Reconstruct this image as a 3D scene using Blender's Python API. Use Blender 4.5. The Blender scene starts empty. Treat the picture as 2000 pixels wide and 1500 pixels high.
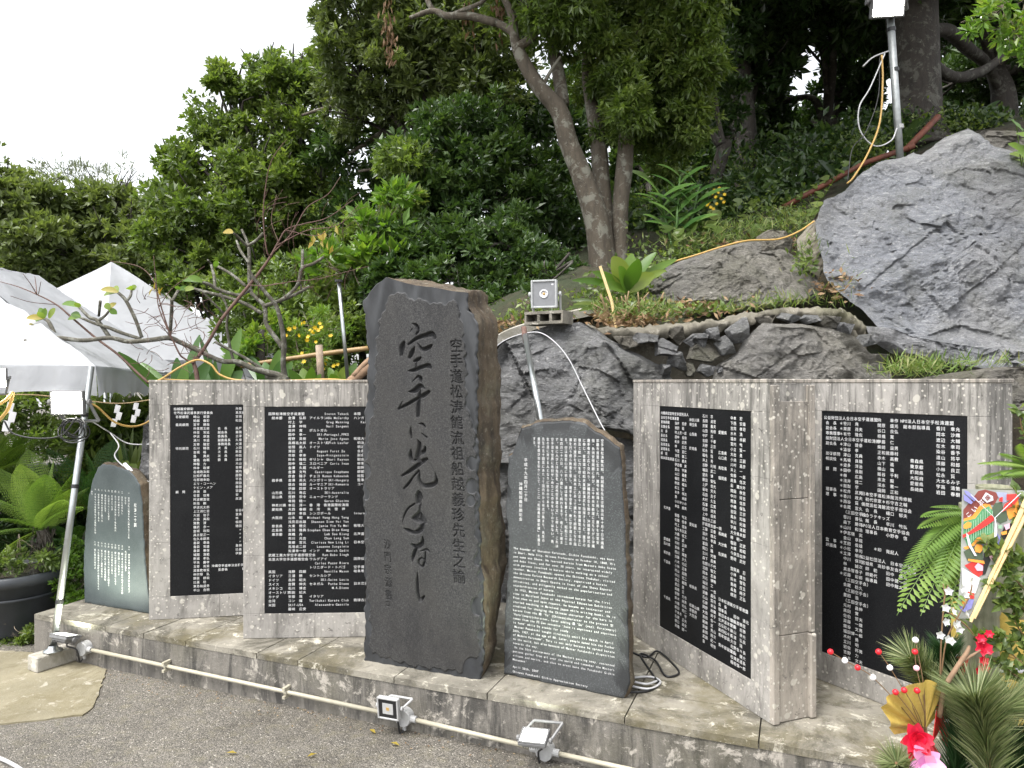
import bpy, math, random
import numpy as np
from mathutils import Vector, noise as mnoise

random.seed(7); RNG = np.random.default_rng(7)
S = bpy.context.scene
COL = S.collection
R = math.radians

# ------------------------------------------------------------------ camera, sky, sun, exposure
CAMH, F = 1.70, 1400.0           # eye height (m); focal length in pixels of a 2000 px wide frame
cam_d = bpy.data.cameras.new('camera'); cam = bpy.data.objects.new('camera', cam_d); COL.objects.link(cam)
cam.location = (0, 0, CAMH); cam.rotation_euler = (R(90), 0, 0)
cam_d.sensor_width = 36; cam_d.lens = 36 * F / 2000; cam_d.shift_y = -0.0015
cam_d.clip_start = 0.05; cam_d.clip_end = 2000
S.camera = cam
SUN_EL, SUN_AZ = R(62), R(222)
w = bpy.data.worlds.new('World'); S.world = w; w.use_nodes = True
wn = w.node_tree.nodes; wl = w.node_tree.links
bg = wn['Background']
sky = wn.new('ShaderNodeTexSky'); sky.sky_type = 'NISHITA'; sky.sun_disc = False
sky.sun_elevation = SUN_EL; sky.sun_rotation = SUN_AZ; sky.air_density = 1.0; sky.dust_density = 3.0; sky.ozone_density = 1.0
hs = wn.new('ShaderNodeHueSaturation'); hs.inputs['Saturation'].default_value = 0.16
wl.new(sky.outputs[0], hs.inputs['Color']); wl.new(hs.outputs[0], bg.inputs['Color'])
bg.inputs['Strength'].default_value = 0.15
sl = bpy.data.lights.new('sun', 'SUN'); sl.energy = 1.3; sl.angle = R(30); sl.color = (1, .97, .92)
so = bpy.data.objects.new('sun', sl); COL.objects.link(so)
so.rotation_euler = (R(90) - SUN_EL, 0, R(180) - SUN_AZ + R(0))
S.view_settings.view_transform = 'Standard'; S.view_settings.look = 'None'
S.view_settings.exposure = 1.62; S.view_settings.gamma = 1
S.cycles.max_bounces = 6; S.cycles.transparent_max_bounces = 8
S.cycles.use_denoising = True

# ------------------------------------------------------------------ helpers
def P(px, py, Y):
    return np.array([(px - 1000) / F * Y, Y, CAMH - (py - 747) / F * Y])
def G(px, py, z=0.0):
    d = F * (CAMH - z) / (py - 747)
    return np.array([(px - 1000) / F * d, d, z])
def nrm(v):
    v = np.asarray(v, float); n = np.linalg.norm(v, axis=-1, keepdims=True); return v / np.maximum(n, 1e-9)
def catmull(pts, n=6):
    pts = np.asarray(pts, float)
    if len(pts) < 3: return pts
    p = np.vstack([2 * pts[0] - pts[1], pts, 2 * pts[-1] - pts[-2]]); out = []
    for i in range(1, len(p) - 2):
        a, b, c, d = p[i - 1], p[i], p[i + 1], p[i + 2]
        for t in np.linspace(0, 1, n, endpoint=False):
            out.append(.5 * (2 * b + (c - a) * t + (2 * a - 5 * b + 4 * c - d) * t * t + (3 * b - a - 3 * c + d) * t ** 3))
    out.append(pts[-1]); return np.array(out)

class MB:
    def __init__(s): s.v = []; s.f = []; s.r = []; s.n = 0
    def add(s, v, f, r=0.5):
        v = np.asarray(v, float).reshape(-1, 3)
        r = np.full(len(v), r) if np.isscalar(r) else np.asarray(r, float)
        s.v.append(v); s.r.append(r)
        if isinstance(f, np.ndarray): s.f.append(f + s.n)
        else:
            by = {}
            for q in f: by.setdefault(len(q), []).append(q)
            for q in by.values(): s.f.append(np.array(q, int) + s.n)
        s.n += len(v); return s
    def box(s, c, size, ax=None, r=.5, bev=0.0):
        # c centre, size full sizes, ax 3 axis vectors; bev chamfers the edges
        ax = np.eye(3) if ax is None else np.asarray(ax, float)
        h = np.asarray(size, float) / 2; c = np.asarray(c, float)
        if bev <= 0:
            k = np.array([[x, y, z] for x in (-1, 1) for y in (-1, 1) for z in (-1, 1)], float) * h
            f = np.array([[0, 1, 3, 2], [4, 6, 7, 5], [0, 4, 5, 1], [2, 3, 7, 6], [0, 2, 6, 4], [1, 5, 7, 3]])
            return s.add(c + k @ ax, f, r)
        b = min(bev, h.min() * .9)
        k = []; 
        for x in (-1, 1):
            for y in (-1, 1):
                for z in (-1, 1):
                    k += [[x * h[0], y * (h[1] - b), z * (h[2] - b)], [x * (h[0] - b), y * h[1], z * (h[2] - b)], [x * (h[0] - b), y * (h[1] - b), z * h[2]]]
        I = lambda x, y, z, a: 3 * (x * 4 + y * 2 + z) + a
        f = []
        f += [[I(0,0,0,0), I(0,0,1,0), I(0,1,1,0), I(0,1,0,0)], [I(1,0,0,0), I(1,1,0,0), I(1,1,1,0), I(1,0,1,0)]]
        f += [[I(0,0,0,1), I(1,0,0,1), I(1,0,1,1), I(0,0,1,1)], [I(0,1,0,1), I(0,1,1,1), I(1,1,1,1), I(1,1,0,1)]]
        f += [[I(0,0,0,2), I(0,1,0,2), I(1,1,0,2), I(1,0,0,2)], [I(0,0,1,2), I(1,0,1,2), I(1,1,1,2), I(0,1,1,2)]]
        for y in (0, 1):
            for z in (0, 1): pass
        for a in (0, 1):
            for b2 in (0, 1):
                f.append([I(a,b2,0,0), I(a,b2,1,0), I(a,b2,1,1), I(a,b2,0,1)])
                f.append([I(a,0,b2,0), I(a,1,b2,0), I(a,1,b2,2), I(a,0,b2,2)])
                f.append([I(0,a,b2,1), I(1,a,b2,1), I(1,a,b2,2), I(0,a,b2,2)])
                for c2 in (0, 1): f.append([I(a,b2,c2,0), I(a,b2,c2,1), I(a,b2,c2,2)])
        return s.add(c + np.array(k) @ ax, f, r)
    def tube(s, pts, rad, n=8, smooth=0, r=.5, cap=True):
        pts = np.asarray(pts, float); m0 = len(pts)
        rad = np.full(m0, rad) if np.isscalar(rad) else np.asarray(rad, float)
        if smooth:
            q = catmull(np.hstack([pts, rad[:, None]]), smooth); pts, rad = q[:, :3], np.abs(q[:, 3])
        m = len(pts); t = nrm(np.gradient(pts, axis=0)); up = np.array([0, 0, 1.]) if abs(t[0][2]) < .9 else np.array([1., 0, 0])
        a = nrm(np.cross(t[0], up)); V = []
        for i in range(m):
            a = nrm(a - t[i] * (a @ t[i])); b = np.cross(t[i], a)
            th = np.arange(n) * 2 * np.pi / n
            V.append(pts[i] + rad[i] * (np.cos(th)[:, None] * a + np.sin(th)[:, None] * b))
        V = np.vstack(V); i, j = np.meshgrid(np.arange(m - 1), np.arange(n), indexing='ij'); j2 = (j + 1) % n
        f = np.stack([i * n + j, i * n + j2, (i + 1) * n + j2, (i + 1) * n + j], -1).reshape(-1, 4)
        s.add(V, f, r)
        if cap:
            s.f.append(np.array([list(range(n - 1, -1, -1))]) + s.n - len(V)); s.f.append(np.array([list(range(n))]) + s.n - n)
        return s
    def lathe(s, prof, c, ax=(0, 0, 1), n=24, r=.5):
        # prof: (radius, height) along axis ax
        ax = nrm(ax); u = nrm(np.cross(ax, [0, 0, 1.] if abs(ax[2]) < .9 else [1., 0, 0])); v = np.cross(ax, u)
        th = np.arange(n) * 2 * np.pi / n; V = []
        for rr, h in prof: V.append(np.asarray(c) + ax * h + rr * (np.cos(th)[:, None] * u + np.sin(th)[:, None] * v))
        m = len(prof); i, j = np.meshgrid(np.arange(m - 1), np.arange(n), indexing='ij'); j2 = (j + 1) % n
        return s.add(np.vstack(V), np.stack([i * n + j, i * n + j2, (i + 1) * n + j2, (i + 1) * n + j], -1).reshape(-1, 4), r)
    def grid(s, V, r=.5, closeu=False):
        V = np.asarray(V, float); m, n = V.shape[:2]
        i, j = np.meshgrid(np.arange(m - 1), np.arange(n - (0 if closeu else 1)), indexing='ij'); j2 = (j + 1) % n
        return s.add(V.reshape(-1, 3), np.stack([i * n + j, i * n + j2, (i + 1) * n + j2, (i + 1) * n + j], -1).reshape(-1, 4), r)
    def sphere(s, c, rad, n=10, r=.5):
        rad = np.full(3, rad) if np.isscalar(rad) else np.asarray(rad)
        a = np.linspace(0.02, np.pi - .02, n); b = np.arange(2 * n) * np.pi / n
        V = np.stack([np.sin(a)[:, None] * np.cos(b), np.sin(a)[:, None] * np.sin(b), np.cos(a)[:, None] * np.ones(2 * n)], -1)
        return s.grid(np.asarray(c) + V * rad, r, True)
    def prism(s, poly, off, r=.5):
        # poly (N,3) planar outline, off extrusion vector
        p = np.asarray(poly, float); n = len(p); f = [list(range(n - 1, -1, -1)), list(range(n, 2 * n))]
        f += [[i, (i + 1) % n, n + (i + 1) % n, n + i] for i in range(n)]
        return s.add(np.vstack([p, p + np.asarray(off)]), f, r)
    def leaves(s, base, axis, normal, L, W, r, fold=.25, bend=.0):
        # two folded triangles per leaf half: base, left, tip, right plus a midrib point
        base = np.asarray(base, float); n = len(base); axis = nrm(axis); side = nrm(np.cross(axis, normal)); nn = np.cross(side, axis)
        L = np.broadcast_to(np.asarray(L, float), (n,))[:, None]; W = np.broadcast_to(np.asarray(W, float), (n,))[:, None]
        mid = base + axis * L * .5 - nn * L * 0
        V = np.stack([base, mid - side * W / 2 + nn * W * fold, base + axis * L - nn * L * bend, mid + side * W / 2 + nn * W * fold, mid], 1)
        k = np.arange(n)[:, None] * 5
        f = np.concatenate([k + [0, 4, 1], k + [1, 4, 2], k + [0, 3, 4], k + [4, 3, 2]], 0)
        return s.add(V.reshape(-1, 3), f, np.repeat(np.broadcast_to(r, (n,)), 5))
    def strap(s, base, d, up, L, W, droop=.5, n=8, r=.5, prof=None, fold=.15, twist=0):
        # one long leaf: an arching strip with a midrib fold
        base = np.asarray(base, float); d = nrm(d); t = np.linspace(0, 1, n)
        wv = (np.sin(np.pi * np.clip(t * .93 + .05, 0, 1)) ** .7 if prof is None else np.interp(t, np.linspace(0, 1, len(prof)), prof)) * W / 2
        pts = base + np.outer(t * L, d) + np.outer(-(t ** 2) * L * droop, [0, 0, 1.])
        tan = nrm(np.gradient(pts, axis=0)); side = nrm(np.cross(tan, up)); nn = np.cross(side, tan)
        if twist:
            a = t[:, None] * twist; side, nn = side * np.cos(a) + nn * np.sin(a), nn * np.cos(a) - side * np.sin(a)
        V = np.stack([pts - side * wv[:, None] + nn * wv[:, None] * fold, pts, pts + side * wv[:, None] + nn * wv[:, None] * fold], 1)
        return s.grid(V, r)
    def xf(s, fn): s.v = [fn(v) for v in s.v]; return s

def build(mb, name, mat, parent=None, smooth=False, extra=None):
    V = np.vstack(mb.v) if mb.v else np.zeros((0, 3))
    if parent is not None:
        off = np.zeros(3); p = parent
        while p is not None: off += np.array(p.location); p = p.parent
        V = V - off
    me = bpy.data.meshes.new(name)
    fs = [f for f in mb.f if len(f)]
    loops = np.concatenate([f.ravel() for f in fs]); tot = np.concatenate([np.full(len(f), f.shape[1]) for f in fs])
    me.vertices.add(len(V)); me.vertices.foreach_set('co', V.ravel().astype(np.float32))
    me.loops.add(len(loops)); me.loops.foreach_set('vertex_index', loops.astype(np.int32))
    me.polygons.add(len(tot)); me.polygons.foreach_set('loop_start', (np.cumsum(tot) - tot).astype(np.int32))
    me.polygons.foreach_set('use_smooth', np.full(len(tot), bool(smooth)))
    me.update(calc_edges=True); me.validate()
    if len(me.vertices) == len(V):
        a = me.attributes.new('rnd', 'FLOAT', 'POINT'); a.data.foreach_set('value', np.concatenate(mb.r).astype(np.float32))
        for k, arr in (extra or {}).items():
            b = me.attributes.new(k, 'FLOAT', 'POINT'); b.data.foreach_set('value', arr.astype(np.float32))
    for m in (mat if isinstance(mat, (list, tuple)) else [mat]): me.materials.append(m)
    o = bpy.data.objects.new(name, me); COL.objects.link(o)
    if parent is not None: o.parent = parent
    return o
def tag(o, label, cat, group=None):
    o['label'] = label; o['category'] = cat
    if group: o['group'] = group
    return o
def thing(name, label, cat, loc=(0, 0, 0), group=None):
    o = bpy.data.objects.new(name, None); COL.objects.link(o); o.location = loc; o.empty_display_size = .1
    return tag(o, label, cat, group)
def solo(mb, name, mat, label, cat, group=None, smooth=False, extra=None):
    return tag(build(mb, name, mat, None, smooth, extra), label, cat, group)
def kind(o, k): o['kind'] = k; return o
def copy_thing(o, loc, label=None):
    c = o.copy(); COL.objects.link(c); c.location = loc
    if label: c['label'] = label
    for ch in [x for x in bpy.data.objects if x.parent == o]:
        k = ch.copy(); COL.objects.link(k); k.parent = c
        for g in [x for x in bpy.data.objects if x.parent == ch]:
            q = g.copy(); COL.objects.link(q); q.parent = k
    return c

# ------------------------------------------------------------------ materials
class NT:
    def __init__(s, name):
        s.m = bpy.data.materials.new(name); s.m.use_nodes = True; s.t = s.m.node_tree; s.n = s.t.nodes
        s.b = s.n['Principled BSDF']; s.out = s.n['Material Output']
    def new(s, typ, **kw):
        x = s.n.new(typ)
        for k, v in kw.items():
            if hasattr(x, k) and k not in x.inputs: setattr(x, k, v)
        return x
    def link(s, a, b): s.t.links.new(a, b)
    def coord(s, stretch=(1, 1, 1), rot=(0, 0, 0)):
        tc = s.n.new('ShaderNodeTexCoord'); mp = s.n.new('ShaderNodeMapping'); mp.inputs['Scale'].default_value = stretch; mp.inputs['Rotation'].default_value = rot
        s.link(tc.outputs['Object'], mp.inputs['Vector']); return mp.outputs[0]
    def noise(s, vec, scale, detail=6, rough=.6, dist=0):
        x = s.n.new('ShaderNodeTexNoise'); x.inputs['Scale'].default_value = scale; x.inputs['Detail'].default_value = detail
        x.inputs['Roughness'].default_value = rough; x.inputs['Distortion'].default_value = dist; s.link(vec, x.inputs['Vector']); return x.outputs['Fac']
    def vor(s, vec, scale, feat='F1', out='Distance', rnd=1):
        x = s.n.new('ShaderNodeTexVoronoi'); x.feature = feat; x.inputs['Scale'].default_value = scale; x.inputs['Randomness'].default_value = rnd
        s.link(vec, x.inputs['Vector']); return x.outputs[out]
    def ramp(s, fac, stops, interp='LINEAR'):
        x = s.n.new('ShaderNodeValToRGB'); x.color_ramp.interpolation = interp; e = x.color_ramp.elements
        while len(e) < len(stops): e.new(.5)
        for k, (p, c) in enumerate(stops):
            e[k].position = p; c = (c, c, c) if np.isscalar(c) else c; e[k].color = (*c, 1)
        s.link(fac, x.inputs[0]); return x.outputs[0]
    def mix(s, fac, a, b, mode='MIX'):
        x = s.n.new('ShaderNodeMix'); x.data_type = 'RGBA'; x.blend_type = mode
        if np.isscalar(fac): x.inputs[0].default_value = fac
        else: s.link(fac, x.inputs[0])
        for i, v in ((6, a), (7, b)):
            if hasattr(v, 'node'): s.link(v, x.inputs[i])
            else: x.inputs[i].default_value = (*v, 1)
        return x.outputs[2]
    def math(s, op, a, b=0.5):
        x = s.n.new('ShaderNodeMath'); x.operation = op
        for i, v in enumerate((a, b)):
            if hasattr(v, 'node'): s.link(v, x.inputs[i])
            else: x.inputs[i].default_value = v
        return x.outputs[0]
    def bump(s, h, strength=.5, dist=.01, prev=None):
        x = s.n.new('ShaderNodeBump'); x.inputs['Strength'].default_value = strength; x.inputs['Distance'].default_value = dist
        s.link(h, x.inputs['Height'])
        if prev is not None: s.link(prev, x.inputs['Normal'])
        s.link(x.outputs[0], s.b.inputs['Normal']); return x.outputs[0]
    def attr(s, name):
        x = s.n.new('ShaderNodeAttribute'); x.attribute_name = name; return x.outputs['Fac']
    def set(s, **kw):
        for k, v in kw.items():
            k = {'col': 'Base Color', 'rough': 'Roughness', 'metal': 'Metallic', 'spec': 'Specular IOR Level', 'coat': 'Coat Weight'}[k]
            if hasattr(v, 'node'): s.link(v, s.b.inputs[k])
            else: s.b.inputs[k].default_value = (*v, 1) if k == 'Base Color' else v
        return s

def plain(name, col, rough=.5, metal=0, var=.15, scale=30, bump=.1, spec=.5):
    n = NT(name); v = n.coord(); f = n.noise(v, scale, 5)
    c = n.ramp(f, [(.25, tuple(x * (1 - var) for x in col)), (.75, tuple(min(1, x * (1 + var)) for x in col))])
    n.set(col=c, rough=rough, metal=metal, spec=spec)
    if bump: n.bump(n.noise(v, scale * 3, 4), bump, .003)
    return n.m
def leaf_mat(name, cols, rough=.38, trans=.3, spec=.5, tcol=None):
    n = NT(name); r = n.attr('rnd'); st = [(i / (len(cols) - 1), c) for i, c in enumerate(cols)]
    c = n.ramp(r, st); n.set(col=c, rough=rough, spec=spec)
    tr = n.n.new('ShaderNodeBsdfTranslucent'); tc = n.mix(1.0, c, (1.5, 1.6, .7), 'MULTIPLY'); n.link(tc, tr.inputs[0])
    mx = n.n.new('ShaderNodeMixShader'); mx.inputs[0].default_value = trans
    n.link(n.b.outputs[0], mx.inputs[1]); n.link(tr.outputs[0], mx.inputs[2]); n.link(mx.outputs[0], n.out.inputs[0])
    return n.m

def m_asphalt():
    n = NT('asphalt'); v = n.coord(); big = n.noise(v, 1.3, 5, .65); med = n.noise(v, 14, 6, .7)
    vo = n.vor(v, 170, 'F1', 'Color'); g = n.n.new('ShaderNodeRGBToBW'); n.link(vo, g.inputs[0])
    agg = n.ramp(g.outputs[0], [(.2, (.062, .058, .05)), (.6, (.14, .129, .112)), (.86, (.2, .187, .166)), (.93, (.42, .4, .36))])
    st = n.ramp(big, [(.3, (.55, .52, .47)), (.48, (.95, .93, .9)), (.66, (1.22, 1.2, 1.15))]); c = n.mix(1.0, agg, st, 'MULTIPLY')
    m2 = n.ramp(med, [(.5, 0.), (.68, 1.)]); c = n.mix(n.math('MULTIPLY', m2, .45), c, (.16, .143, .09))
    ck = n.vor(n.coord((1, 1, 1)), .9, 'DISTANCE_TO_EDGE'); ckf = n.ramp(n.math('ADD', ck, n.math('MULTIPLY', n.noise(v, 5, 7, .7), .05)), [(.022, .42), (.027, 0.)]); c = n.mix(ckf, c, (.035, .033, .03))
    n.set(col=c, rough=n.ramp(big, [(.3, .62), (.7, .9)])); d = n.vor(v, 170)
    n.bump(n.math('ADD', n.math('MULTIPLY', d, -1.0), n.math('MULTIPLY', med, .6)), .8, .006); return n.m
def m_concrete(name, a, b, stain, streak=False, moss=(.12, .11, .04), mossf=.6, pale=(.55, .52, .45), rough=.8):
    n = NT(name); v = n.coord(); vs = n.coord((3.2, 3.2, .55)) if streak else v
    f = n.noise(vs, 2.2, 8, .72); c = n.ramp(f, [(.3, a), (.55, b), (.75, tuple(min(1, x * 1.25) for x in b))])
    s = n.noise(vs, 3.1, 10, .75, .6); sf = n.ramp(s, [(.48, 0.), (.6, 1.)]); c = n.mix(n.math('MULTIPLY', sf, .8), c, stain)
    m = n.noise(v, 1.7, 7, .7); mf = n.ramp(m, [(.5, 0.), (.66, 1.)]); c = n.mix(n.math('MULTIPLY', mf, mossf), c, moss)
    p = n.noise(v, 9, 8, .75, .4); pf = n.ramp(p, [(.56, 0.), (.63, 1.)]); c = n.mix(n.math('MULTIPLY', pf, .85), c, pale)
    p3 = n.noise(v, 38, 6, .8, .5); c = n.mix(n.ramp(p3, [(.6, 0.), (.68, .6)]), c, pale); c = n.mix(n.ramp(p3, [(.32, .7), (.4, 0.)]), c, stain)
    n.set(col=c, rough=rough); k = n.noise(v, 55, 8, .75); n.bump(n.math('ADD', k, n.math('MULTIPLY', p, 1.5)), .55, .008); return n.m
def m_limestone(name='frame limestone', tint=(1, 1, 1)):
    n = NT(name); v = n.coord(); vs = n.coord((1.6, 1.6, .55))
    T = lambda c: tuple(x * y for x, y in zip(c, tint))
    f = n.noise(v, 2.6, 9, .7); c = n.ramp(f, [(.25, T((.175, .166, .152))), (.5, T((.29, .274, .252))), (.78, T((.41, .39, .36)))])
    g = n.noise(vs, 5.5, 10, .78, .5); gf = n.ramp(g, [(.48, 0.), (.66, 1.)]); c = n.mix(n.math('MULTIPLY', gf, .75), c, (.075, .07, .062))
    g2 = n.noise(n.coord((7, 7, .5)), 4.2, 8, .75, .3); sz = n.n.new('ShaderNodeSeparateXYZ'); n.link(v, sz.inputs[0]); hz = n.ramp(sz.outputs[2], [(.0, .25), (.62, .12), (1., 1.)]); c = n.mix(n.math('MULTIPLY', n.math('MULTIPLY', n.ramp(g2, [(.46, 0.), (.6, 1.)]), hz), .75), c, (.06, .057, .05))
    # pale shell spots of two sizes, dark pits
    w1 = n.noise(v, 15, 3, .5); d1 = n.vor(v, 13); s1 = n.ramp(n.math('ADD', d1, n.math('MULTIPLY', w1, .5)), [(.38, 1.), (.44, 0.)])
    c = n.mix(n.math('MULTIPLY', s1, .6), c, (.5, .47, .41))
    d2 = n.vor(v, 42); s2 = n.ramp(n.math('ADD', d2, n.math('MULTIPLY', w1, .5)), [(.42, 1.), (.5, 0.)]); c = n.mix(n.math('MULTIPLY', s2, .7), c, (.52, .49, .43))
    pz = n.noise(v, 26, 6, .8, .8); pit = n.ramp(pz, [(.34, 1.), (.4, 0.)]); c = n.mix(n.math('MULTIPLY', pit, .85), c, (.06, .055, .05))
    n.set(col=c, rough=.72); n.bump(n.math('SUBTRACT', n.math('MULTIPLY', n.noise(v, 70, 6, .7), .4), pit), .5, .004); return n.m
def m_granite():
    n = NT('black granite'); v = n.coord(); f = n.noise(v, 330, 3, .8); c = n.ramp(f, [(.4, (.004, .0042, .005)), (.58, (.0105, .011, .012)), (.74, (.05, .052, .054))])
    g = n.noise(v, 2.0, 6, .7, .5); c = n.mix(n.ramp(g, [(.45, 0.), (.75, .3)]), c, (.024, .025, .026))
    n.set(col=c, rough=n.ramp(g, [(.3, .38), (.7, .52)]), spec=.14); return n.m
def m_stele_face():
    n = NT('bush hammered dark stone'); v = n.coord(); f = n.noise(v, 120, 6, .85); big = n.noise(v, 2.4, 7, .65)
    c = n.ramp(f, [(.33, (.008, .008, .0085)), (.5, (.026, .026, .027)), (.68, (.085, .083, .08))])
    c = n.mix(n.ramp(big, [(.4, 0.), (.66, .6)]), c, (.034, .032, .029)); b2 = n.noise(n.coord((1.6, 1.6, .7)), 3.4, 8, .7, .4); c = n.mix(n.ramp(b2, [(.52, 0.), (.66, .55)]), c, (.012, .012, .0125)); c = n.mix(n.ramp(b2, [(.3, .4), (.42, 0.)]), c, (.07, .068, .064))
    mg = n.attr('margin'); cr = n.attr('carve')
    s = n.noise(n.coord((1, 1, .4)), 9, 8, .7); cm = n.ramp(s, [(.35, (.017, .018, .02)), (.62, (.036, .038, .041)), (.78, (.06, .045, .032))])
    c = n.mix(mg, c, cm); c = n.mix(n.math('MULTIPLY', cr, .4), c, (.028, .029, .032))
    ru = n.ramp(mg, [(0., .8), (1., .5)])
    n.set(col=c, rough=ru, spec=.4); n.bump(n.math('MULTIPLY', f, n.math('SUBTRACT', 1.05, mg)), .75, .004); return n.m
def m_stele_side():
    n = NT('rusty weathered stone'); v = n.coord((1, 1, .35)); v2 = n.coord()
    f = n.noise(v, 7, 9, .72); c = n.ramp(f, [(.3, (.024, .02, .016)), (.46, (.075, .054, .034)), (.6, (.13, .096, .06)), (.74, (.2, .175, .14))])
    g = n.noise(v2, 5, 8, .75); c = n.mix(n.ramp(g, [(.5, 0.), (.66, .7)]), c, (.13, .12, .085))
    h = n.noise(v2, 40, 6, .8); c = n.mix(n.ramp(h, [(.58, 0.), (.68, .7)]), c, (.33, .3, .25))
    n.set(col=c, rough=.85); n.bump(n.math('ADD', n.noise(v2, 22, 9, .75), f), .9, .02); return n.m
def m_slate(name, a, b, sp=(.2, .22, .22)):
    n = NT(name); v = n.coord(); f = n.noise(v, 200, 3, .8); g = n.noise(v, 3, 7, .65)
    c = n.ramp(g, [(.35, a), (.65, b)]); c = n.mix(n.ramp(f, [(.55, 0.), (.7, .7)]), c, sp)
    mg = n.attr('margin'); c = n.mix(n.math('MULTIPLY', mg, .8), c, tuple(x * .62 for x in a))
    n.set(col=c, rough=.6, spec=.4); n.bump(f, .35, .003); return n.m
def m_rock(name, dark, mid, light, blue, moss=0.0, rot=.6):
    n = NT(name); v = n.coord(); vr = n.coord((1.0, 1.0, 2.6), (0, rot, .3))
    f = n.noise(vr, 3.2, 12, .74, .5); c = n.ramp(f, [(.28, dark), (.47, mid), (.62, tuple(x * 1.15 for x in mid)), (.8, light)])
    g = n.noise(v, 1.1, 6, .6); c = n.mix(n.ramp(g, [(.42, 0.), (.62, .65)]), c, blue)
    h = n.noise(vr, 17, 9, .8, .6); c = n.mix(n.ramp(h, [(.54, 0.), (.64, .8)]), c, tuple(min(1, x * 1.3) for x in light))
    k = n.noise(v, 11, 9, .8, .3); c = n.mix(n.ramp(k, [(.33, .8), (.43, 0.)]), c, tuple(x * .5 for x in dark))
    h2 = n.noise(n.coord((1, 1, 3.4), (.2, rot + .5, .1)), 46, 8, .85, .5); c = n.mix(n.ramp(h2, [(.4, .55), (.5, 0.)]), c, tuple(x * .55 for x in dark)); c = n.mix(n.ramp(h2, [(.58, 0.), (.68, .6)]), c, tuple(min(1, x * 1.4) for x in light))
    ve = n.vor(n.coord((.8, .8, 2), (.3, rot, 0)), 2.0, 'DISTANCE_TO_EDGE'); wv = n.ramp(n.math('ADD', ve, n.math('MULTIPLY', n.noise(v, 9, 5), .06)), [(.026, .7), (.036, 0.)])
    c = n.mix(n.math('MULTIPLY', wv, .45), c, tuple(x * .35 for x in dark))
    if moss: c = n.mix(n.ramp(n.noise(v, 2.6, 8, .75), [(.47, 0.), (.62, moss)]), c, (.095, .095, .05))
    n.set(col=c, rough=.68, spec=.4)
    b1 = n.bump(n.math('ADD', n.noise(vr, 6, 12, .72, .5), n.math('MULTIPLY', wv, -.3)), 1.0, .09)
    n.bump(n.noise(vr, 34, 8, .8), 1.0, .035, b1); return n.m
def m_bark(name, a, b, lich, amt=.6, scale=6):
    n = NT(name); v = n.coord(); vs = n.coord((1, 1, .3)); f = n.noise(vs, scale * 3, 8, .7); c = n.ramp(f, [(.3, a), (.7, b)])
    l = n.noise(v, scale, 7, .7, .4); c = n.mix(n.ramp(l, [(.52, 0.), (.58, amt)]), c, lich)
    l2 = n.noise(v, scale * 2.7, 6, .7, .4); c = n.mix(n.ramp(l2, [(.6, 0.), (.66, amt * .8)]), c, tuple(min(1, x * 1.4) for x in lich))
    n.set(col=c, rough=.85); n.bump(n.math('ADD', f, l), .7, .015); return n.m
def m_soil():
    n = NT('hillside soil'); v = n.coord(); f = n.noise(v, 9, 10, .75); c = n.ramp(f, [(.3, (.018, .014, .009)), (.52, (.05, .038, .022)), (.68, (.11, .085, .05)), (.8, (.19, .15, .1))])
    g = n.noise(v, 1.6, 6, .7); c = n.mix(n.ramp(g, [(.4, 0.), (.6, .8)]), c, (.03, .045, .015))
    n.set(col=c, rough=.95); n.bump(n.noise(v, 25, 9, .75), .9, .05); return n.m
def m_fabric():
    n = NT('white tent fabric'); v = n.coord(); f = n.noise(v, 1.6, 6, .6); c = n.ramp(f, [(.3, (.4, .41, .43)), (.7, (.46, .47, .49))])
    st = n.noise(n.coord((3, 3, .7)), 3, 7, .7); c = n.mix(n.ramp(st, [(.6, 0.), (.75, .35)]), c, (.38, .38, .36))
    n.set(col=c, rough=.55); tr = n.n.new('ShaderNodeBsdfTranslucent'); n.link(c, tr.inputs[0]); mx = n.n.new('ShaderNodeMixShader'); mx.inputs[0].default_value = .3
    n.link(n.b.outputs[0], mx.inputs[1]); n.link(tr.outputs[0], mx.inputs[2]); n.link(mx.outputs[0], n.out.inputs[0])
    b_ = n.bump(n.noise(n.coord((1, 1, 1), (.5, .3, .8)), 3.5, 5, .5, .6), .35, .05); n.bump(n.noise(n.coord((2.2, .5, 1), (.2, .5, .6)), 5, 3, .5, .4), .3, .025, b_); return n.m
def m_emit(name, col, st):
    n = NT(name); n.b.inputs['Emission Color'].default_value = (*col, 1); n.b.inputs['Emission Strength'].default_value = st
    n.set(col=(.8, .8, .8), rough=.3); return n.m
def m_bamboo():
    n = NT('old bamboo'); v = n.coord((9, 9, .7)); f = n.noise(v, 4, 7, .65); c = n.ramp(f, [(.3, (.1, .105, .06)), (.5, (.2, .2, .13)), (.7, (.3, .29, .21))])
    g = n.noise(n.coord(), 6, 7, .7); c = n.mix(n.ramp(g, [(.55, 0.), (.68, .75)]), c, (.035, .033, .024))
    n.set(col=c, rough=.55); n.bump(f, .3, .004); return n.m
def m_gold():
    n = NT('gold foil paper'); v = n.coord(); f = n.noise(v, 60, 8, .8); c = n.ramp(f, [(.3, (.5, .34, .06)), (.7, (.7, .53, .15))])
    n.set(col=c, rough=.32, metal=.0); n.bump(n.noise(v, 90, 6, .7), .35, .003); return n.m
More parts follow.
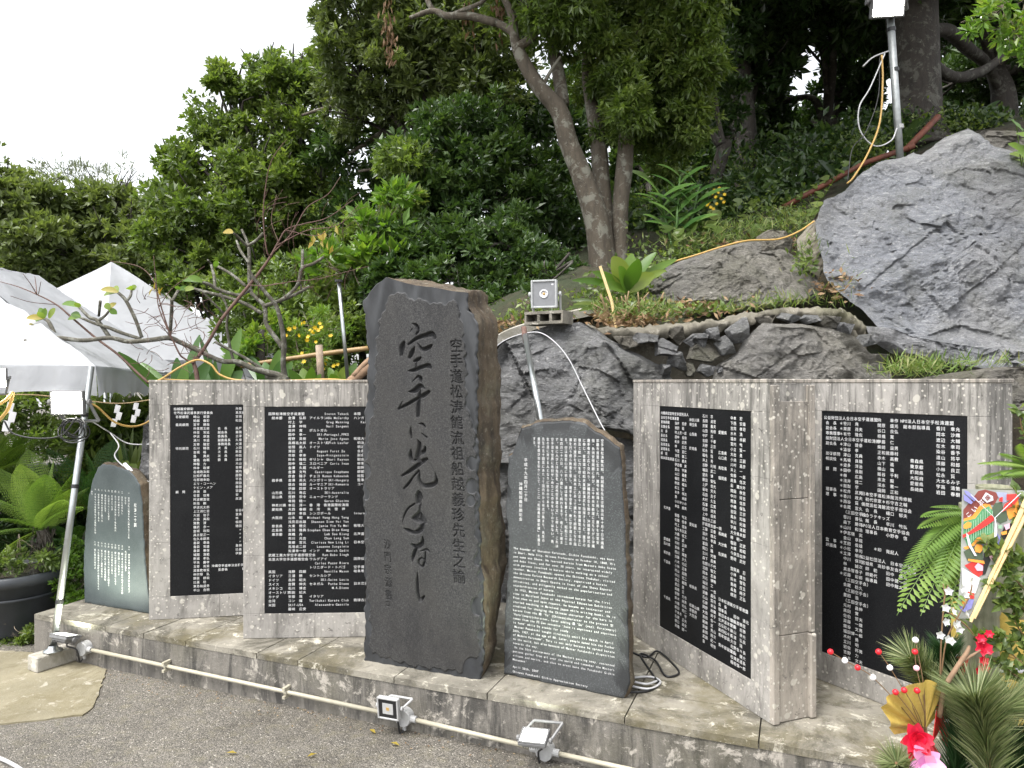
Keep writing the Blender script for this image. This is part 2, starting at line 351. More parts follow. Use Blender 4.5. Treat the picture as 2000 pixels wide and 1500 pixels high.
M = dict(
    asphalt=m_asphalt(),
    slab=m_concrete('worn concrete paving', (.165, .145, .095), (.22, .195, .13), (.13, .11, .062), mossf=.5, moss=(.14, .115, .057), pale=(.36, .33, .27)),
    fascia=m_concrete('stained concrete', (.06, .056, .05), (.165, .152, .133), (.024, .023, .021), True, mossf=.35, moss=(.09, .083, .05), pale=(.38, .35, .305)),
    top=m_concrete('mossy flagstone', (.1, .092, .075), (.235, .217, .178), (.045, .04, .028), False, mossf=.75, moss=(.105, .088, .04), pale=(.5, .47, .39)),
    lime=m_limestone(), lime2=m_limestone('end limestone', (1, .95, .89)),
    granite=m_granite(), paint=plain('white letter paint', (.6, .6, .6), .6, var=.25, scale=9, bump=0),
    face=m_stele_face(), side=m_stele_side(),
    slate1=m_slate('grey black slate', (.03, .032, .034), (.05, .053, .055)), slate2=m_slate('green grey slate', (.036, .047, .05), (.064, .078, .082), (.11, .122, .12)),
    rockp=m_rock('pale brown grey rock', (.12, .112, .095), (.25, .235, .205), (.42, .4, .365), (.215, .21, .205), .35, -.5),
    rock=m_rock('blue grey limestone', (.15, .15, .152), (.31, .312, .32), (.52, .52, .525), (.25, .268, .305), .28),
    rock2=m_rock('grey brown rock', (.09, .08, .062), (.2, .182, .148), (.36, .34, .3), (.17, .165, .155), .6, -.5),
    rock3=m_rock('dark rough rock', (.085, .085, .083), (.21, .21, .208), (.42, .415, .405), (.19, .193, .205), .25, -.8),
    mortar=m_concrete('lime mortar', (.085, .077, .058), (.155, .14, .108), (.05, .044, .03), mossf=.5, moss=(.075, .075, .03), pale=(.3, .275, .23)),
    soil=m_soil(), bark=m_bark('lichened bark', (.045, .036, .026), (.105, .086, .062), (.23, .23, .19), .55),
    barkd=m_bark('dark bark', (.02, .017, .014), (.05, .041, .033), (.15, .15, .125), .45), barkf=m_bark('frangipani bark', (.05, .045, .034), (.115, .107, .08), (.25, .25, .215), .65, 14),
    barkr=plain('red brown twig', (.1, .055, .042), .8, var=.4), deadtw=plain('dry twig', (.2, .165, .12), .85, var=.3),
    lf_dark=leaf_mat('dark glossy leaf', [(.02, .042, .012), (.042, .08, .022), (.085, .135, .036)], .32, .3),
    lf_mid=leaf_mat('mid green leaf', [(.055, .09, .02), (.105, .155, .036), (.19, .24, .065)], .36, .42),
    lf_bright=leaf_mat('bright green leaf', [(.06, .13, .018), (.11, .2, .028), (.2, .25, .04)], .4, .4),
    lf_olive=leaf_mat('olive leaf', [(.06, .086, .026), (.11, .145, .046), (.175, .21, .076)], .4, .35),
    lf_far=leaf_mat('pale wispy foliage', [(.11, .13, .09), (.15, .17, .12)], .6, .3),
    lf_ginger=leaf_mat('ginger leaf', [(.045, .11, .026), (.085, .17, .04), (.13, .23, .055)], .32, .3),
    lf_fern=leaf_mat('fern green', [(.08, .15, .026), (.14, .23, .042), (.23, .31, .075)], .45, .4),
    lf_fernd=leaf_mat('deep fern green', [(.025, .075, .015), (.045, .115, .022), (.08, .16, .03)], .42, .35),
    lf_yel=leaf_mat('yellowing leaf', [(.32, .22, .03), (.25, .25, .05)], .5, .35),
    pine=leaf_mat('pine needle', [(.06, .1, .03), (.15, .185, .075), (.3, .31, .17)], .45, .2), pined=leaf_mat('deep pine needle', [(.015, .045, .013), (.03, .075, .022)], .45, .2),
    grass=leaf_mat('grass blade', [(.07, .13, .02), (.13, .2, .04), (.25, .25, .1)], .5, .35),
    dry=leaf_mat('dry leaf', [(.09, .05, .025), (.2, .12, .06), (.3, .22, .13)], .8, .15),
    fabric=m_fabric(), steel=plain('galvanised steel', (.4, .42, .42), .3, .9, .12, 20, .1), steeld=plain('weathered pipe', (.38, .4, .4), .5, .6, .25, 14, .2),
    cream=plain('cream conduit plastic', (.36, .335, .26), .45, var=.12, bump=0), whitep=plain('weathered white enamel', (.36, .36, .355), .4, var=.12, scale=50, bump=.1), blackp=plain('black plastic', (.012, .012, .013), .45, var=.2, bump=0),
    grey=plain('grey junction box plastic', (.33, .33, .325), .5, var=.15, scale=60), yel=plain('yellow cable sheath', (.4, .25, .07), .5, var=.2, bump=0), wcab=plain('white cable sheath', (.45, .45, .45), .45, var=.06, bump=0), gcab=plain('grey cable sheath', (.45, .45, .46), .45, var=.08, bump=0),
    block=m_concrete('concrete block', (.25, .235, .2), (.34, .32, .28), (.18, .165, .12), mossf=.3, moss=(.2, .18, .08)),
    blockd=m_concrete('old concrete block', (.13, .12, .1), (.22, .2, .165), (.07, .065, .05), mossf=.3),
    lit=m_emit('lit lamp face', (1, .98, .86), 25), litd=m_emit('glowing diode', (.95, 1, .85), 12), lampb=plain('grey lamp casting', (.15, .15, .15), .45, var=.2, scale=40, bump=.1), glass=plain('lamp glass', (.2, .205, .215), .15, var=.1, bump=0), gold=m_gold(), lampg=plain('pale grey lamp frame', (.36, .37, .37), .5, var=.15, scale=40),
    bamboo=m_bamboo(), cane=plain('dry bamboo rail', (.25, .16, .065), .5, var=.3, scale=18), pot=plain('dark blue grey plastic pot', (.03, .034, .04), .5, var=.2, scale=14, bump=.2),
    red=plain('red paper', (.6, .02, .02), .5, var=.2), redf=leaf_mat('crimson petal', [(.45, .005, .03), (.7, .01, .05)], .5, .3), pink=leaf_mat('pink petal', [(.55, .2, .5), (.8, .45, .72)], .5, .35), whitef=leaf_mat('white petal', [(.5, .5, .56), (.6, .58, .62)], .5, .3), yelf=leaf_mat('yellow petal', [(.6, .38, .01), (.75, .52, .02)], .5, .3),
    ballr=plain('red ball', (.6, .01, .02), .4, var=.1, bump=.1), ballw=plain('white ball', (.8, .8, .82), .4, var=.05, bump=.1), ballp=plain('pink ball', (.75, .4, .45), .4, var=.05, bump=.1),
    paper=plain('white paper', (.58, .58, .6), .6, var=.04, bump=0), orange=plain('orange pipe plastic', (.12, .035, .018), .7, var=.5, scale=9), wood=plain('pale split bamboo', (.68, .5, .25), .5, var=.15, scale=25), logb=plain('peeling bark log', (.22, .14, .085), .85, var=.4, scale=20, bump=.5), post=plain('grey wooden post', (.3, .23, .17), .85, var=.3, scale=25, bump=.4),
    strawm=plain('dry straw', (.24, .17, .09), .8, var=.3), road=plain('far wet road', (.06, .056, .054), .6, var=.2, scale=4), blue=plain('blue fabric', (.08, .2, .55), .6),
)

# ------------------------------------------------------------------ setting: ground, paving, hillside
PLZ = 0.25
mb = MB(); mb.add([[-150, -60, 0], [150, -60, 0], [150, 250, 0], [-150, 250, 0]], [[0, 1, 2, 3]])
kind(build(mb, 'asphalt_ground', M['asphalt']), 'structure')
sp = [G(-160, 1436), G(0, 1417), G(90, 1407), G(160, 1398), G(180, 1386), G(195, 1350), G(208, 1309), G(132, 1289), G(66, 1277), G(-60, 1268), G(-700, 1290)]
sp2 = []
for a_0, b_0 in zip(sp, sp[1:] + sp[:1]):
    m_0 = max(1, int(np.linalg.norm(b_0 - a_0) / .03)) if np.linalg.norm(b_0 - a_0) < 3 else 1
    sp2 += [a_0 + (b_0 - a_0) * t / m_0 + np.array([RNG.normal(0, .005), RNG.normal(0, .005), 0]) for t in range(m_0)]
mb = MB(); mb.prism([p + [0, 0, -.02] for p in sp2], (0, 0, .028)); kind(build(mb, 'concrete_paving', M['slab']), 'structure')
mb = MB(); mb.box((-9, 10.5, .05), (11, 5, .1), r=.5); kind(build(mb, 'far_road', M['road']), 'structure')

ctrl = [P(960, 655, 5.9), P(1150, 615, 6.0), P(1250, 622, 5.9), P(1195, 520, 7.5), P(1330, 488, 7.5), P(1450, 478, 7.3), P(1560, 432, 7.6), P(1650, 362, 8.2), P(1760, 312, 8.7),
        P(1900, 252, 9.2), P(1990, 240, 9.2), P(1390, 385, 9.2), P(1250, 430, 10), P(1100, 480, 9.5), P(900, 570, 9), (6.5, 13, 4.6), (4.0, 14, 3.4), (1.0, 14, 2.4), (8.5, 11, 6.0),
        (-4, 8, .2), (-6, 10, .05), (-3, 10, .6), (-9, 16, 0), (0, 17, 1.5), (6, 17, 3.2), (13, 13, 6.6), (12, 7, 6.2), (15, 20, 4), (-3.3, 5.4, .1), (-1.8, 5.6, .8), (-.7, 6.2, 1.9), (-9, 5.4, 0), (-5, 5.5, 0), (-.3, 5.3, 1.1), (.6, 5.2, 1.0), (1.6, 4.9, 1.1), (2.6, 4.9, 1.2), (3.4, 5.5, 1.35), (4.6, 5.6, 1.9), (6, 5.2, 2.0), (4.6, 7.4, 4.0), (-1.5, 8, 1.7)]
ctrl = np.array([np.asarray(c, float) for c in ctrl])
def tps_fit(c):
    d = np.linalg.norm(c[:, None, :2] - c[None, :, :2], axis=-1); K = np.where(d > 0, d ** 2 * np.log(d + 1e-9), 0) + np.eye(len(c)) * .15
    Pm = np.hstack([np.ones((len(c), 1)), c[:, :2]]); A = np.block([[K, Pm], [Pm.T, np.zeros((3, 3))]])
    return np.linalg.solve(A, np.concatenate([c[:, 2], np.zeros(3)]))
TW = tps_fit(ctrl)
def hill(x, y):
    x = np.asarray(x, float); y = np.asarray(y, float); q = np.stack([x, y], -1)
    d = np.linalg.norm(q[..., None, :] - ctrl[:, :2], axis=-1); U = np.where(d > 0, d ** 2 * np.log(d + 1e-9), 0)
    return U @ TW[:-3] + TW[-3] + TW[-2] * x + TW[-1] * y
gx, gy = np.meshgrid(np.linspace(-12, 18, 150), np.linspace(5.0, 24, 110)); gz = hill(gx, gy)
gz = np.maximum(gz, -.05) + .06 * np.sin(gx * 5.1 + gy * 2) * np.sin(gy * 4.3) * (gz > .3)
front = np.clip((gy - 5.0) / .5, 0, 1); gz = gz * front + (-.1) * (1 - front)
mb = MB(); mb.grid(np.stack([gx, gy, gz], -1)); kind(build(mb, 'hillside', M['soil'], smooth=True), 'structure')

# ------------------------------------------------------------------ plinth
def frontY(x): return 3.303 - .398 * x
PD = np.array([.929, -.370, 0]); PN = np.array([-.370, -.929, 0])     # along the front, and towards the viewer
L0 = np.array([-2.995, frontY(-2.995), 0]); L1 = np.array([2.6, frontY(2.6), 0])
plinth = thing('stone_plinth', 'long low stained concrete plinth carrying all the inscribed stones', 'plinth', (0, 3.3, 0))
def platform(z0, z1, out, r=.5):
    a, b = L0 + PN * out - PD * out, L1 + PN * out; c = L1 - PN * 1.9; d = L0 - PN * .85 - PD * out
    return [np.array([*p[:2], z0]) for p in (a, b, c, d)], (0, 0, z1 - z0)
mb = MB(); mb.prism(*platform(-.05, PLZ - .032, 0)); build(mb, 'concrete_base', M['fascia'], plinth)
mb = MB()
cuts = [0, .62, .93, 1.25, 1.75, 2.02, 2.6, 3.1, 3.75, 4.3, 5.0, 6.03]
for i in range(len(cuts) - 1):
    g = .003; o = RNG.uniform(0.0, .006); zt = PLZ - RNG.uniform(0, .003)
    a = L0 + PD * (cuts[i] + g) + PN * o; b = L0 + PD * (cuts[i + 1] - g) + PN * o
    dpt = np.interp(cuts[i], [0, 6], [.85, 1.9]); split = RNG.uniform(.22, .36)
    for q0, q1 in ((0, split - .003), (split + .003, dpt)):
        mb.prism([np.array([*p[:2], PLZ - .032]) for p in (a - PN * q0, b - PN * q0, b - PN * q1, a - PN * q1)], (0, 0, zt - PLZ + .032))
build(mb, 'flagstone_top', M['top'], plinth)
mb = MB(); mb.box((-2.93, 4.76, .11), (.2, .34, .2), r=.4); 

# ------------------------------------------------------------------ lettering
_gl = {}
_tc = bpy.data.curves.new('glyph', 'FONT'); _to = bpy.data.objects.new('glyph', _tc); COL.objects.link(_to); _tc.resolution_u = 2
def glyph(ch, off=.004):
    k = (ch, off)
    if k in _gl: return _gl[k]
    _tc.body = ch; _tc.offset = off; _to.update_tag()
    dg = bpy.context.evaluated_depsgraph_get(); me = bpy.data.meshes.new_from_object(_to.evaluated_get(dg))
    me.calc_loop_triangles(); v = np.array([x.co[:2] for x in me.vertices]).reshape(-1, 2); t = np.array([x.vertices[:] for x in me.loop_triangles], int).reshape(-1, 3)
    bpy.data.meshes.remove(me); _gl[k] = (v, t); return _gl[k]
def put(acc, ch, s, z, cw, chh, bold=.004, rot=False):
    # glyph in a cell whose lower left corner is (s, z)
    if ch in ' 　': return
    v, t = glyph(ch, bold)
    if not len(v): return
    if ord(ch) < 0x250:
        lo, hi = v[:, 0].min(), v[:, 0].max(); w_ = max(hi - lo, .001); k = min(1, .88 / (w_ * 1.6)) * 1.6
        x = (v[:, 0] - (lo + hi) / 2) * k * cw + cw / 2; y = (v[:, 1] + .16) * chh * .95
    else:
        x = (.5 + (v[:, 0] - .5) * .92) * cw; y = (.5 + (v[:, 1] - .38) * .9) * chh
        if rot: x, y = (v[:, 1] + .12) * cw, (1 - v[:, 0]) * chh
    acc[0].append(np.stack([s + x, z + y], -1)); acc[1].append(t + acc[2]); acc[2] += len(v)
def hline(acc, txt, s, z, cw, chh, bold=.004, right=None):
    ws = [cw if ord(c) >= 0x250 else cw * .52 for c in txt]
    if right is not None: s = right - sum(ws)
    for c, a in zip(txt, ws): put(acc, c, s, z, a, chh, bold); s += a
def vline(acc, txt, s, z, cw, chh, bold=.004):
    for c in txt:
        z -= chh
        if c in '、。': put(acc, c, s + cw * .55, z + chh * .5, cw, chh, bold)
        else: put(acc, c, s, z, cw, chh, bold, c in 'ー「」（）')
def letters(acc, p0, d, off, th=.0015):
    v = np.vstack(acc[0]); t = np.vstack(acc[1]); n = np.array([d[1], -d[0], 0]); mb = MB()
    w3 = np.asarray(p0) + v[:, :1] * np.asarray(d) + n * off; w3[:, 2] = v[:, 1]; mb.add(w3, t); return mb
def plane_sz(px, py, p0, d):
    # ray through a photograph pixel meets the vertical plane (p0, d): distance along d, and height
    k = (px - 1000) / F; A = np.array([[d[0], -k], [d[1], -1]]); s, Y = np.linalg.solve(A, -np.array([p0[0], p0[1]]))
    return s, CAMH - (py - 747) / F * Y

# ------------------------------------------------------------------ the four name walls
T_A = dict(rows=47, c={
 .019: {1: '船越義珍顕彰|世界松濤武道祭実行委員会'}, .030: {3: '名誉顧問||最高顧問', 11: '特別顧問', 22: '顧　問'},
 .133: {3: '崎山　崇源|船越　義彰|宮平　勝哉|仲里周五郎|仲里　常延|伊波　康進|湧川　幸盛|友寄　隆宏|石川　精徳|金城　裕|島　　勇夫|當銘　由親|仲程　力|仲本　政博|名城政次郎|比知屋義夫|与那嶺幸助|エリ・コーヘン|ケビン・メア|赤嶺　浩|安里　信秀|阿波根直信|新垣　剛|伊波光太郎|上江洲仁吉|大城　信子|大城　英和|賀数　淳|儀武　息一|金城　政和|具志堅正一|佐久本嗣男|島袋　章雄|島袋　常雄|島袋　善保|城間　清範|新城　孝弘|平良　慶孝|玉寄　英美|渡嘉敷唯賢|仲宗根　弘|野原　耕栄|比嘉　稔|東恩納盛男|平山　良明'},
 .276: {6: '会　長|副会長|委員長|副委員長|事務局長|次　長|次　長|次　長|委　員'}, .24: {41: '沖縄空手道拳法会静岡県支部|　　支部長'},
 .381: {1: '外間　哲弘|真栄城守信|宮城　篤正|松田　芳正||呉屋　秀信|嘉陽　安男|立津　明|久場　良男|大浦　敬文|上田　尚|新里　昭|仲間　俊|浅井　三郎|大山　稔|金城　光|城内　勝|服部　博|平良　忠|原田　明|春田　忠|宮國　照|安　　由吉|與波　正|||安谷屋嘉|當真　嗣|林　　朝一|根間　康|徳田　安|　〃　終|　〃　安|　〃　安|　〃　花|島袋　七|比嘉　玉|伊藤　学||||　　佐藤　哲'}})
T_B = dict(rows=47, c={
 .020: {1: '国際松涛館空手道連盟', 35: '武蔵工業大学空手道部悟空会|北里大学空手道部悟空会', 38: '|英国|イタリア|ドイツ|スイス|メキシコ|オーストリア|カナダ|台湾|米国'},
 .039: {2: '総本部', 17: '岩手県|||山形県|富山県||神奈川県|愛知県||大阪府||奈良県|広島県|東京都'},
 .131: {2: '金澤　弘和|村上　学|金澤　伸明|岩井　寛|田中　孝一|樫野　英樹|高橋祐太郎|岩間　義人|澤田　茂|市原　孝幸|鈴木　隆昭|田中　慎二|金澤　久蔵|金澤　文敏|彦倉　陽子|金澤　英夫|盛合　徳朗|伊藤　四郎|石川　寿広|荒野　宗令|寺岡　精一|本荘　淳一|大西　春樹|藤井　孝良|山本　昭|浅見日出雄|大東　徳文|吉岡　雅典|高橋　舟|市川　光吉|東郷　宮元|馬場貞二郎|矢澤幸一郎|||||浅野　四朗|三浦　勝|長井　昭夫|古賀　伸夫|石川　博史|田副　紀夫|安藤　晃|コン　耀|SKIF-USA|藤崎　広安'},
 .250: {2: 'アイルランド|||ポルトガル|||オーストリア|ドイツ|||ギリシャ|スロベニア|ベルギー||チェコ|ハンガリー|ルーマニア|オーストラリア||ニュージーランド||香　港|台　湾|シンガポール|||||||||インド||ウルグアイ||トリニダード・トバゴ||セントルシア||セネガル|||イタリア'},
 .500: {1: '本間|ハンガリー|　　Kara||||拓殖大学|　明治|　明治|　会長|　副会|　副会|　幹事|　副幹|　師範|　総監|　監事|　コーチ', 25: 'International|　　　Ka||拓殖大学旧||北海道空手||日本空手道||||国際伝統空||空手道二|岐阜養拳|||日本交通||||琉球古武'},
 -.474: {1: 'Steven Taback|Abe McCarthy|Greg Manning|Neil Sargent||SKI-Portugal,FPKS|Mario Jose Aguas|Erich Laufer||August Furst Zu  |Sayn-Wittgenstein|Ghari Keyvan|Coric Ivan||Castrique Stephane|Roman Koboutek|SKI-Hungary|SKI-Romania||SKI-Australia||Goran Glucina|香港国際松涛館|朱　雪　璋　||Michael Wong Hong Teng|Shannon Siow Wei Yen|Janie Yim Yu Mei|Stephen Chee Diaw Kong|Loh Soo Kiang|Chan Leng Sum|Clarissa New Ling Li|Louanne Sungaimin|Manish Gadit|Ram Babu Singh||Carlos Pazos Riera||Neville Mason||SKI-Saint Lucia|Pathe Dione|M.A.Dione|||Yurikukai Karate Club|Alessandro Gentile'}})
T_C = dict(rows=47, c={
 .012: {1: '内閣府認証特定非営利法人|日本空手松涛連盟|首席師範|名誉会長|会　長|副会長|理事長|副理事長|副理事長|顧　問|総本部指導員'}, .04: {22: '北海道|||||||宮城県|石川県||東京都||千葉県||||||||千葉県'},
 .145: {3: '浅井　哲彦|池田　龍|村上武一郎|田中　長剛|松井　武男|林　　広志|今里　直仁|浅見　健二|石川　義夫|伊志嶺　実|金山　宇南|山口　義豊|福田　真久|牧田　福治|松江　空|本多　伸次|南　　幸郎|小川せいの|本島　由美||後藤　敏次|佐藤　俊幸|村上　俊治|佐々木比呂|大森　俊之|木村　武|市村　正邦|宮崎　武|西川　陽造|加藤　多久|八木　光紀|小林　正幸|村山　昌剛|中川　宏二|渡辺　義剛|渡辺　勇|高橋　正|安野　力也|鈴木　尚秀|大橋　和弘|飯田　秀仁|千本木　守|石原　正光|野口　英安|高橋　誠一'},
 .275: {2: '神奈川県|埼玉県||山梨県|||静岡県', 24: '愛知県|||||||||||||岐阜県||||和歌山県|京都府|大阪府'},
 .385: {1: '石川　忠|長岡　貞宏|芳賀　義夫|山田　秀樹|守屋　武|吉田　千春|天野　正京|松永　賢|稲毛　隆|井上　秀|吉野　利明|増田　武二|望月　博|勝田　智弘|土屋　俊光|菊地　芳夫|石田　圭子|大村　久生|石澤　広篤|石井　清男|上中　達男|諏訪久三郎|静岡西支部一同|工藤　正泰|酒井　雄北|鈴木　孝昌|富田　大|関口　隆|立川　対徳|森下　昌美|佐野八千代|沼田　智文|岡本　忠治|鬼石　博明|福田　之|関川　一也|遠藤　昌弘|石山　賢司|石原　幸治|岡野　政樹|大西　尚子|吉田　俊一|尾崎　武|斎藤　秀山|倉岡　隆次|武田　紀一|金　　明哲'},
 .51: {4: '愛媛県||||広島県|山口県||鳥取県||福岡県|||||||||||長崎県||大分県||佐賀県', 37: '日本松涛館空手道連盟|会　長|理事長|東日本本部長|北海道本部長|古伝松々長|高槻松々長|青年部長||青年部副部長'},
 .60: {1: '中本　宏|下西　安雄|吉岡　孝司|水木　満|福本　幸嗣|宮内　敏|小立　賢一|大出　勇|小池　正嗣|川村　基彦|井上　一|佐藤　一郎|鹿島　信次|凪　瀬大叶|岡田　秋吉|中川　好吉|尾藤　信彦|中橋　保弘|吉田　正宗|奥永　知雄|早川　紀雄|宇高　清蔵|大分県本部|柿　明一|塩田　正武|大塚　和昭|今泉日出海|野崎　武好||加賀美　忍|小林　道也|鈴木　智佐|島崎　庄五|長島　純子|細渕　正弘||||　田中　清元|曽我部親臣|武藤　忠勝|本山　幸光|三浦　弘良|久住　隆|北野会々長|北山　健大|松涛武道長|稲坂慎一郎'}})
T_D = dict(rows=44, c={
 .012: {1: '公益財団法人全日本空手道連盟'}, .022: {2: '会　長|副会長|専務理事|般財団法人全日本空手道松涛館|副会長||技術顧問|相談役||顧　問||||理事長|理　事|||||||||監　事|評議員'},
 .095: {2: '＊笹川　尭|＊栗原　茂夫|＊有竹　隆佐||＊津山　捷泰|＊澁谷　孝|　津山　克典|＊馬場　良雄|＊波多　洋治|＊田中　長剛|＊林　　広高|＊浅井　健二|＊飯梨　学|＊松井　武男|＊香川　政夫|＊西谷　賢|＊会蔵　宣久|　（三田空手会）|　笹川　善弘|　森下　勝司|＊山川　和浩|＊伊志嶺　実|　金山　享龍|＊芝田　俊雄|＊小松　幸司|＊立津　明長|　中川　保司|　林　　誠次|　真島智香子|＊近藤　彰郎|　（三田空手会）|　会蔵　稔久|　（三田空手会）|　豊田　浩|　（三田空手会）|　元村　昌伸|　高田　實|　佐伯　哲夫|　斎藤　一雄|　舘谷　文男|　福田博一郎|　木村　勇|　立川　明|　岩佐　邦男|　吉野　力|　山本　文夫'},
 .282: {1: '向　　幸作|関原　盛光|谷口　良弘|根橋　寛|伊藤　仁|柴崎　益男|正和館藤村|赤木　高教|山下　進|横山　強|飯谷　千利|末次　毅|深水　憲一|田岡　正和'},
 .205: {15: '日本空手道松涛館流秀修館|　初代宗家＊杉守吉之輔|儀間派松涛館流空手道協会|　会　長　　樋口　郁夫|彩カラテキッズ|　館　長　　早川　敏弘|NPO法人日本教育空手協会|　理事長　　小野寺　信|||　　　＊印　発起人||公益社団法人　日本空手協会|宮城県　高砂拳友会空手道場|　師　範　　田中　健治|　師範代　　田中健一郎|　指導員　　田中龍太郎'},
 .388: {1: 'NPO法人日本空手松涛連盟'}, .40: {2: '総本部指導員'}, .43: {8: '青森県|東京都|静岡県|大阪府|愛媛県|長崎県'},
 .54: {2: '香川　幸允|岡本　沙織|渡辺　大輔|在木　幸司|染谷　香予|遠山　将平|須藤　和郎|小林　良正|松永　賢|大木るみ子|宇高　清策|岩田　春樹'}})

def name_wall(name_px_left, p0, d, width, thick, gl, gw, gz0, gz1, txt, cw, pitch, z_first, label, endpanel=False):
    # p0: left end of the front face on the plinth; d: along the wall; gl, gw: plaque start and width
    p0 = np.array([p0[0], p0[1], PLZ]); d = np.array([d[0], d[1], 0.]); d /= np.linalg.norm(d); n = np.array([d[1], -d[0], 0]); up = np.array([0, 0, 1.])
    root = thing('memorial_wall', label, 'memorial wall', tuple(p0), 'stone walls with black name plaques')
    ax = [d, -n, up]; H = 1.45; f = MB(); cc = lambda s, dep, z: p0 + d * s - n * dep + up * (z - PLZ)
    # core set back, then slabs of stone round the plaque, with open joints between them
    fd = .035; g = .0008
    f.box(cc(width / 2, (thick + fd) / 2, (PLZ + 1.695) / 2), (width - .004, thick - fd - .004, 1.695 - PLZ), ax)
    def slab(s0, s1, z0, z1): f.box(cc((s0 + s1) / 2, fd / 2, (z0 + z1) / 2), (s1 - s0 - g, fd, z1 - z0 - g), ax, RNG.uniform(), .0012)
    w1 = gl + gw
    for s0, s1 in ((0, width * .42), (width * .42, width * .78), (width * .78, width)): slab(s0, s1, gz1, 1.698)
    for s0, s1 in ((0, width * .36), (width * .36, width * .7), (width * .7, width)): slab(s0, s1, PLZ, gz0)
    for a, b, zs in ((0, gl, (gz0, gz0 + .33, gz0 + .72, gz0 + .97, gz1)), (w1, width, (gz0, gz0 + .28, gz0 + .61, gz0 + .9, gz1))):
        for z0, z1 in zip(zs[:-1], zs[1:]): slab(a, b, z0, z1)
    build(f, 'stone_frame', M['lime'], root)
    c = MB(); c.box(cc(width / 2, thick / 2, 1.7065), (width + .006, thick + .006, .017), ax, .5, .003); build(c, 'coping', M['lime2'], root)
    if endpanel:
        e = MB(); s0 = width
        for z0, z1 in ((PLZ, .62), (.62, 1.2), (1.2, 1.62)):
            e.box(cc(s0 + .006, thick * .53, (z0 + z1) / 2), (.016, thick * .72, z1 - z0 - .003), ax, .5, .002)
        e.box(cc(s0 + .012, .016, (PLZ + 1.69) / 2), (.028, .034, 1.69 - PLZ), ax, .5, .004); e.box(cc(s0 + .012, thick - .014, (.62 + 1.69) / 2), (.028, .03, 1.07), ax, .5, .004)
        e.box(cc(s0 + .016, thick - .014, (PLZ + .617) / 2), (.036, .034, .365), ax, .5, .006)
        build(e, 'end_panel', M['lime2'], root)
    q = MB(); q.box(cc(gl + gw / 2, .016, (gz0 + gz1) / 2), (gw - .004, .028, gz1 - gz0 - .004), ax)
    pl = build(q, 'granite_plaque', M['granite'], root)
    acc = [[], [], 0]
    for s, blocks in txt['c'].items():
        for r0, t in blocks.items():
            for k, line in enumerate(t.split('|')):
                if not line: continue
                z = z_first - (r0 - 1 + k) * pitch
                if s < 0: hline(acc, line, 0, z, cw, pitch * .84, right=gl - s)
                else: hline(acc, line, gl + s, z, cw, pitch * .84)
    build(letters(acc, (p0[0], p0[1], 0), d, -.002 + .0012), 'inscription', M['paint'], pl)
    return root
name_wall(0, (-2.216, 4.375), (.987, .158), 1.14, .24, .122, .745, .388, 1.562, T_A, .0192, .0243, 1.527, 'pale limestone wall with black name plaque, leftmost, beside the small green slate')
name_wall(0, (-1.523, 4.06), (.998, .041), 1.12, .24, .120, .745, .388, 1.562, T_B, .0205, .0236, 1.512, 'pale limestone wall with black plaque of foreign names, partly behind the tall stele')
name_wall(0, (.697, 4.117), (.350, -.937), 1.14, .222, .276, .742, .388, 1.573, T_C, .0215, .0238, 1.527, 'pale limestone wall set edgewise right of the stele, its brown end panel showing', True)
name_wall(0, (1.352, 3.74), (.530, -.848), 1.03, .222, .293, .664, .388, 1.562, T_D, .0195, .0245, 1.520, 'pale limestone wall with black name plaque, rightmost, behind the kite and ferns')

# ------------------------------------------------------------------ tall stele with carved calligraphy
s0p = np.array([-.774, 3.738, PLZ]); sd = np.array([.929, -.370, 0]); sn = np.array([sd[1], -sd[0], 0])
ST = lambda px, py: plane_sz(px, py, s0p, sd)
Lf = np.array([ST(*p) for p in [(709, 1292), (711, 1200), (711, 1129), (708, 986), (708, 900), (709, 852), (713, 786), (716, 749), (717, 700), (713, 650), (707, 600), (708, 588), (720, 570), (735, 553), (745, 545), (763, 533)]])
Rt = np.array([ST(*p) for p in [(938, 1326), (945, 1272), (944, 1215), (943, 1158), (938, 1090), (936, 1043), (934, 960), (933, 900), (931, 815), (932, 740), (932, 660), (930, 625), (923, 612), (914, 606), (912, 580), (911, 570)]])
Tp = np.array([ST(*p) for p in [(763, 540), (800, 548), (833, 556), (860, 560), (890, 568), (912, 571)]])
NU, NV = 330, 1050
zt_l, zt_r = Lf[-1, 1], Rt[-1, 1]
u = np.linspace(0, 1, NU); v = np.linspace(0, 1, NV)
def edge(tab, z): o = np.argsort(tab[:, 1]); return np.interp(z, tab[o, 1], tab[o, 0])
topz = np.interp(u, (Tp[:, 0] - Tp[0, 0]) / (Tp[-1, 0] - Tp[0, 0]), Tp[:, 1])
Z = PLZ - .01 + v[:, None] * (topz[None, :] - PLZ + .01)
wob = lambda z, k: .004 * np.sin(z * 31 + k) + .003 * np.sin(z * 67 + 2 * k) + .002 * np.sin(z * 141 + k)
SL = edge(Lf, Z) + wob(Z, 1); SR = edge(Rt, Z) + wob(Z, 4)
Sx = SL + u[None, :] * (SR - SL)
carve = np.zeros_like(Z)
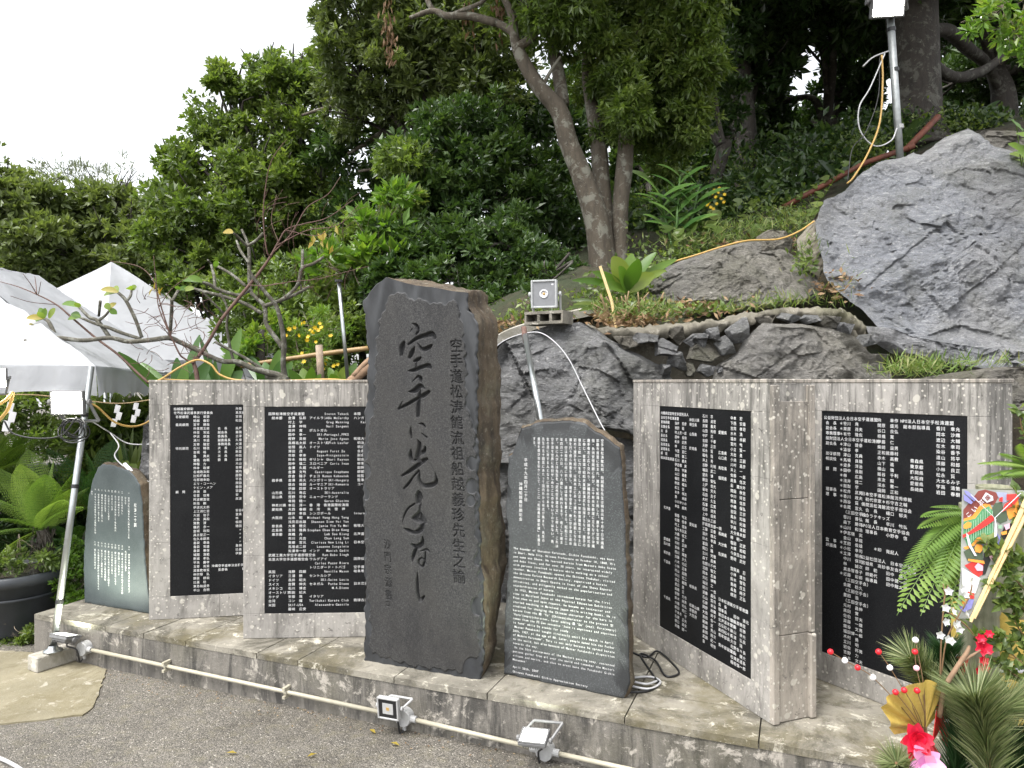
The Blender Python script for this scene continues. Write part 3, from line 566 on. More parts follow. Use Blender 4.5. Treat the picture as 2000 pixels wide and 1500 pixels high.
def stroke(pts, zoom):
    off, sc = zoom
    q = [(off[0] + a / sc, off[1] + b / sc, h / sc) for a, b, h in pts]
    if len(q) > 2: q = catmull(q, 5)
    pm = 3.65 / F; w3 = [(*ST(a, b), max(h, .1) * pm) for a, b, h in q]
    for (a, b, h0), (c, d2, h1) in zip(w3[:-1], w3[1:]):
        m = max(h0, h1) + .004; sel = (Sx > min(a, c) - m) & (Sx < max(a, c) + m) & (Z > min(b, d2) - m) & (Z < max(b, d2) + m)
        if not sel.any(): continue
        x, z = Sx[sel], Z[sel]; dx, dz = c - a, d2 - b; t = np.clip(((x - a) * dx + (z - b) * dz) / (dx * dx + dz * dz + 1e-9), 0, 1)
        dist = np.hypot(x - a - t * dx, z - b - t * dz) - (h0 + t * (h1 - h0))
        carve[sel] = np.maximum(carve[sel], np.clip(-dist * 2.6, 0, .024))
ZA, ZB, ZC = ((760, 620), 8.333), ((760, 790), 8.333), ((760, 940), 5.767)
for st in [[(375, 100, 10), (440, 130, 35), (470, 210, 30), (440, 275, 18)], [(375, 190, 12), (320, 255, 3)], [(240, 400, 25), (210, 490, 55), (195, 610, 32)], [(310, 440, 20), (450, 340, 35), (600, 290, 45), (690, 270, 52), (735, 325, 42)],
           [(460, 420, 10), (540, 520, 38), (640, 490, 42), (690, 450, 22)], [(410, 480, 15), (370, 570, 45), (330, 650, 34)], [(510, 655, 22), (460, 690, 38), (405, 715, 25)], [(440, 720, 18), (430, 830, 18)], [(310, 870, 12), (400, 860, 38), (560, 800, 38), (640, 790, 48), (675, 825, 26)],
           [(460, 945, 15), (505, 990, 42), (510, 1045, 20)], [(460, 960, 22), (365, 1058, 5)], [(320, 1210, 15), (420, 1190, 52), (500, 1115, 45), (565, 1150, 22)], [(645, 1210, 32), (560, 1270, 44), (440, 1330, 35), (300, 1410, 34), (150, 1490, 22)], [(150, 1490, 22), (210, 1370, 8)], [(500, 1180, 20), (480, 1350, 40), (470, 1517, 45), (465, 1610, 34)]]: stroke(st, ZA)
for st in [[(355, 345, 4), (345, 450, 27), (362, 545, 22)], [(480, 315, 8), (540, 320, 28), (580, 368, 22)], [(535, 475, 12), (605, 535, 24)], [(460, 580, 14), (490, 650, 42), (480, 760, 46), (455, 860, 46)], [(350, 740, 18), (345, 840, 40), (380, 915, 32), (450, 890, 20)], [(585, 695, 22), (565, 765, 40), (480, 810, 40)],
           [(615, 885, 26), (560, 915, 44), (480, 980, 44), (340, 1080, 38), (210, 1160, 22)], [(480, 1080, 24), (390, 1180, 20), (320, 1280, 28), (240, 1370, 20)], [(490, 1110, 22), (490, 1230, 30), (560, 1320, 42), (700, 1310, 46), (765, 1250, 36), (745, 1100, 8)], [(640, 900, 5), (730, 1080, 5)], [(460, 880, 38), (505, 960, 38)]]: stroke(st, ZB)
for st in [[(330, 105, 10), (335, 170, 48), (325, 240, 30)], [(285, 255, 13), (210, 310, 15), (165, 400, 11), (150, 480, 4)], [(345, 250, 22), (338, 340, 15), (300, 405, 38), (272, 420, 22)], [(340, 340, 14), (370, 420, 42), (422, 466, 13)], [(385, 450, 30), (360, 540, 34), (290, 578, 28), (210, 552, 24), (165, 530, 8)], [(290, 425, 32), (360, 455, 34)],
           [(375, 625, 10), (368, 700, 30), (310, 740, 34), (258, 715, 18)], [(300, 760, 24), (268, 850, 24), (262, 905, 10)], [(350, 790, 6), (420, 770, 16), (455, 797, 10)], [(405, 800, 13), (402, 870, 15), (375, 960, 18), (335, 935, 16), (332, 890, 14), (370, 865, 13), (410, 920, 15), (428, 940, 8)], [(317, 1010, 3), (315, 1120, 20), (320, 1250, 23), (345, 1345, 26), (390, 1300, 17)]]: stroke(st, ZC)
def carve_glyph(ch, px, py, hpx, depth, squash=.95):
    s_, z_ = ST(px, py); h = hpx * 3.62 / F; vv, tt = glyph(ch, .01)
    x = (vv[:, 0] - .5) * h * squash + s_; y = (vv[:, 1] - .38) * h + z_; x = x - (y - z_) * .12
    sel = np.where((Sx > x.min() - .002) & (Sx < x.max() + .002) & (Z > y.min() - .002) & (Z < y.max() + .002))
    gx_, gz_ = Sx[sel], Z[sel]; ins = np.zeros(len(gx_), bool)
    for a, b, c in tt:
        d1 = (x[b] - x[a]) * (gz_ - y[a]) - (y[b] - y[a]) * (gx_ - x[a]); d2 = (x[c] - x[b]) * (gz_ - y[b]) - (y[c] - y[b]) * (gx_ - x[b]); d3 = (x[a] - x[c]) * (gz_ - y[c]) - (y[a] - y[c]) * (gx_ - x[c])
        ins |= ((d1 >= 0) & (d2 >= 0) & (d3 >= 0)) | ((d1 <= 0) & (d2 <= 0) & (d3 <= 0))
    carve[sel] = np.maximum(carve[sel], ins * depth)
for i, ch in enumerate('空手道松涛館流祖船越義珍先生之諭'):
    t = i / 15; carve_glyph(ch, 891 + 5 * t, 675 + 451 * t, 28, .008, .98)
for i, ch in enumerate('沙門宗源書'): carve_glyph(ch, 757 + 2 * i / 4, 1063 + 99 * i / 4, 21, .005, .8)
s_, z_ = ST(758, 1180); sq = (np.abs(Sx - s_) < .012) & (np.abs(Z - z_) < .013) & ~((np.abs(Sx - s_) < .008) & (np.abs(Z - z_) < .009) & (np.sin(Sx * 1800) * np.sin(Z * 1500) > -.2)); carve[sq] = np.maximum(carve[sq], .003)
# natural cleft margin left round the hammered field
inner = np.array([ST(*p) for p in [(724, 1276), (720, 1200), (716, 1129), (712, 1060), (713, 986), (716, 940), (714, 905), (719, 870), (722, 827), (728, 804), (733, 744), (733, 718), (736, 660), (744, 615), (756, 590), (764, 576), (778, 569), (799, 583), (825, 586), (850, 594), (873, 592), (886, 586), (893, 600), (902, 622), (905, 660), (910, 718), (910, 786), (913, 809), (922, 828), (927, 845), (928, 890), (929, 960), (928, 1040), (933, 1080), (936, 1150), (938, 1230), (934, 1290), (928, 1315), (800, 1300)]])
def inpoly(px, pz, poly):
    ins = np.zeros(px.shape, bool); j = len(poly) - 1
    for i in range(len(poly)):
        xi, zi = poly[i]; xj, zj = poly[j]; c = ((zi > pz) != (zj > pz)) & (px < (xj - xi) * (pz - zi) / (zj - zi + 1e-12) + xi); ins ^= c; j = i
    return ins
jx = Sx + .006 * np.sin(Z * 60) + .004 * np.sin(Z * 133 + Sx * 40); jz = Z + .006 * np.sin(Sx * 70) + .004 * np.sin(Sx * 150)
marg = (~inpoly(jx, jz, inner)).astype(float)
for px, py, r_ in [(714, 965, 10), (713, 920, 13), (714, 1040, 11), (716, 1185, 9), (716, 1225, 12), (921, 905, 11), (921, 950, 12), (919, 978, 9), (933, 1095, 9), (932, 1185, 14), (938, 1240, 7), (938, 1295, 10), (924, 1312, 22)]:
    a, b = ST(px, py); marg = np.maximum(marg, (np.hypot(Sx - a, (Z - b) * .8) < r_ * 3.6 / F).astype(float))
for _ in range(2): marg[1:-1, 1:-1] = (marg[1:-1, 1:-1] * 2 + marg[:-2, 1:-1] + marg[2:, 1:-1] + marg[1:-1, :-2] + marg[1:-1, 2:]) / 6
edge_d = np.minimum(Sx - SL, SR - Sx); rnd_edge = np.clip((.012 - edge_d) / .012, 0, 1) ** 2 * .008
dep = carve + marg * .005 + rnd_edge + .002 * np.sin(Sx * 9) * np.sin(Z * 5) + marg * .004 * np.sin(Z * 23 + 3 * np.sin(Sx * 30))
FV = s0p[None, None, :] + Sx[..., None] * sd + dep[..., None] * (-sn); FV[..., 2] = Z
stele = thing('tall_stele', 'tall dark natural stele with large carved brush calligraphy, tallest stone on the plinth', 'stele', tuple(s0p))
mb = MB(); mb.grid(FV); build(mb, 'carved_face', M['face'], stele, True, dict(margin=marg.ravel(), carve=np.clip(carve.ravel() / .009, 0, 1)))
# rough body behind the face: rings from front to back
ring = [(SL[i, 0], Z[i, 0]) for i in range(0, NV, 14)] + [(Sx[-1, j], topz[j]) for j in range(0, NU, 10)] + [(SR[i, -1], Z[i, -1]) for i in range(NV - 1, -1, -14)] + [(Sx[0, j], Z[0, j]) for j in range(NU - 1, 0, -10)]
ring = np.array(ring); nr = len(ring); V = []
cz = (PLZ + topz.max()) / 2; cs = ring[:, 0].mean()
for k, t in enumerate(np.linspace(0, 1, 26)):
    dp = .0135 + .30 * t; g = np.zeros((nr, 3)); sh = 1 - .10 * max(0, t - .62) / .38
    for i, (a, b) in enumerate(ring):
        nn = mnoise.fractal(Vector((a * 5, dp * 7, b * 4)), .9, 2.1, 5) * .022 * min(1, t * 6)
        ex = (a - cs) * sh; top = max(0, b - 1.6) / .6
        aa = cs + ex * (1 + nn * 3) + (.03 * t * (1 - top) if ex > 0 else 0) - (.0 if ex < 0 else .09 * t * max(0, .5 - (b - PLZ)) / .5)
        g[i] = s0p + sd * aa - sn * dp; g[i, 2] = max(PLZ - .01, b + nn + (.028 * math.sin(t * 2.2) * (b > PLZ + .05) if top > .6 else 0))
    V.append(g)
V.append(np.repeat(V[-1].mean(0)[None], nr, 0))
mb = MB(); mb.grid(np.array(V), closeu=True); build(mb, 'rough_body', M['side'], stele, True)

# ------------------------------------------------------------------ two lower slabs with white lettering
def slab_stone(name, label, p0, d, outline, thick, fmat, bmat, lean=.0, flakes=(), acc=None, wob_=.003, shade=None):
    p0 = np.array([*p0, PLZ]); d = np.array([*d, 0.]); d /= np.linalg.norm(d); n = np.array([d[1], -d[0], 0]); o = np.array([plane_sz(*q, p0, d) for q in outline])
    o2 = [];
    for a, b in zip(o, np.roll(o, -1, 0)):
        m = max(1, int(np.linalg.norm(b - a) / .012))
        for t in range(m): o2.append(a + (b - a) * t / m)
    o = np.array(o2); base = o[:, 1] < PLZ + .012; o[base, 1] = np.maximum(o[base, 1], PLZ - .004)
    root = thing(name, label, 'inscribed stone', tuple(p0)); c = o.mean(0); N = len(o); rr = np.array([0, .25, .5, .7, .82, .9, .95, .985, 1.0])
    jit = np.array([mnoise.fractal(Vector((a * 22, b * 22, 3.3)), .8, 2, 4) for a, b in o]) * wob_ * 2
    Vf, mg = [], []
    fl = [plane_sz(x, y, p0, d) + (r * 3.4 / F,) for x, y, r in flakes]
    for t in rr:
        q = c + (o - c) * t; q = q + (q - c) / (np.linalg.norm(q - c, axis=1, keepdims=True) + 1e-6) * (jit * (t > .9))[:, None]; m = np.zeros(N)
        for a, b, r_ in fl: m = np.maximum(m, (np.hypot(q[:, 0] - a, q[:, 1] - b) < r_ * (1 + 20 * jit)).astype(float))
        dd = (.007 if t == 1 else .002 if t > .98 else 0) + m * .003
        w3 = p0 + q[:, :1] * d - n * np.asarray(dd).reshape(-1, 1) if np.ndim(dd) else p0 + q[:, :1] * d - n * dd
        w3[:, 2] = q[:, 1]; Vf.append(w3); mg.append(m)
    mb = MB(); mb.grid(np.array(Vf), closeu=True); face = build(mb, 'polished_face', fmat, root, False, dict(margin=np.concatenate(mg)))
    Vb = []
    for t in np.linspace(0, 1, 9):
        q = c + (o - c) * (1 + .03 * math.sin(3.1 * t) - .06 * t * t); q = q + ((q - c) / np.linalg.norm(q - c, axis=1, keepdims=True)) * (jit * (1 + 2 * t))[:, None]
        w3 = p0 + q[:, :1] * d - n * (.0075 + thick * t); w3[:, 2] = np.maximum(q[:, 1], PLZ - .004); Vb.append(w3)
    Vb.append(np.repeat(Vb[-1].mean(0)[None], N, 0)); mb = MB(); mb.grid(np.array(Vb), closeu=True); build(mb, 'rough_back', bmat, root, True, dict(margin=np.zeros(10 * N)))
    if acc: build(letters(acc, (p0[0], p0[1], 0), d, .0014), 'inscription', M['paint'], face)
    return root
E_p, E_d = (-.043, 3.561), (.55, -.276)
E_out = [(983, 1317), (984, 1260), (985, 1194), (990, 1128), (992, 1084), (993, 1048), (987, 1010), (987, 987), (991, 931), (993, 893), (999, 888), (1008, 862), (1017, 836), (1055, 824), (1092, 821), (1116, 822), (1142, 827), (1159, 839), (1185, 856), (1210, 875), (1215, 912), (1216, 968), (1221, 1043), (1222, 1100), (1225, 1172), (1227, 1238), (1230, 1333), (1224, 1352), (1217, 1366), (1100, 1342)]
jp = ['空手道松涛館先祖、船越義珍先生は明治元年十月十日沖縄県', '那覇市首里に生まれ、雅号を松涛と称した。唐手を安里安', '恒・糸洲安恒両師に学び、三十有余年教壇に立ちながら沖縄', '唐手有志と広く交わり、沖縄尚武会を開き、沖縄唐手研究会', 'に参じ、首里城で昭和天皇御前演武を指揮するなど、唐手の', '普及と統一に力を尽くした。大正十一年体育展覧会で本土に', '初めて唐手を紹介、以来本土にあって請われて師範となり指', '導を行う傍ら教書を著し、唐手を空手に、後に空手道と改め', 'る。空は般若心経に依り、道は修行を意とする。昭和三十二', '年四月二十六日、八十八歳にして終わるまで、倦くして倦ま', 'ず。後に人びとは先生を「近代空手道の父」と称した。これは', '空手道を世界に布衍せしめたことのみをいうのではない、先', '生の道に対する人となりに依るのである。', '先生の五十回忌にあたって国内外から有志が集まり、先生の', '遺徳を偲び功を彰かにして、ここに「船越義珍顕彰碑」を建立', 'する。']
en = ['The founder of Shotokan Karatedo, Gichin Funakoshi, was born', 'in Shuri, Naha City, Okinawa Prefecture on October 10, 1868. His', 'pen name was Shoto. He learned karate from Masters Anko Asato', 'and Anko Itosu, and for over 30 years, he interacted widely', 'with persons involved in karate while working as a school', 'teacher. Master Funakoshi opened the Okinawa Shobukai, visited', 'the Okinawa Karate Research Society, supervised a karate', 'demonstration in Shuri Castle in front of the Showa Emperor', '(Hirohito), and diligently worked on the popularisation and', 'standardization of karate.', ' In 1922, Master Funakoshi introduced karate for the first', 'time in Mainland Japan at the Physical Education Exhibition.', 'From then on and upon request, he became an instructor and', 'started teaching in Mainland Japan while writing books. He is', 'credited for changing the Chinese character for the kara in', "karate from the 唐 'To' (Chinese)character to the present 空", "'Kara'(empty)character, later adding 道 'Do' (way). Kara(empty)", "comes from the 円 Zen sentence 'form is emptiness and emptiness", "is form' while Do stands for study.", ' Master Funakoshi taught tirelessly until his death in April', '26th, 1957, at the age of 88. Later, people named him the Father', "of Modern Karatedo'. This is not only because he spread karate", 'to the world, but also because of Master Funakoshis disposition', 'towards the way.', ' On the 50th anniversary of the Masters passing away, concerned', 'persons gather from all over the world and remember the Masters', 'virtues and merits, and thus we erect here the Funakoshi Gichin', "Monument'"]
ed = nrm(np.array([*E_d, 0])); EP = lambda x, y: plane_sz(x, y, (*E_p, 0), ed); acc = [[], [], 0]
tops = [857.5 + (1 - i / 15) * 0 for i in range(16)]
x0, x1 = 1176, 1043
for i, t in enumerate(jp):
    px = 1176.5 - i * 8.85; py = 857 - i * .25 if i < 15 else 853
    s, z = EP(px, py); s2, zb = EP(px, 1074 - (px - 1050) * .0 - (1176.5 - px) * .115); chh = (z - zb) / 27.2
    vline(acc, t, s - .008, z, .0158, chh, .003)
s, z = EP(1027.5, 894); vline(acc, '平成十九年四月二十日', s - .011, z, .0205, .0215, .004); s, z = EP(1017.5, 941); vline(acc, '沖縄船越義珍顕彰会', s - .011, z, .0205, .0215, .004)
sl0, zl = EP(1003, 1065); sr, _ = EP(1202, 1094); z_last = EP(1001, 1290)[1]
for i, t in enumerate(en):
    z = zl + (z_last - zl) * (i + 1) / 28; hline(acc, t, sl0 - .004 * (i / 28), z, (sr - sl0) / 60 / .52 * (.99 if len(t) < 62 else 60 / len(t)), .0150, .008)
for i, t in enumerate(['April 20th, 2007', 'Okinawa Funakoshi Gichin Appreciation Society']):
    z = EP(1001, 1304 + 9.5 * i)[1]; hline(acc, t, sl0 - .004, z, (sr - sl0) / 60 / .52, .0150, .008)
slab_stone('lettered_stele', 'waist high grey black stone densely lettered in Japanese and English, right of the tall stele', E_p, E_d, E_out, .09, M['slate1'], M['side'], acc=acc,
           flakes=[(1025, 845, 20), (1075, 820, 26), (1100, 815, 26), (1165, 845, 22), (1185, 865, 32), (1205, 890, 30), (986, 960, 16), (985, 1020, 10), (984, 1160, 12), (984, 1238, 14), (982, 1290, 16), (1228, 1210, 16), (1232, 1270, 20), (1226, 1330, 26)])
F_p, F_d = (-2.819, 4.721), (.544, -.23)
F_out = [(164, 1178), (163, 1130), (162, 1095), (166, 1030), (172, 970), (180, 937), (190, 913), (202, 906), (225, 910), (250, 919), (262, 930), (271, 947), (277, 985), (279, 1025), (282, 1090), (287, 1137), (291, 1175), (291, 1199)]
fd_ = nrm(np.array([*F_d, 0])); FP = lambda x, y: plane_sz(x, y, (*F_p, 0), fd_); acc = [[], [], 0]
up20 = ['一　空手は礼に始まり礼に終わることを', '　　忘るな', '二　空手に先手なし', '三　空手は義のたすけ', '四　先づ自己を知れ而して他を知れ', '五　技術より心術', '六　心は放たんことを要す', '七　禍は懈怠に生ず', '八　道場のみの空手と思うな', '九　空手の修行は一生である', '十　凡ゆるものを空手化せよ其処に妙味', '　あり']
lo20 = ['十一　空手は湯の如し絶えず熱を与えざ', '　　れば元の水に還る', '十二　勝つ考えは持つな負けぬ考えは必要', '十三　敵に因って転化せよ', '十四　戦いは虚実の操縦如何にあり', '十五　人の手足を剣と思え', '十六　男子門を出づれば百万の敵あり', '十七　構えは初心者に後は自然体', '十八　形は正しく実戦は別もの', '十九　力の強弱体の伸縮技の緩急を忘るな', '二十　常に思念工夫せよ']
for i, t in enumerate(up20):
    px = 252 - i * 6.55; s, z = FP(px, 960.5 - i * .72); vline(acc, t, s - .0085, z, .0165, .0166, .008)
for i, t in enumerate(lo20):
    px = 252.5 - i * 6.65; s, z = FP(px, 1066 - i * .95); vline(acc, t, s - .0085, z, .0165, .0166, .008)
s, z = FP(264.5, 982); vline(acc, '松涛二十訓', s - .012, z, .024, .031, .01)
slab_stone('green_slate_stone', 'small blue green slate with white Japanese precepts at the plinth left end', F_p, F_d, F_out, .10, M['slate2'], M['side'], acc=acc)

# ------------------------------------------------------------------ rocks
def chip(q, k):
    # chipped plates: every voronoi cell is a small plane with its own tilt
    c = mnoise.voronoi(q)[1][0]; h = mnoise.noise_vector(c * 7.31) ; d = q - c; return (d.x * h.x + d.y * h.y + d.z * h.z) * k * .45 + h.x * k * .07
def rock_mb(outline, Y, depth, seed, tilt=.3, nr=46, nt=220, facets=9, rough=1.0, zlow=None):
    rg = np.random.default_rng(seed); z0 = min(P(*q, Y)[2] for q in outline); o = []
    for qx, qy in outline:
        a = -(qy - 747) / F; zz = (CAMH + a * (Y - tilt * z0)) / (1 - a * tilt); o.append(((qx - 1000) / F * (Y + tilt * (zz - z0)), zz))
    o = np.array(o)
    seg = np.linalg.norm(np.roll(o, -1, 0) - o, axis=1); cum = np.r_[0, np.cumsum(seg)]; tt = np.linspace(0, cum[-1], nt, endpoint=False)
    oc = np.vstack([o, o[:1]]); ox = np.interp(tt, cum, oc[:, 0]); oz = np.interp(tt, cum, oc[:, 1]); c = np.array([ox.mean(), oz.mean()])
    Rm = max(np.ptp(ox), np.ptp(oz)) / 2
    pl = [(rg.normal(0, .55), rg.normal(.1, .5), rg.uniform(.45, 1.0)) for _ in range(facets)]
    jit = np.array([mnoise.fractal(Vector((a * 6, seed, b * 6)), .8, 2.1, 5) for a, b in zip(ox, oz)]) * .018 * rough
    def surf(rs, sign):
        V = []
        for r in rs:
            x = c[0] + (ox - c[0]) * r * (1 + jit / Rm * r); z = c[1] + (oz - c[1]) * r * (1 + jit / Rm * r); u_, v_ = (x - c[0]) / Rm, (z - c[1]) / Rm
            dm = np.full(nt, 9.)
            for a, b, k in pl: dm = np.minimum(dm, a * u_ + b * v_ + k)
            dome = np.clip(np.minimum(dm * .75, 1.9 * (1 - r ** 2.2)), -.08, 1.2) * min(1, (1 - r) * 9 + (0 if sign > 0 else .0))
            if sign < 0: dome = .8 * (1 - r ** 2)
            n = np.zeros(nt)
            if sign > 0:
                for i in range(nt):
                    pt = Vector((x[i] * 1.0 + seed * 3.1, z[i] * 1.0, seed * 1.7)); q = Vector((pt.x * .8 + pt.y * .6, (pt.y * .8 - pt.x * .6) * 2.2, seed))
                    n[i] = (mnoise.ridged_multi_fractal(q * 1.1, .9, 2.2, 6, 1.0, 2.0) - 1.1) * .03 + mnoise.fractal(pt * 7, .7, 2.2, 5) * .03 + chip(Vector((pt.x * 1.5, pt.y * 1.7 + pt.x * .5, seed)), .30) + chip(Vector((pt.x * 4 + pt.y, pt.y * 5, seed)), .12) + (mnoise.cell(q * 1.7) - .5) * .018 * min(1, (1 - r) * 6)
            y = Y + tilt * (z - z0) - sign * depth * dome - n * rough * min(1, (1 - r) * 10 + .15)
            V.append(np.stack([x, y, z], -1))
        return V
    rs = np.linspace(0.004, 1, nr) ** .8; mb = MB(); mb.grid(np.array(surf(rs, 1)), closeu=True); mb.grid(np.array(surf(np.linspace(1, 0.004, 8), -1)), closeu=True); return mb
def boulder(label, outline, Y, depth, seed, mat, tilt=.3, name='boulder', **k):
    o = solo(rock_mb(outline, Y, depth, seed, tilt, **k), name, mat, label, 'boulder', None, True)
    try: o.data.set_sharp_from_angle(angle=R(28))
    except Exception: pass
    return o
boulder('big dark rough boulder filling the space between the tall stele and the edgewise wall', [(950, 720), (962, 690), (985, 668), (1020, 650), (1060, 640), (1100, 629), (1130, 627), (1165, 645), (1200, 668), (1245, 690), (1290, 715), (1330, 755), (1345, 830), (1310, 880), (1260, 865), (1225, 845), (1180, 838), (1120, 850), (1060, 880), (1000, 905), (960, 900), (940, 830)], 4.8, .42, 3, M['rock3'], .25)
boulder('shadowed boulder low behind the lettered slab, under the big dark one', [(950, 920), (1000, 880), (1060, 862), (1150, 850), (1220, 858), (1300, 880), (1330, 1000), (1320, 1150), (1280, 1260), (1150, 1300), (1020, 1290), (955, 1230), (935, 1060)], 4.72, .15, 5, M['rock3'], .1)
boulder('rounded mossy grey brown boulder just above the edgewise wall', [(1385, 765), (1400, 715), (1440, 688), (1470, 645), (1490, 630), (1560, 634), (1620, 640), (1665, 655), (1700, 690), (1740, 728), (1745, 770), (1690, 800), (1600, 810), (1450, 805)], 4.82, .36, 11, M['rockp'], .2)
boulder('wide brown stained boulder with a dark hollow, on the ledge below the slope', [(1262, 560), (1275, 540), (1300, 520), (1340, 505), (1390, 488), (1440, 475), (1475, 471), (1510, 480), (1550, 500), (1590, 530), (1606, 560), (1585, 590), (1500, 602), (1420, 610), (1340, 620), (1290, 625), (1262, 600)], 5.95, .5, 17, M['rockp'], .5)
boulder('huge blue grey cracked boulder, largest rock at the right', [(1593, 440), (1600, 415), (1612, 392), (1650, 372), (1682, 338), (1722, 315), (1758, 308), (1785, 298), (1790, 312), (1822, 286), (1850, 265), (1890, 252), (1912, 262), (1940, 285), (1985, 300), (2070, 330), (2160, 420), (2180, 600), (2100, 690), (2010, 705), (1960, 700), (1880, 685), (1800, 672), (1745, 655), (1715, 640), (1680, 600), (1640, 575), (1615, 545), (1603, 500)], 5.5, .42, 23, M['rock'], .55, nr=70, nt=420, facets=13)
boulder('long blue grey ledge rock under the huge cracked boulder', [(1688, 636), (1740, 650), (1830, 668), (1920, 680), (2010, 690), (2120, 700), (2120, 745), (1985, 745), (1900, 722), (1800, 706), (1738, 690), (1705, 668)], 5.05, .3, 29, M['rock'], .5)
boulder('small grey rock wedged between the wide boulder and the slope', [(1468, 490), (1478, 462), (1500, 448), (1530, 452), (1548, 470), (1540, 500), (1500, 505)], 6.35, .2, 31, M['rock2'], .4, nr=16, nt=70)
boulder('brown rock slab leaning against the left side of the huge boulder', [(1555, 470), (1580, 440), (1604, 408), (1625, 430), (1628, 500), (1600, 540), (1575, 530), (1560, 500)], 6.1, .18, 37, M['mortar'], .5, nr=16, nt=70)
boulder('flat grey rock topping the huge boulder at the right edge', [(1905, 262), (1925, 254), (1985, 256), (2040, 264), (2060, 300), (1990, 300), (1935, 290)], 6.9, .15, 41, M['rock2'], .4, nr=14, nt=60)
boulder('narrow dark rock standing between the small slate and the leftmost name wall', [(268, 1195), (276, 900), (280, 830), (300, 790), (340, 790), (345, 1195)], 4.75, .1, 43, M['rock3'], .05, nr=20, nt=90)
boulder('low grey rock under the dark flower pot', [(-20, 1280), (-10, 1205), (40, 1190), (66, 1200), (72, 1240), (70, 1285), (30, 1290)], 4.75, .12, 47, M['rock2'], .1, nr=16, nt=70)
rub = thing('rubble_wall', 'low wall of mortared broken stones between the boulders', 'rubble wall', tuple(P(1350, 700, 5)))
for k, (cx, cy, hw, hh) in enumerate([(1222, 668, 30, 12), (1262, 660, 22, 15), (1300, 680, 26, 17), (1322, 655, 15, 17), (1362, 665, 27, 13), (1398, 653, 24, 12), (1372, 690, 36, 18), (1418, 676, 26, 16), (1328, 704, 24, 18), (1350, 722, 14, 12), (1446, 648, 26, 24), (1384, 722, 20, 14), (1500, 624, 22, 9), (1540, 620, 22, 11), (1578, 625, 18, 10), (1616, 630, 26, 15), (1652, 645, 24, 14), (1688, 668, 22, 12), (1715, 700, 20, 12), (1302, 722, 14, 14)]):
    rg = np.random.default_rng(100 + k); m = rg.integers(5, 8); th = np.sort(rg.uniform(0, 6.28, m) * .25 + np.arange(m) * 6.28 / m * .9); ol = [(cx + hw * 1.12 * math.cos(t) * rg.uniform(.9, 1.15), cy + hh * 1.15 * math.sin(t) * rg.uniform(.9, 1.15)) for t in th][::-1]
    s_ = build(rock_mb(ol, 4.93 if cx < 1480 else 4.98, .15, 60 + k, .2, nr=12, nt=48, facets=4, rough=.5), 'stone', M['rock3'] if k % 3 else M['rock2'], rub, True)
    try: s_.data.set_sharp_from_angle(angle=R(28))
    except Exception: pass
mb = MB()
cap = [P(1135, 634, 5.1), P(1180, 641, 5.1), P(1250, 640, 5.1), P(1330, 634, 5.1), P(1400, 626, 5.1), P(1470, 612, 5.1), P(1550, 602, 5.1), P(1640, 606, 5.1), P(1690, 636, 5.1)]
cq = catmull(cap, 14); cq[:, 1] = 5.1; VV = []
for dy, dz in ((.02, -.085), (-.012, -.06), (-.02, -.03), (-.008, -.004), (.06, .006), (.25, .0), (.6, -.02), (.9, -.2)):
    q = cq + np.array([0, dy, dz]); VV.append(q + np.array([[mnoise.fractal(Vector(p * 5), .8, 2, 5) * .02, mnoise.fractal(Vector(p * 14 + 3), .8, 2, 5) * .03, mnoise.fractal(Vector(p * 16 + 9), .7, 2, 5) * .026] for p in q]))
mb.grid(np.array(VV)); ba = [P(1190, 662, 5.3), P(1330, 662, 5.3), P(1470, 634, 5.3), P(1690, 640, 5.3)]; ba = catmull(ba, 8); mb.grid(np.array([ba + [0, .0, .0], ba + [0, -.02, -.18], ba + [0, 0, -.42]]))
build(mb, 'mortar_cap', M['mortar'], rub, True)
boulder('ragged low stone edging along the bottom right wall top', [(1720, 800), (1722, 748), (1770, 742), (1850, 730), (1930, 718), (2080, 712), (2080, 800)], 4.3, .12, 51, M['rock2'], .6, nr=24, nt=140)
mb = MB(); gp = [P(930, 690, 5.6), P(985, 655, 5.7), P(1040, 635, 5.8), P(1100, 618, 5.9), P(1175, 603, 6.0)]; gp = catmull(gp, 6)
mb.grid(np.stack([gp + [0, -.1, -.05], gp + [0, -.1, .02], gp + [0, -.07, .03], gp + [0, -.04, -.02], gp + [0, .16, -.01], gp + [0, .19, .05], gp + [0, .25, .05], gp + [0, .25, -.1]], 1))
solo(mb, 'concrete_gutter', M['block'], 'pale curved concrete gutter running up behind the dark boulder', 'gutter')

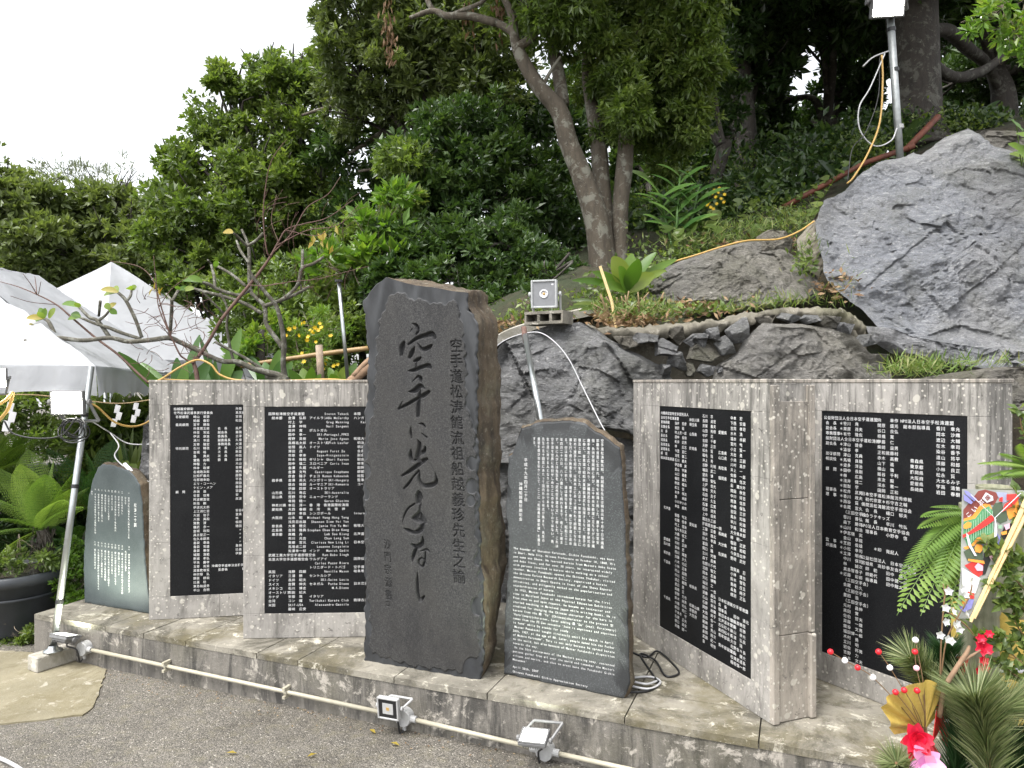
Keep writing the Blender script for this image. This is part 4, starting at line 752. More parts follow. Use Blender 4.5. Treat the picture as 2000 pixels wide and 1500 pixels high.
# ------------------------------------------------------------------ lamps, conduit, cables
def basis(fwd, up=(0, 0, 1)):
    f = nrm(np.asarray(fwd, float)); r_ = nrm(np.cross(f, up)); u_ = np.cross(r_, f); return r_, f, u_
def floodlight(label, c, fwd, size, body, lens, group='electric floodlights', style='big', spot=None, up=(0, 0, 1), bracket=None):
    r_, f, u_ = basis(fwd, up); c = np.asarray(c, float); ax = [r_, f, u_]; w_, h_ = size; root = thing('floodlight', label, 'floodlight', tuple(c), group); d_ = min(w_, h_) * .32
    mb = MB(); mb.box(c - f * d_ * .5, (w_, d_ * .55, h_), ax, .5, d_ * .12); mb.box(c - f * d_ * .95, (w_ * .8, d_ * .4, h_ * .8), ax, .5, d_ * .1)
    for k in range(9): mb.box(c - f * d_ * 1.25 + r_ * w_ * (k - 4) * .085, (w_ * .02, d_ * .3, h_ * .75), ax)
    rim = w_ * (.05 if lens is M['lit'] else .07)
    for s_ in (-1, 1):
        mb.box(c + r_ * s_ * (w_ / 2 - rim / 2) - f * d_ * .12, (rim, d_ * .3, h_), ax, .5, rim * .2); mb.box(c + u_ * s_ * (h_ / 2 - rim / 2) - f * d_ * .118, (w_ - 2 * rim, d_ * .29, rim), ax, .5, rim * .2)
    build(mb, 'housing', body, root)
    mb = MB(); mb.box(c - f * d_ * .14, (w_ - 2 * rim, d_ * .06, h_ - 2 * rim), ax)
    ln = build(mb, 'lens', lens, root)
    if style == 'cob':
        mb = MB(); mb.lathe([(.0001, .0), (w_ * .17, 0), (w_ * .17, .003), (w_ * .11, .004), (w_ * .11, .0015), (.0001, .0015)], c - f * d_ * .105, f, 24); build(mb, 'reflector', M['paper'], ln, True)
        mb = MB(); mb.lathe([(.0001, .006), (w_ * .04, .005), (w_ * .055, 0)], c - f * d_ * .1, f, 16); build(mb, 'diode', M['yel'], ln, True)
        mb = MB(); mb.box(c - f * d_ * .1 - r_ * w_ * .33 + u_ * h_ * .33, (w_ * .08, .002, h_ * .06), ax); build(mb, 'sticker', M['paper'], ln)
    if style == 'small':
        mb = MB(); mb.box(c - f * d_ * .1, (w_ * .5, .003, h_ * .5), ax); build(mb, 'reflector', M['whitep'], ln); mb = MB(); mb.box(c - f * d_ * .07, (w_ * .14, .003, h_ * .14), ax); build(mb, 'diode', M['yel'], ln)
    mb = MB(); bw = w_ * .58; br = w_ * .05
    e = c - f * d_ * .7; base = np.asarray(bracket, float) if bracket is not None else e - u_ * h_ * .75
    for s_ in (-1, 1):
        mb.tube([e + r_ * s_ * w_ * .5, e + r_ * s_ * bw, base + r_ * s_ * bw * .9], br, 6); mb.lathe([(.0001, 0), (br * 2, 0), (br * 2, br * 1.6), (.0001, br * 1.6)], e + r_ * s_ * bw * .95, r_ * s_, 10)
    mb.tube([base - r_ * bw * .9, base + r_ * bw * .9], br, 6); build(mb, 'bracket', body, root)
    if spot:
        l = bpy.data.lights.new('lamp_light', 'SPOT'); l.energy = spot[0]; l.spot_size = R(spot[1]); l.spot_blend = .7; l.shadow_soft_size = w_ * .3; l.color = spot[2]
        o = bpy.data.objects.new('lamp_light', l); COL.objects.link(o); o.parent = root; o.location = f * .03
        o.rotation_euler = Vector(f).to_track_quat('-Z', 'Y').to_euler()
    return root
def fp(px, py, out=0.0):
    k = (px - 1000) / F; Y = 3.303 / (1 + .398 * k); return np.array([k * Y, Y, CAMH - (py - 747) / F * Y]) + PN * out
cond = thing('electrical_conduit', 'cream plastic conduit with round junction boxes along the plinth front', 'conduit', tuple(fp(795, 1395)))
B1, B2, B3, B4 = fp(172, 1263), fp(795, 1396), fp(1068, 1460), fp(1420, 1538)
for a, b, nm in ((B1, B2, 0), (B2, B3, 1), (B3, B4, 2)):
    mb = MB(); d_ = nrm(b - a); mb.tube([a + d_ * .055 + PN * .028, b - d_ * (.055 if nm < 2 else 0) + PN * .028], .0105, 14); build(mb, 'pipe', M['cream'], cond, True)
for bx in (B1, B2, B3):
    mb = MB(); mb.lathe([(.0001, 0), (.041, 0), (.042, .04), (.039, .047), (.0001, .047)], bx, PN, 32)
    for d_ in ((1, -1) if bx is not B1 else (1,)): mb.tube([bx + PN * .028 + PD * d_ * .036, bx + PN * .028 + PD * d_ * .068], .0165, 12)
    mb.tube([bx + PN * .024 + np.array([0, 0, -.038]), bx + PN * .024 + np.array([0, 0, -.064])], .0095, 10); j = build(mb, 'junction_box', M['grey'], cond); j.data.set_sharp_from_angle(angle=R(40)) if False else None
for t in (.3, .68):
    q = B1 + (B2 - B1) * t + PN * .028; mb = MB(); mb.lathe([(.0125, -.009), (.0155, -.009), (.0155, .009), (.0125, .009)], q, nrm(B2 - B1), 12); mb.box(q + [0, 0, .022], (.016, .05, .014), [PD, PN, np.array([0, 0, 1])]); mb.box(q + [0, 0, -.022], (.016, .05, .014), [PD, PN, np.array([0, 0, 1])]); build(mb, 'pipe_clip', M['cream'], cond)
floodlight('small square floodlight with black framed lens, unlit, on the plinth front below the tall stele', fp(781, 1366, .115), (-.35, -1, -.12), (.112, .106), M['whitep'], M['blackp'], style='small', bracket=fp(797, 1352, .06), spot=None)
floodlight('lit white floodlight tilted up at the lettered slab on the plinth front', fp(1061, 1411, .125), (.05, .18, 1.0) + PN * .45, (.125, .095), M['lampb'], M['litd'], up=(.3, 1, 0), bracket=fp(1078, 1400, .05), spot=(9, 165, (.88, 1, .75)))
floodlight('white floodlight facing up in front of the small green slate', fp(158, 1228, .10), (.12, .25, 1.0), (.13, .1), M['lampb'], M['litd'], up=(.3, 1, 0), bracket=fp(150, 1236, .03), spot=(9, 160, (.95, 1, .8)))
for bx, tp, lb in ((B1, fp(155, 1243, .06), 'short black lamp cord at the leftmost junction box'), (B2, fp(785, 1378, .06), 'short black lamp cord at the junction box below the tall stele'), (B3, fp(1075, 1425, .09), 'short black lamp cord hanging below the lit plinth lamp')):
    low = bx + np.array([0, 0, -.06]) + PN * .03; mb = MB(); mb.tube([tp, tp + PN * .02 - [0, 0, .03], bx + PN * .06 - PD * .02, low + PN * .015 - PD * .012 + np.array([0, 0, -.015]), low + PN * .004], .0045, 7, 6); fl_ = [x for x in bpy.data.objects if x.get('category') == 'floodlight'][{0: 2, 1: 0, 2: 1}[(B1, B2, B3).index(bx) if False else [id(q) for q in (B1, B2, B3)].index(id(bx))]]; build(mb, 'cord', M['blackp'], fl_, True)
# lamp on the rock, on a hollow concrete block
c0 = P(1062, 574, 5.0)
floodlight('square grey framed floodlight, unlit, standing on a concrete block on the boulder', c0, (-.28, -1, -.06), (.185, .195), M['lampg'], M['glass'], style='cob', bracket=c0 + np.array([.03, .1, -.13]))
bl = MB(); r_, f_, u_ = basis((-.5, -.86, 0)); bc = P(1072, 622, 5.05)
axb = [r_, f_, u_]; bl.box(bc + u_ * .035, (.30, .17, .02), axb); bl.box(bc - u_ * .035, (.30, .17, .02), axb); bl.box(bc + f_ * -.06, (.30, .04, .055), axb)
for k in (-.143, -.055, .04, .143): bl.box(bc + r_ * k + f_ * .02, (.014 if abs(k) > .1 else .02, .125, .055), axb)
solo(bl, 'concrete_block', M['blockd'], 'old hollow concrete block under the unlit lamp on the boulder', 'concrete block')
# high lamp on its pole at the right
pb, pt = P(1762, 312, 7.4), P(1738, 20, 7.4)
mb = MB(); mb.tube([pb - [0, 0, .3], pt], .036, 14); lp = thing('lamp_pole', 'grey steel pole carrying the lit lamp above the huge boulder', 'lamp pole', tuple(pb)); build(mb, 'pole', M['steeld'], lp, True)
for t in (.22, .6, .87):
    q = pb + (pt - pb) * t; mb = MB(); mb.lathe([(.038, -.02), (.041, -.02), (.041, .02), (.038, .02)], q, nrm(pt - pb), 14); build(mb, 'tape_band', M['whitep'] if t == .22 else M['blackp'], lp)
hl = P(1737, -2, 7.25); floodlight('glaring lit floodlight on the tall pole above the huge boulder', hl, (-.12, -1, -.28), (.32, .34), M['lampb'], M['lit'], spot=(12, 120, (1, .98, .9)), bracket=pt)
cabs = [([P(1722, 108, 7.35), P(1724, 160, 7.3), P(1718, 240, 7.2), P(1695, 300, 7.0), P(1668, 345, 6.9), P(1655, 358, 6.8)], .0095, 'yel', 'yellow cable hanging from the lamp pole down to the huge boulder'),
        ([P(1728, 105, 7.35), P(1700, 170, 7.3), P(1678, 210, 7.25), P(1680, 255, 7.25), P(1708, 285, 7.25), P(1740, 275, 7.25), P(1752, 250, 7.3)], .007, 'gcab', 'grey cable looping beside the lamp pole'),
        ([P(1718, 112, 7.35), P(1715, 190, 7.3), P(1690, 260, 7.2), P(1665, 290, 7.1), P(1655, 355, 6.9)], .005, 'blackp', 'thin black cable hanging left of the lamp pole'),
        ([P(1735, 100, 7.4), P(1705, 112, 7.4), P(1685, 130, 7.4)], .008, 'wcab', 'short white cable end tied high on the lamp pole'),
        ([P(1590, 432, 6.0), P(1560, 452, 5.95), P(1520, 467, 5.9), P(1460, 470, 5.85), P(1410, 482, 5.85), P(1360, 498, 5.9), P(1320, 510, 5.9), P(1295, 520, 5.9)], .0075, 'yel', 'yellow cable lying over the wide brown boulder'),
        ([P(290, 745, 4.5), P(312, 742, 4.4), P(350, 718, 4.42), P(385, 703, 4.5), P(412, 712, 4.5), P(430, 732, 4.5), P(470, 743, 4.5), P(560, 743.5, 4.45), P(640, 741, 4.3), P(690, 744, 4.2), P(740, 746, 4.2)], .0062, 'yel', 'yellow cable looped along the top of the left name walls'),
        ([P(315, 741, 4.4), P(390, 744, 4.5), P(480, 745.5, 4.5), P(560, 745, 4.3)], .0055, 'yel', 'second yellow cable lying straight on the left wall tops'),
        ([P(162, 782, 4.45), P(190, 795, 4.5), P(225, 825, 4.6), P(262, 833, 4.7), P(292, 822, 4.8), P(310, 800, 4.9)], .0065, 'yel', 'yellow cable sagging right of the lit tent lamp'),
        ([P(-20, 800, 4.2), P(10, 782, 4.25), P(25, 768, 4.3), P(15, 800, 4.3), P(-10, 830, 4.3)], .01, 'yel', 'knotted yellow cable at the left edge under the tent'),
        ([P(952, 700, 4.75), P(975, 672, 4.75), P(1010, 655, 4.72), P(1050, 649, 4.7), P(1080, 665, 4.62), P(1110, 700, 4.55), P(1140, 760, 4.45), P(1175, 830, 4.2), P(1205, 880, 3.6)], .0034, 'gcab', 'thin pale wire draped over the dark boulder to the lettered slab'),
        ([P(175, 820, 4.6), P(215, 845, 4.8), P(250, 866, 4.85), P(295, 868, 4.8)], .004, 'wcab', 'white cable stretched from the tent pole to the left wall'),
        ([P(215, 845, 4.8), P(232, 870, 4.72), P(224, 890, 4.68), P(238, 908, 4.62), P(262, 926, 4.6), P(292, 942, 4.6)], .0042, 'wcab', 'white cable with inline plug hanging over the small green slate'),
        ([P(150, 815, 4.4), P(120, 850, 4.4), P(70, 856, 4.4), P(25, 846, 4.4), P(8, 822, 4.4)], .005, 'blackp', 'black cable sagging left of the tent pole')]
for pts, r_, m, lb in cabs: mb = MB(); mb.tube(pts, r_, 7, 8); solo(mb, 'power_cable', M[m], lb, 'cable', 'loose power cables', True)
mb = MB(); mb.tube([P(243, 906, 4.6), P(258, 922, 4.58)], .013, 8); solo(mb, 'cable_plug', M['paper'], 'white inline plug on the cable above the small green slate', 'plug')
mb = MB()
for k in range(5):
    th = np.linspace(0, 6.28, 20); c_ = P(140 + k % 3 * 5, 833 + k * 2, 4.42); mb.tube(np.stack([c_[0] + (.055 + .008 * k) * np.cos(th + k), c_[1] + .02 * np.sin(th * 2 + k), c_[2] + (.05 + .006 * k) * np.sin(th + k)], -1), .0045, 6)
solo(mb, 'cable_coil', M['blackp'], 'coil of black cable hanging below the lit tent lamp', 'cable coil', None, True)
mb = MB(); q = [G(1225, 1270, .256), G(1262, 1283, .256), G(1285, 1272, .262), G(1318, 1300, .256), G(1325, 1316, .256), G(1300, 1320, .256), G(1280, 1290, .266), G(1250, 1278, .256), G(1280, 1325, .256), G(1285, 1338, .256), G(1262, 1350, .256), G(1215, 1352, .256)]
mb.tube(q, .0055, 7, 8); solo(mb, 'cord_loop', M['blackp'], 'black cord looped on the plinth top right of the lettered slab', 'cord', None, True)
mb = MB(); q = [G(1225, 1325, .256), G(1270, 1322, .256), G(1290, 1332, .256), G(1270, 1345, .26), G(1235, 1340, .262), G(1228, 1330, .268), G(1262, 1336, .268), G(1283, 1330, .262)]
mb.tube(q, .0055, 7, 8); solo(mb, 'cord_loop', M['gcab'], 'grey cord coiled on the plinth top right of the lettered slab', 'cord', None, True)
mb = MB(); mb.tube([P(1025, 652, 4.72), P(1060, 842, 3.95)], .0175, 14); mb2 = MB(); mb2.tube([P(1023, 640, 4.74), P(1027, 668, 4.68)], .0185, 12)
lpipe = thing('leaning_pipe', 'grey steel pipe with rusty top leaning on the dark boulder', 'pipe', tuple(P(1060, 842, 3.95))); build(mb, 'tube', M['steel'], lpipe, True); build(mb2, 'rusty_end', M['barkr'], lpipe, True)
tpp = thing('thin_post', 'thin pale metal post with small black cap behind the left wall', 'post', tuple(P(681, 745, 5.3))); mb = MB(); mb.tube([P(681, 760, 5.3), P(662, 552, 5.3)], .014, 10); build(mb, 'tube', M['steel'], tpp, True); mb = MB(); mb.lathe([(.0001, 0), (.03, 0), (.03, .018), (.0001, .022)], P(662, 551, 5.3), (0, 0, 1), 12); build(mb, 'cap', M['blackp'], tpp)
mb = MB(); mb.tube([P(470, 715, 5.9), P(570, 700, 5.9), P(640, 690, 5.9), P(720, 680, 5.9)], [.02, .019, .021, .02], 12, 5); solo(mb, 'bamboo_rail', M['cane'], 'yellow brown bamboo rail tied across the grey post behind the wall', 'fence rail', None, True)
mb = MB(); mb.tube([P(628, 760, 5.75), P(623, 674, 5.75)], .028, 10); solo(mb, 'fence_post', M['post'], 'short grey wooden post crossing the bamboo rail', 'fence post', None, True)
mb = MB(); mb.tube([P(506, 745, 6.0), P(508, 700, 6.0), P(510, 645, 6.05)], [.05, .04, .03], 9, 4); solo(mb, 'tree_stump', M['barkd'], 'dark bare stump standing among the ginger leaves', 'stump', None, True)
for k, (a, b, r_) in enumerate([((682, 748), (745, 705), .035), ((690, 735), (742, 688), .02)]): mb = MB(); mb.tube([P(*a, 4.9), P((a[0] + b[0]) / 2, (a[1] + b[1]) / 2 - 4, 4.95), P(*b, 5.0)], r_, 9, 4); solo(mb, 'log', M['logb'], ['thick peeling brown log propped left of the tall stele', 'thin peeling brown log above the thicker one'][k], 'log', None, True)
mb = MB(); q = [P(1270, 560, 7.0), P(1540, 400, 7.9), P(1690, 322, 8.1), P(1760, 300, 8.0), P(1835, 230, 8.2)]; mb.tube([P(1530, 405, 7.8), P(1690, 318, 8.0), P(1785, 285, 8.0)], .03, 10); solo(mb, 'drain_pipe', M['orange'], 'long orange brown pipe lying up the shaded slope', 'pipe', None, True)
mb = MB(); mb.tube([P(1770, 292, 8.0), P(1832, 228, 8.3)], .036, 10); solo(mb, 'drain_pipe', M['orange'], 'short orange pipe end sticking up beside the lamp pole', 'pipe', None, True)

# ------------------------------------------------------------------ tents
def sheet(a, b, c, d, n=14, m=14, sag=.05, seed=0, wr=.012):
    u_, v_ = np.meshgrid(np.linspace(0, 1, n), np.linspace(0, 1, m)); a, b, c, d = map(np.asarray, (a, b, c, d))
    V = (1 - u_)[..., None] * ((1 - v_)[..., None] * a + v_[..., None] * d) + u_[..., None] * ((1 - v_)[..., None] * b + v_[..., None] * c)
    V[..., 2] -= sag * np.sin(np.pi * u_) * np.sin(np.pi * v_)
    nz = np.array([mnoise.fractal(Vector(p * 2.2 + seed), .8, 2.2, 4) for p in V.reshape(-1, 3)]).reshape(m, n); V[..., 2] += nz * wr; return V
def valance(a, b, h, teeth, n=90, out=(0, 0, 0), seed=0, taper=.0):
    a, b = np.asarray(a), np.asarray(b); t = np.linspace(0, 1, n); top = a + (b - a) * t[:, None]; V = []
    nrml = nrm(np.cross(b - a, [0, 0, 1.]))
    for k in np.linspace(0, 1, 6):
        hh = h * k * (1 - .16 * (np.abs(np.sin(t * np.pi * teeth)) if k == 1 else 0)); q = top.copy(); q[:, 2] -= hh; q += nrml * (.022 * np.sin(t * 26 + seed) * k + .01 * np.sin(t * 61) * k)[:, None]; V.append(q)
    return np.array(V)
E1, E0, E2, E3 = np.array([-2.73, 4.7, 1.81]), np.array([-6.0, 4.35, 1.83]), np.array([-3.25, 7.2, 1.78]), np.array([-6.8, 7.2, 1.8]); R1, R2 = np.array([-4.35, 5.55, 2.66]), np.array([-4.62, 7.0, 2.74])
tent = thing('event_tent', 'white peaked event tent with scalloped valance nearest the plinth', 'tent', (-2.73, 4.5, 0), 'white event tents')
mb = MB(); mb.grid(sheet(E1, E2, R2, R1, 34, 34, .08, 1, .03)); mb.grid(sheet(E0, E1, R1, R1 * .98 + E0 * .02, 34, 34, .07, 2, .035)); mb.grid(sheet(E3, E0, R1, R2, 16, 16, .06)); mb.grid(sheet(E2, E3, R2, R2 * .98 + E3 * .02, 16, 16, .06)); build(mb, 'roof', M['fabric'], tent, True)
mb = MB(); mb.grid(valance(E1, E2, .21, 14, 160, seed=1)); mb.grid(valance(E0, E1, .20, 5, 160, seed=3)); build(mb, 'valance', M['fabric'], tent, True)
mb = MB(); mb.tube([np.array([-2.735, 4.27, .105]), np.array([-2.70, 4.6, 1.80])], .019, 14); pole = build(mb, 'pole', M['steel'], tent, True)
mb = MB(); mb.lathe([(.0001, 0), (.052, 0), (.05, .008), (.028, .02), (.022, .035)], (-2.735, 4.27, .1), (0, 0, 1), 20); build(mb, 'foot_plate', M['steel'], pole, True)
for t in (.16, .56, .82):
    q = np.array([-2.735, 4.27, .105]) + np.array([.035, .33, 1.695]) * t; mb = MB(); mb.lathe([(.019, -.012), (.0215, -.012), (.0215, .012), (.019, .012)], q, (.02, .19, .98), 14); build(mb, 'tape_band', M['blackp'], pole)
mb = MB(); mb.tube([E2 + [0, 0, -.02], np.array([E2[0], E2[1], .1])], .019, 10); build(mb, 'pole', M['steel'], tent, True)
mb = MB(); mb.tube([E0 + [0, 0, -.02], E1 + [-.02, .02, -.02], E2 + [0, 0, -.03], R2 + [0, 0, -.05], R1 + [0, 0, -.05], E1 + [-.02, .02, -.03]], .014, 8); build(mb, 'roof_frame', M['steel'], tent, True)
def far_tent(label, A, B, C, D, pk, split=None):
    t = thing('event_tent', label, 'tent', tuple(B * [1, 1, 0]), 'white event tents'); mb = MB(); pk = np.asarray(pk)
    for a, b in ((A, B), (B, C), (C, D), (D, A)): mb.grid(sheet(a, b, pk, pk * .985 + np.asarray(a) * .015, 14, 14, .05, 5, .02))
    build(mb, 'roof', M['fabric'], t, True); mb = MB()
    for a, b in ((A, B), (B, C), (C, D)): mb.grid(valance(a, b, .25, 9, 60))
    build(mb, 'valance', M['fabric'], t, True)
    for q in (A, B, C, D): mb = MB(); mb.tube([q - [0, 0, .02], np.array([q[0], q[1], max(0, float(hill(q[0], q[1])) - .05)])], .02, 8); build(mb, 'pole', M['steel'], t, True)
a_ = np.array
far_tent('white pyramid tent with the highest peak, behind the nearest tent', a_([-8.2, 9.8, 2.0]), a_([-5.05, 8.9, 2.0]), a_([-3.55, 10.6, 2.0]), a_([-6.6, 11.8, 2.0]), (-6.15, 11.0, 3.55))
far_tent('farthest white tent showing only a grey roof strip behind the frangipani', a_([-7.5, 14.2, 2.1]), a_([-5.6, 12.6, 2.0]), a_([-3.9, 12.8, 2.1]), a_([-5, 15.5, 2.1]), (-5.55, 13.3, 3.1))
mb = MB(); mb.box((-2.745, 4.30, .053), (.105, .25, .09), [nrm(a_([.8, -.45, 0])), nrm(a_([.45, .8, 0])), a_([0, 0, 1.])], .5, .006); solo(mb, 'footing_block', M['block'], 'pale concrete block under the tent pole foot', 'concrete block')
floodlight('glaring lit floodlight on the tent pole above the potted fern', P(130, 787, 4.42), (.05, -1, -.08), (.2, .15), M['lampb'], M['lit'], spot=(2.5, 140, (1, 1, .88)), bracket=P(160, 822, 4.5))
floodlight('lit floodlight cut by the left edge of the picture under the tent', P(-8, 738, 4.35), (.3, -1, -.1), (.11, .12), M['lampb'], M['lit'], bracket=P(-10, 770, 4.4))
rope = MB(); rope.tube([P(-40, 772, 4.6), P(60, 771, 4.62), P(140, 779, 4.65), P(230, 788, 4.7), P(300, 780, 4.75)], .004, 6, 6); solo(rope, 'straw_rope', M['strawm'], 'thin straw rope strung under the tent holding folded papers', 'rope')
def shide(px, py, Y, h, tw, lb):
    mb = MB(); c = P(px, py, Y); w_ = h * .19
    for k in range(3):
        o = c + a_([(k % 2) * w_ * .7 + tw * k * w_, -.004 * k, -h * k * .3]); mb.prism([o, o + a_([w_, .01, -.01]), o + a_([w_ * .8 + tw * w_, .01, -h * .38]), o + a_([-w_ * .15 + tw * w_, 0, -h * .36])], (0, .001, 0))
    solo(mb, 'folded_paper', M['paper'], lb, 'paper streamer', 'white folded paper streamers')
shide(15, 785, 4.5, .19, -.25, 'large white zigzag paper at the left edge below the tent'); shide(70, 777, 4.6, .06, .8, 'tiny white paper strip left of the lit tent lamp')
shide(226, 790, 4.68, .15, -.3, 'white folded paper above the small green slate, left of its pair'); shide(262, 785, 4.72, .14, -.2, 'white folded paper hanging beside the leftmost name wall')

# ------------------------------------------------------------------ trees and shrubs
DENS = 2.8
def crown_mb(lobes, nsub, ncl, per, L, asp=.42, seed=0, up=.25, sub=.30, shell=.5, fold=.22, dens=None, rr=(0, 1), droop=0.0, bend=.0):
    rg = np.random.default_rng(seed); mb = MB(); B, A, Nn, RR, LL = [], [], [], [], []
    for (px, py, rx, ry, Y, rd) in lobes:
        c = P(px, py, Y); r3 = np.array([rx * Y / F, rd, ry * Y / F]); k = max(4, int(nsub * DENS * (rx * ry) / 9000))
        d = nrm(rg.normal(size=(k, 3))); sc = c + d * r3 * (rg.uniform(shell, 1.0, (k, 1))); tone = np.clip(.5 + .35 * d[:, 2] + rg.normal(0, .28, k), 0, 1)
        szc = rg.uniform(.7, 1.3, k)
        for i in range(k):
            m = max(3, int(ncl * 1.25 * rg.uniform(.6, 1.4))); q = nrm(rg.normal(size=(m, 3))) * (rg.uniform(.15, 1, (m, 1)) ** .5); rs = r3.mean() * sub * rg.uniform(.5, 1.75); an = rg.uniform(.6, 1.5, 3)
            cp = sc[i] + q * np.array([rs, rs, rs * .8]) * an; out = nrm(q + d[i] * .6)
            for j in range(per):
                ax = nrm(out * .55 + rg.normal(size=(m, 3)) * .75 + np.array([0, 0, up]) - np.array([0, 0, droop])); B.append(cp + ax * L * .12); A.append(ax); Nn.append(rg.normal(size=(m, 3)) * .7 + np.array([0, -.2, 1.0]))
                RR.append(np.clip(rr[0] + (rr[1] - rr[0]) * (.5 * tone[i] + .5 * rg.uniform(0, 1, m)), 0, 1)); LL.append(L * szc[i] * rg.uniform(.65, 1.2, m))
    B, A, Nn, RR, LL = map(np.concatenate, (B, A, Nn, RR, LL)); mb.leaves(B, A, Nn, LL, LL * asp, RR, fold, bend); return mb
def limb_mb(base, lobes, r0, seed=0, fork=.45, twigs=4, lean=None):
    rg = np.random.default_rng(seed); mb = MB(); base = np.asarray(base, float); cs = [P(l[0], l[1], l[4]) for l in lobes]; mid = np.mean(cs, 0); f = base + (mid - base) * fork + np.array([0, 0, 0.1])
    mb.tube([base - [0, 0, .3], base + (f - base) * .5 + rg.normal(0, .08, 3), f], [r0 * 1.25, r0, r0 * .8], 12, 5)
    for c, l in zip(cs, lobes):
        m_ = f + (c - f) * .5 + rg.normal(0, .12, 3) + [0, 0, .1]; mb.tube([f, m_, c], [r0 * .55, r0 * .36, r0 * .16], 8, 5); rr_ = l[2] * l[4] / F
        for _ in range(twigs + 4): e = c + nrm(rg.normal(size=3) + [0, 0, .3]) * rr_ * rg.uniform(.7, 1.25); mb.tube([m_ + (c - m_) * rg.uniform(.2, 1), (c + e) / 2 + rg.normal(0, .06, 3), e], [r0 * .16, r0 * .1, r0 * .04], 5, 3)
    return mb
def tree(name, label, cat, base, lobes, r0, mat, bark, group=None, seed=0, fork=.45, **k):
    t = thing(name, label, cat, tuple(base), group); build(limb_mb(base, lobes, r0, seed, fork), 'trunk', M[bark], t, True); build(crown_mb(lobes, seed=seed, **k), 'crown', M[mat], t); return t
def hp(px, py, Y): p = P(px, py, Y); p[2] = float(hill(p[0], p[1])); return p
tree('broadleaf_tree', 'far broadleaf tree at the left edge above the nearest tent', 'tree', (-15.5, 17, .0), [(10, 380, 75, 65, 17, 1.0), (75, 400, 60, 60, 17, 1.0), (-60, 450, 80, 100, 17, 1.0), (40, 470, 80, 70, 16.6, 1.0), (95, 490, 60, 65, 16.5, .9), (10, 540, 90, 60, 16.6, 1.)], .2, 'lf_olive', 'barkd', 'trees behind the monument', 1, nsub=24, ncl=13, per=7, L=.19, asp=.45)
tree('broadleaf_tree', 'far rounded tree between the left edge tree and the leafy mid tree', 'tree', (-10, 18, 0), [(215, 410, 80, 48, 18, 1.0), (165, 460, 60, 60, 18, 1.), (262, 455, 62, 62, 17.8, 1.0), (200, 510, 90, 60, 17.6, 1.), (290, 520, 70, 60, 17.6, 1.), (140, 540, 60, 50, 17.6, .9)], .2, 'lf_olive', 'barkd', 'trees behind the monument', 2, nsub=24, ncl=13, per=7, L=.19, asp=.45)
tree('wispy_tree', 'pale thin foliaged tree far off between the two left tree crowns', 'tree', (-16, 30, 0), [(120, 350, 80, 35, 30, 1.2), (180, 345, 60, 25, 30, 1.0), (245, 350, 45, 30, 30, 1.0), (330, 400, 60, 70, 30, 1.4), (340, 460, 60, 60, 30, 1.4), (300, 420, 40, 50, 30, 1.)], .12, 'lf_far', 'barkd', 'trees behind the monument', 3, nsub=26, ncl=8, per=3, L=.34, asp=.13, up=.5)
TL2 = [(520, 160, 80, 48, 12, .7), (585, 150, 60, 50, 12, .7), (455, 170, 44, 38, 12, .5), (640, 170, 60, 60, 12, .7), (420, 245, 55, 40, 12, .6), (490, 265, 80, 55, 12, .7), (585, 255, 75, 65, 12, .8), (350, 320, 46, 40, 12, .5), (420, 330, 75, 55, 11.8, .7), (520, 345, 90, 65, 11.7, .8), (330, 400, 46, 50, 11.8, .5), (400, 420, 85, 65, 11.6, .8), (500, 440, 90, 70, 11.5, .8), (600, 370, 80, 85, 12.2, .8), (340, 480, 60, 55, 11.6, .6), (430, 520, 95, 55, 11.4, .8), (590, 470, 80, 70, 12, .8), (520, 580, 100, 60, 11.2, .7), (640, 560, 90, 80, 12, .8), (380, 570, 70, 45, 11.3, .6)]
tree('broadleaf_tree', 'large leafy tree with stepped outline against the sky, left of the tall stele', 'tree', (-3.2, 12.5, .6), TL2, .22, 'lf_mid', 'barkd', 'trees behind the monument', 4, fork=.5, nsub=19, ncl=16, per=7, L=.118, asp=.46)
TL3 = [(690, 30, 60, 60, 10, .7), (770, 60, 90, 80, 10, .8), (680, 120, 60, 70, 10, .6), (860, 40, 90, 80, 10, .8), (760, 160, 90, 70, 10.2, .8), (670, 215, 50, 50, 10.4, .6), (850, 150, 90, 70, 10.2, .8), (940, 90, 90, 80, 10, .8), (930, 190, 90, 70, 10.3, .8), (730, -40, 90, 60, 10, .8), (880, -60, 130, 70, 10, .9)]
tree('broadleaf_tree', 'tall olive leaved tree whose branches reach out over the centre top', 'tree', hp(880, 600, 10.5), TL3, .085, 'lf_olive', 'barkd', 'trees behind the monument', 5, fork=.6, nsub=20, ncl=14, per=7, L=.125, asp=.36)
# the multi trunk tree
mt = thing('multi_trunk_tree', 'pale lichened tree with three leaning trunks rising from the slope', 'tree', tuple(hp(1192, 525, 7.5)), 'trees behind the monument')
def trk(pts, Y0, Y1, ws, n=12, mb=None):
    mb = mb or MB(); Ys = np.linspace(Y0, Y1, len(pts)); mb.tube([P(*p, y) for p, y in zip(pts, Ys)], [wd / 2 * y / F for wd, y in zip(ws, Ys)], n, 6); return mb
tb = MB()
trk([(1180, 560), (1178, 522), (1167, 437), (1139, 350), (1111, 280), (1092, 217), (1051, 168), (1020, 115), (1006, 77), (999, 28), (981, -10)], 7.5, 7.2, [66, 56, 50, 42, 38, 36, 30, 26, 20, 16, 12], mb=tb)
trk([(1010, 90), (1030, 80), (1051, 52), (1048, 28), (1030, 0), (1020, -40)], 7.25, 7.2, [16, 18, 18, 17, 16, 12], 10, tb); trk([(1012, 85), (1000, 60), (1010, 30), (1022, 0)], 7.25, 7.3, [14, 14, 12, 10], 8, tb)
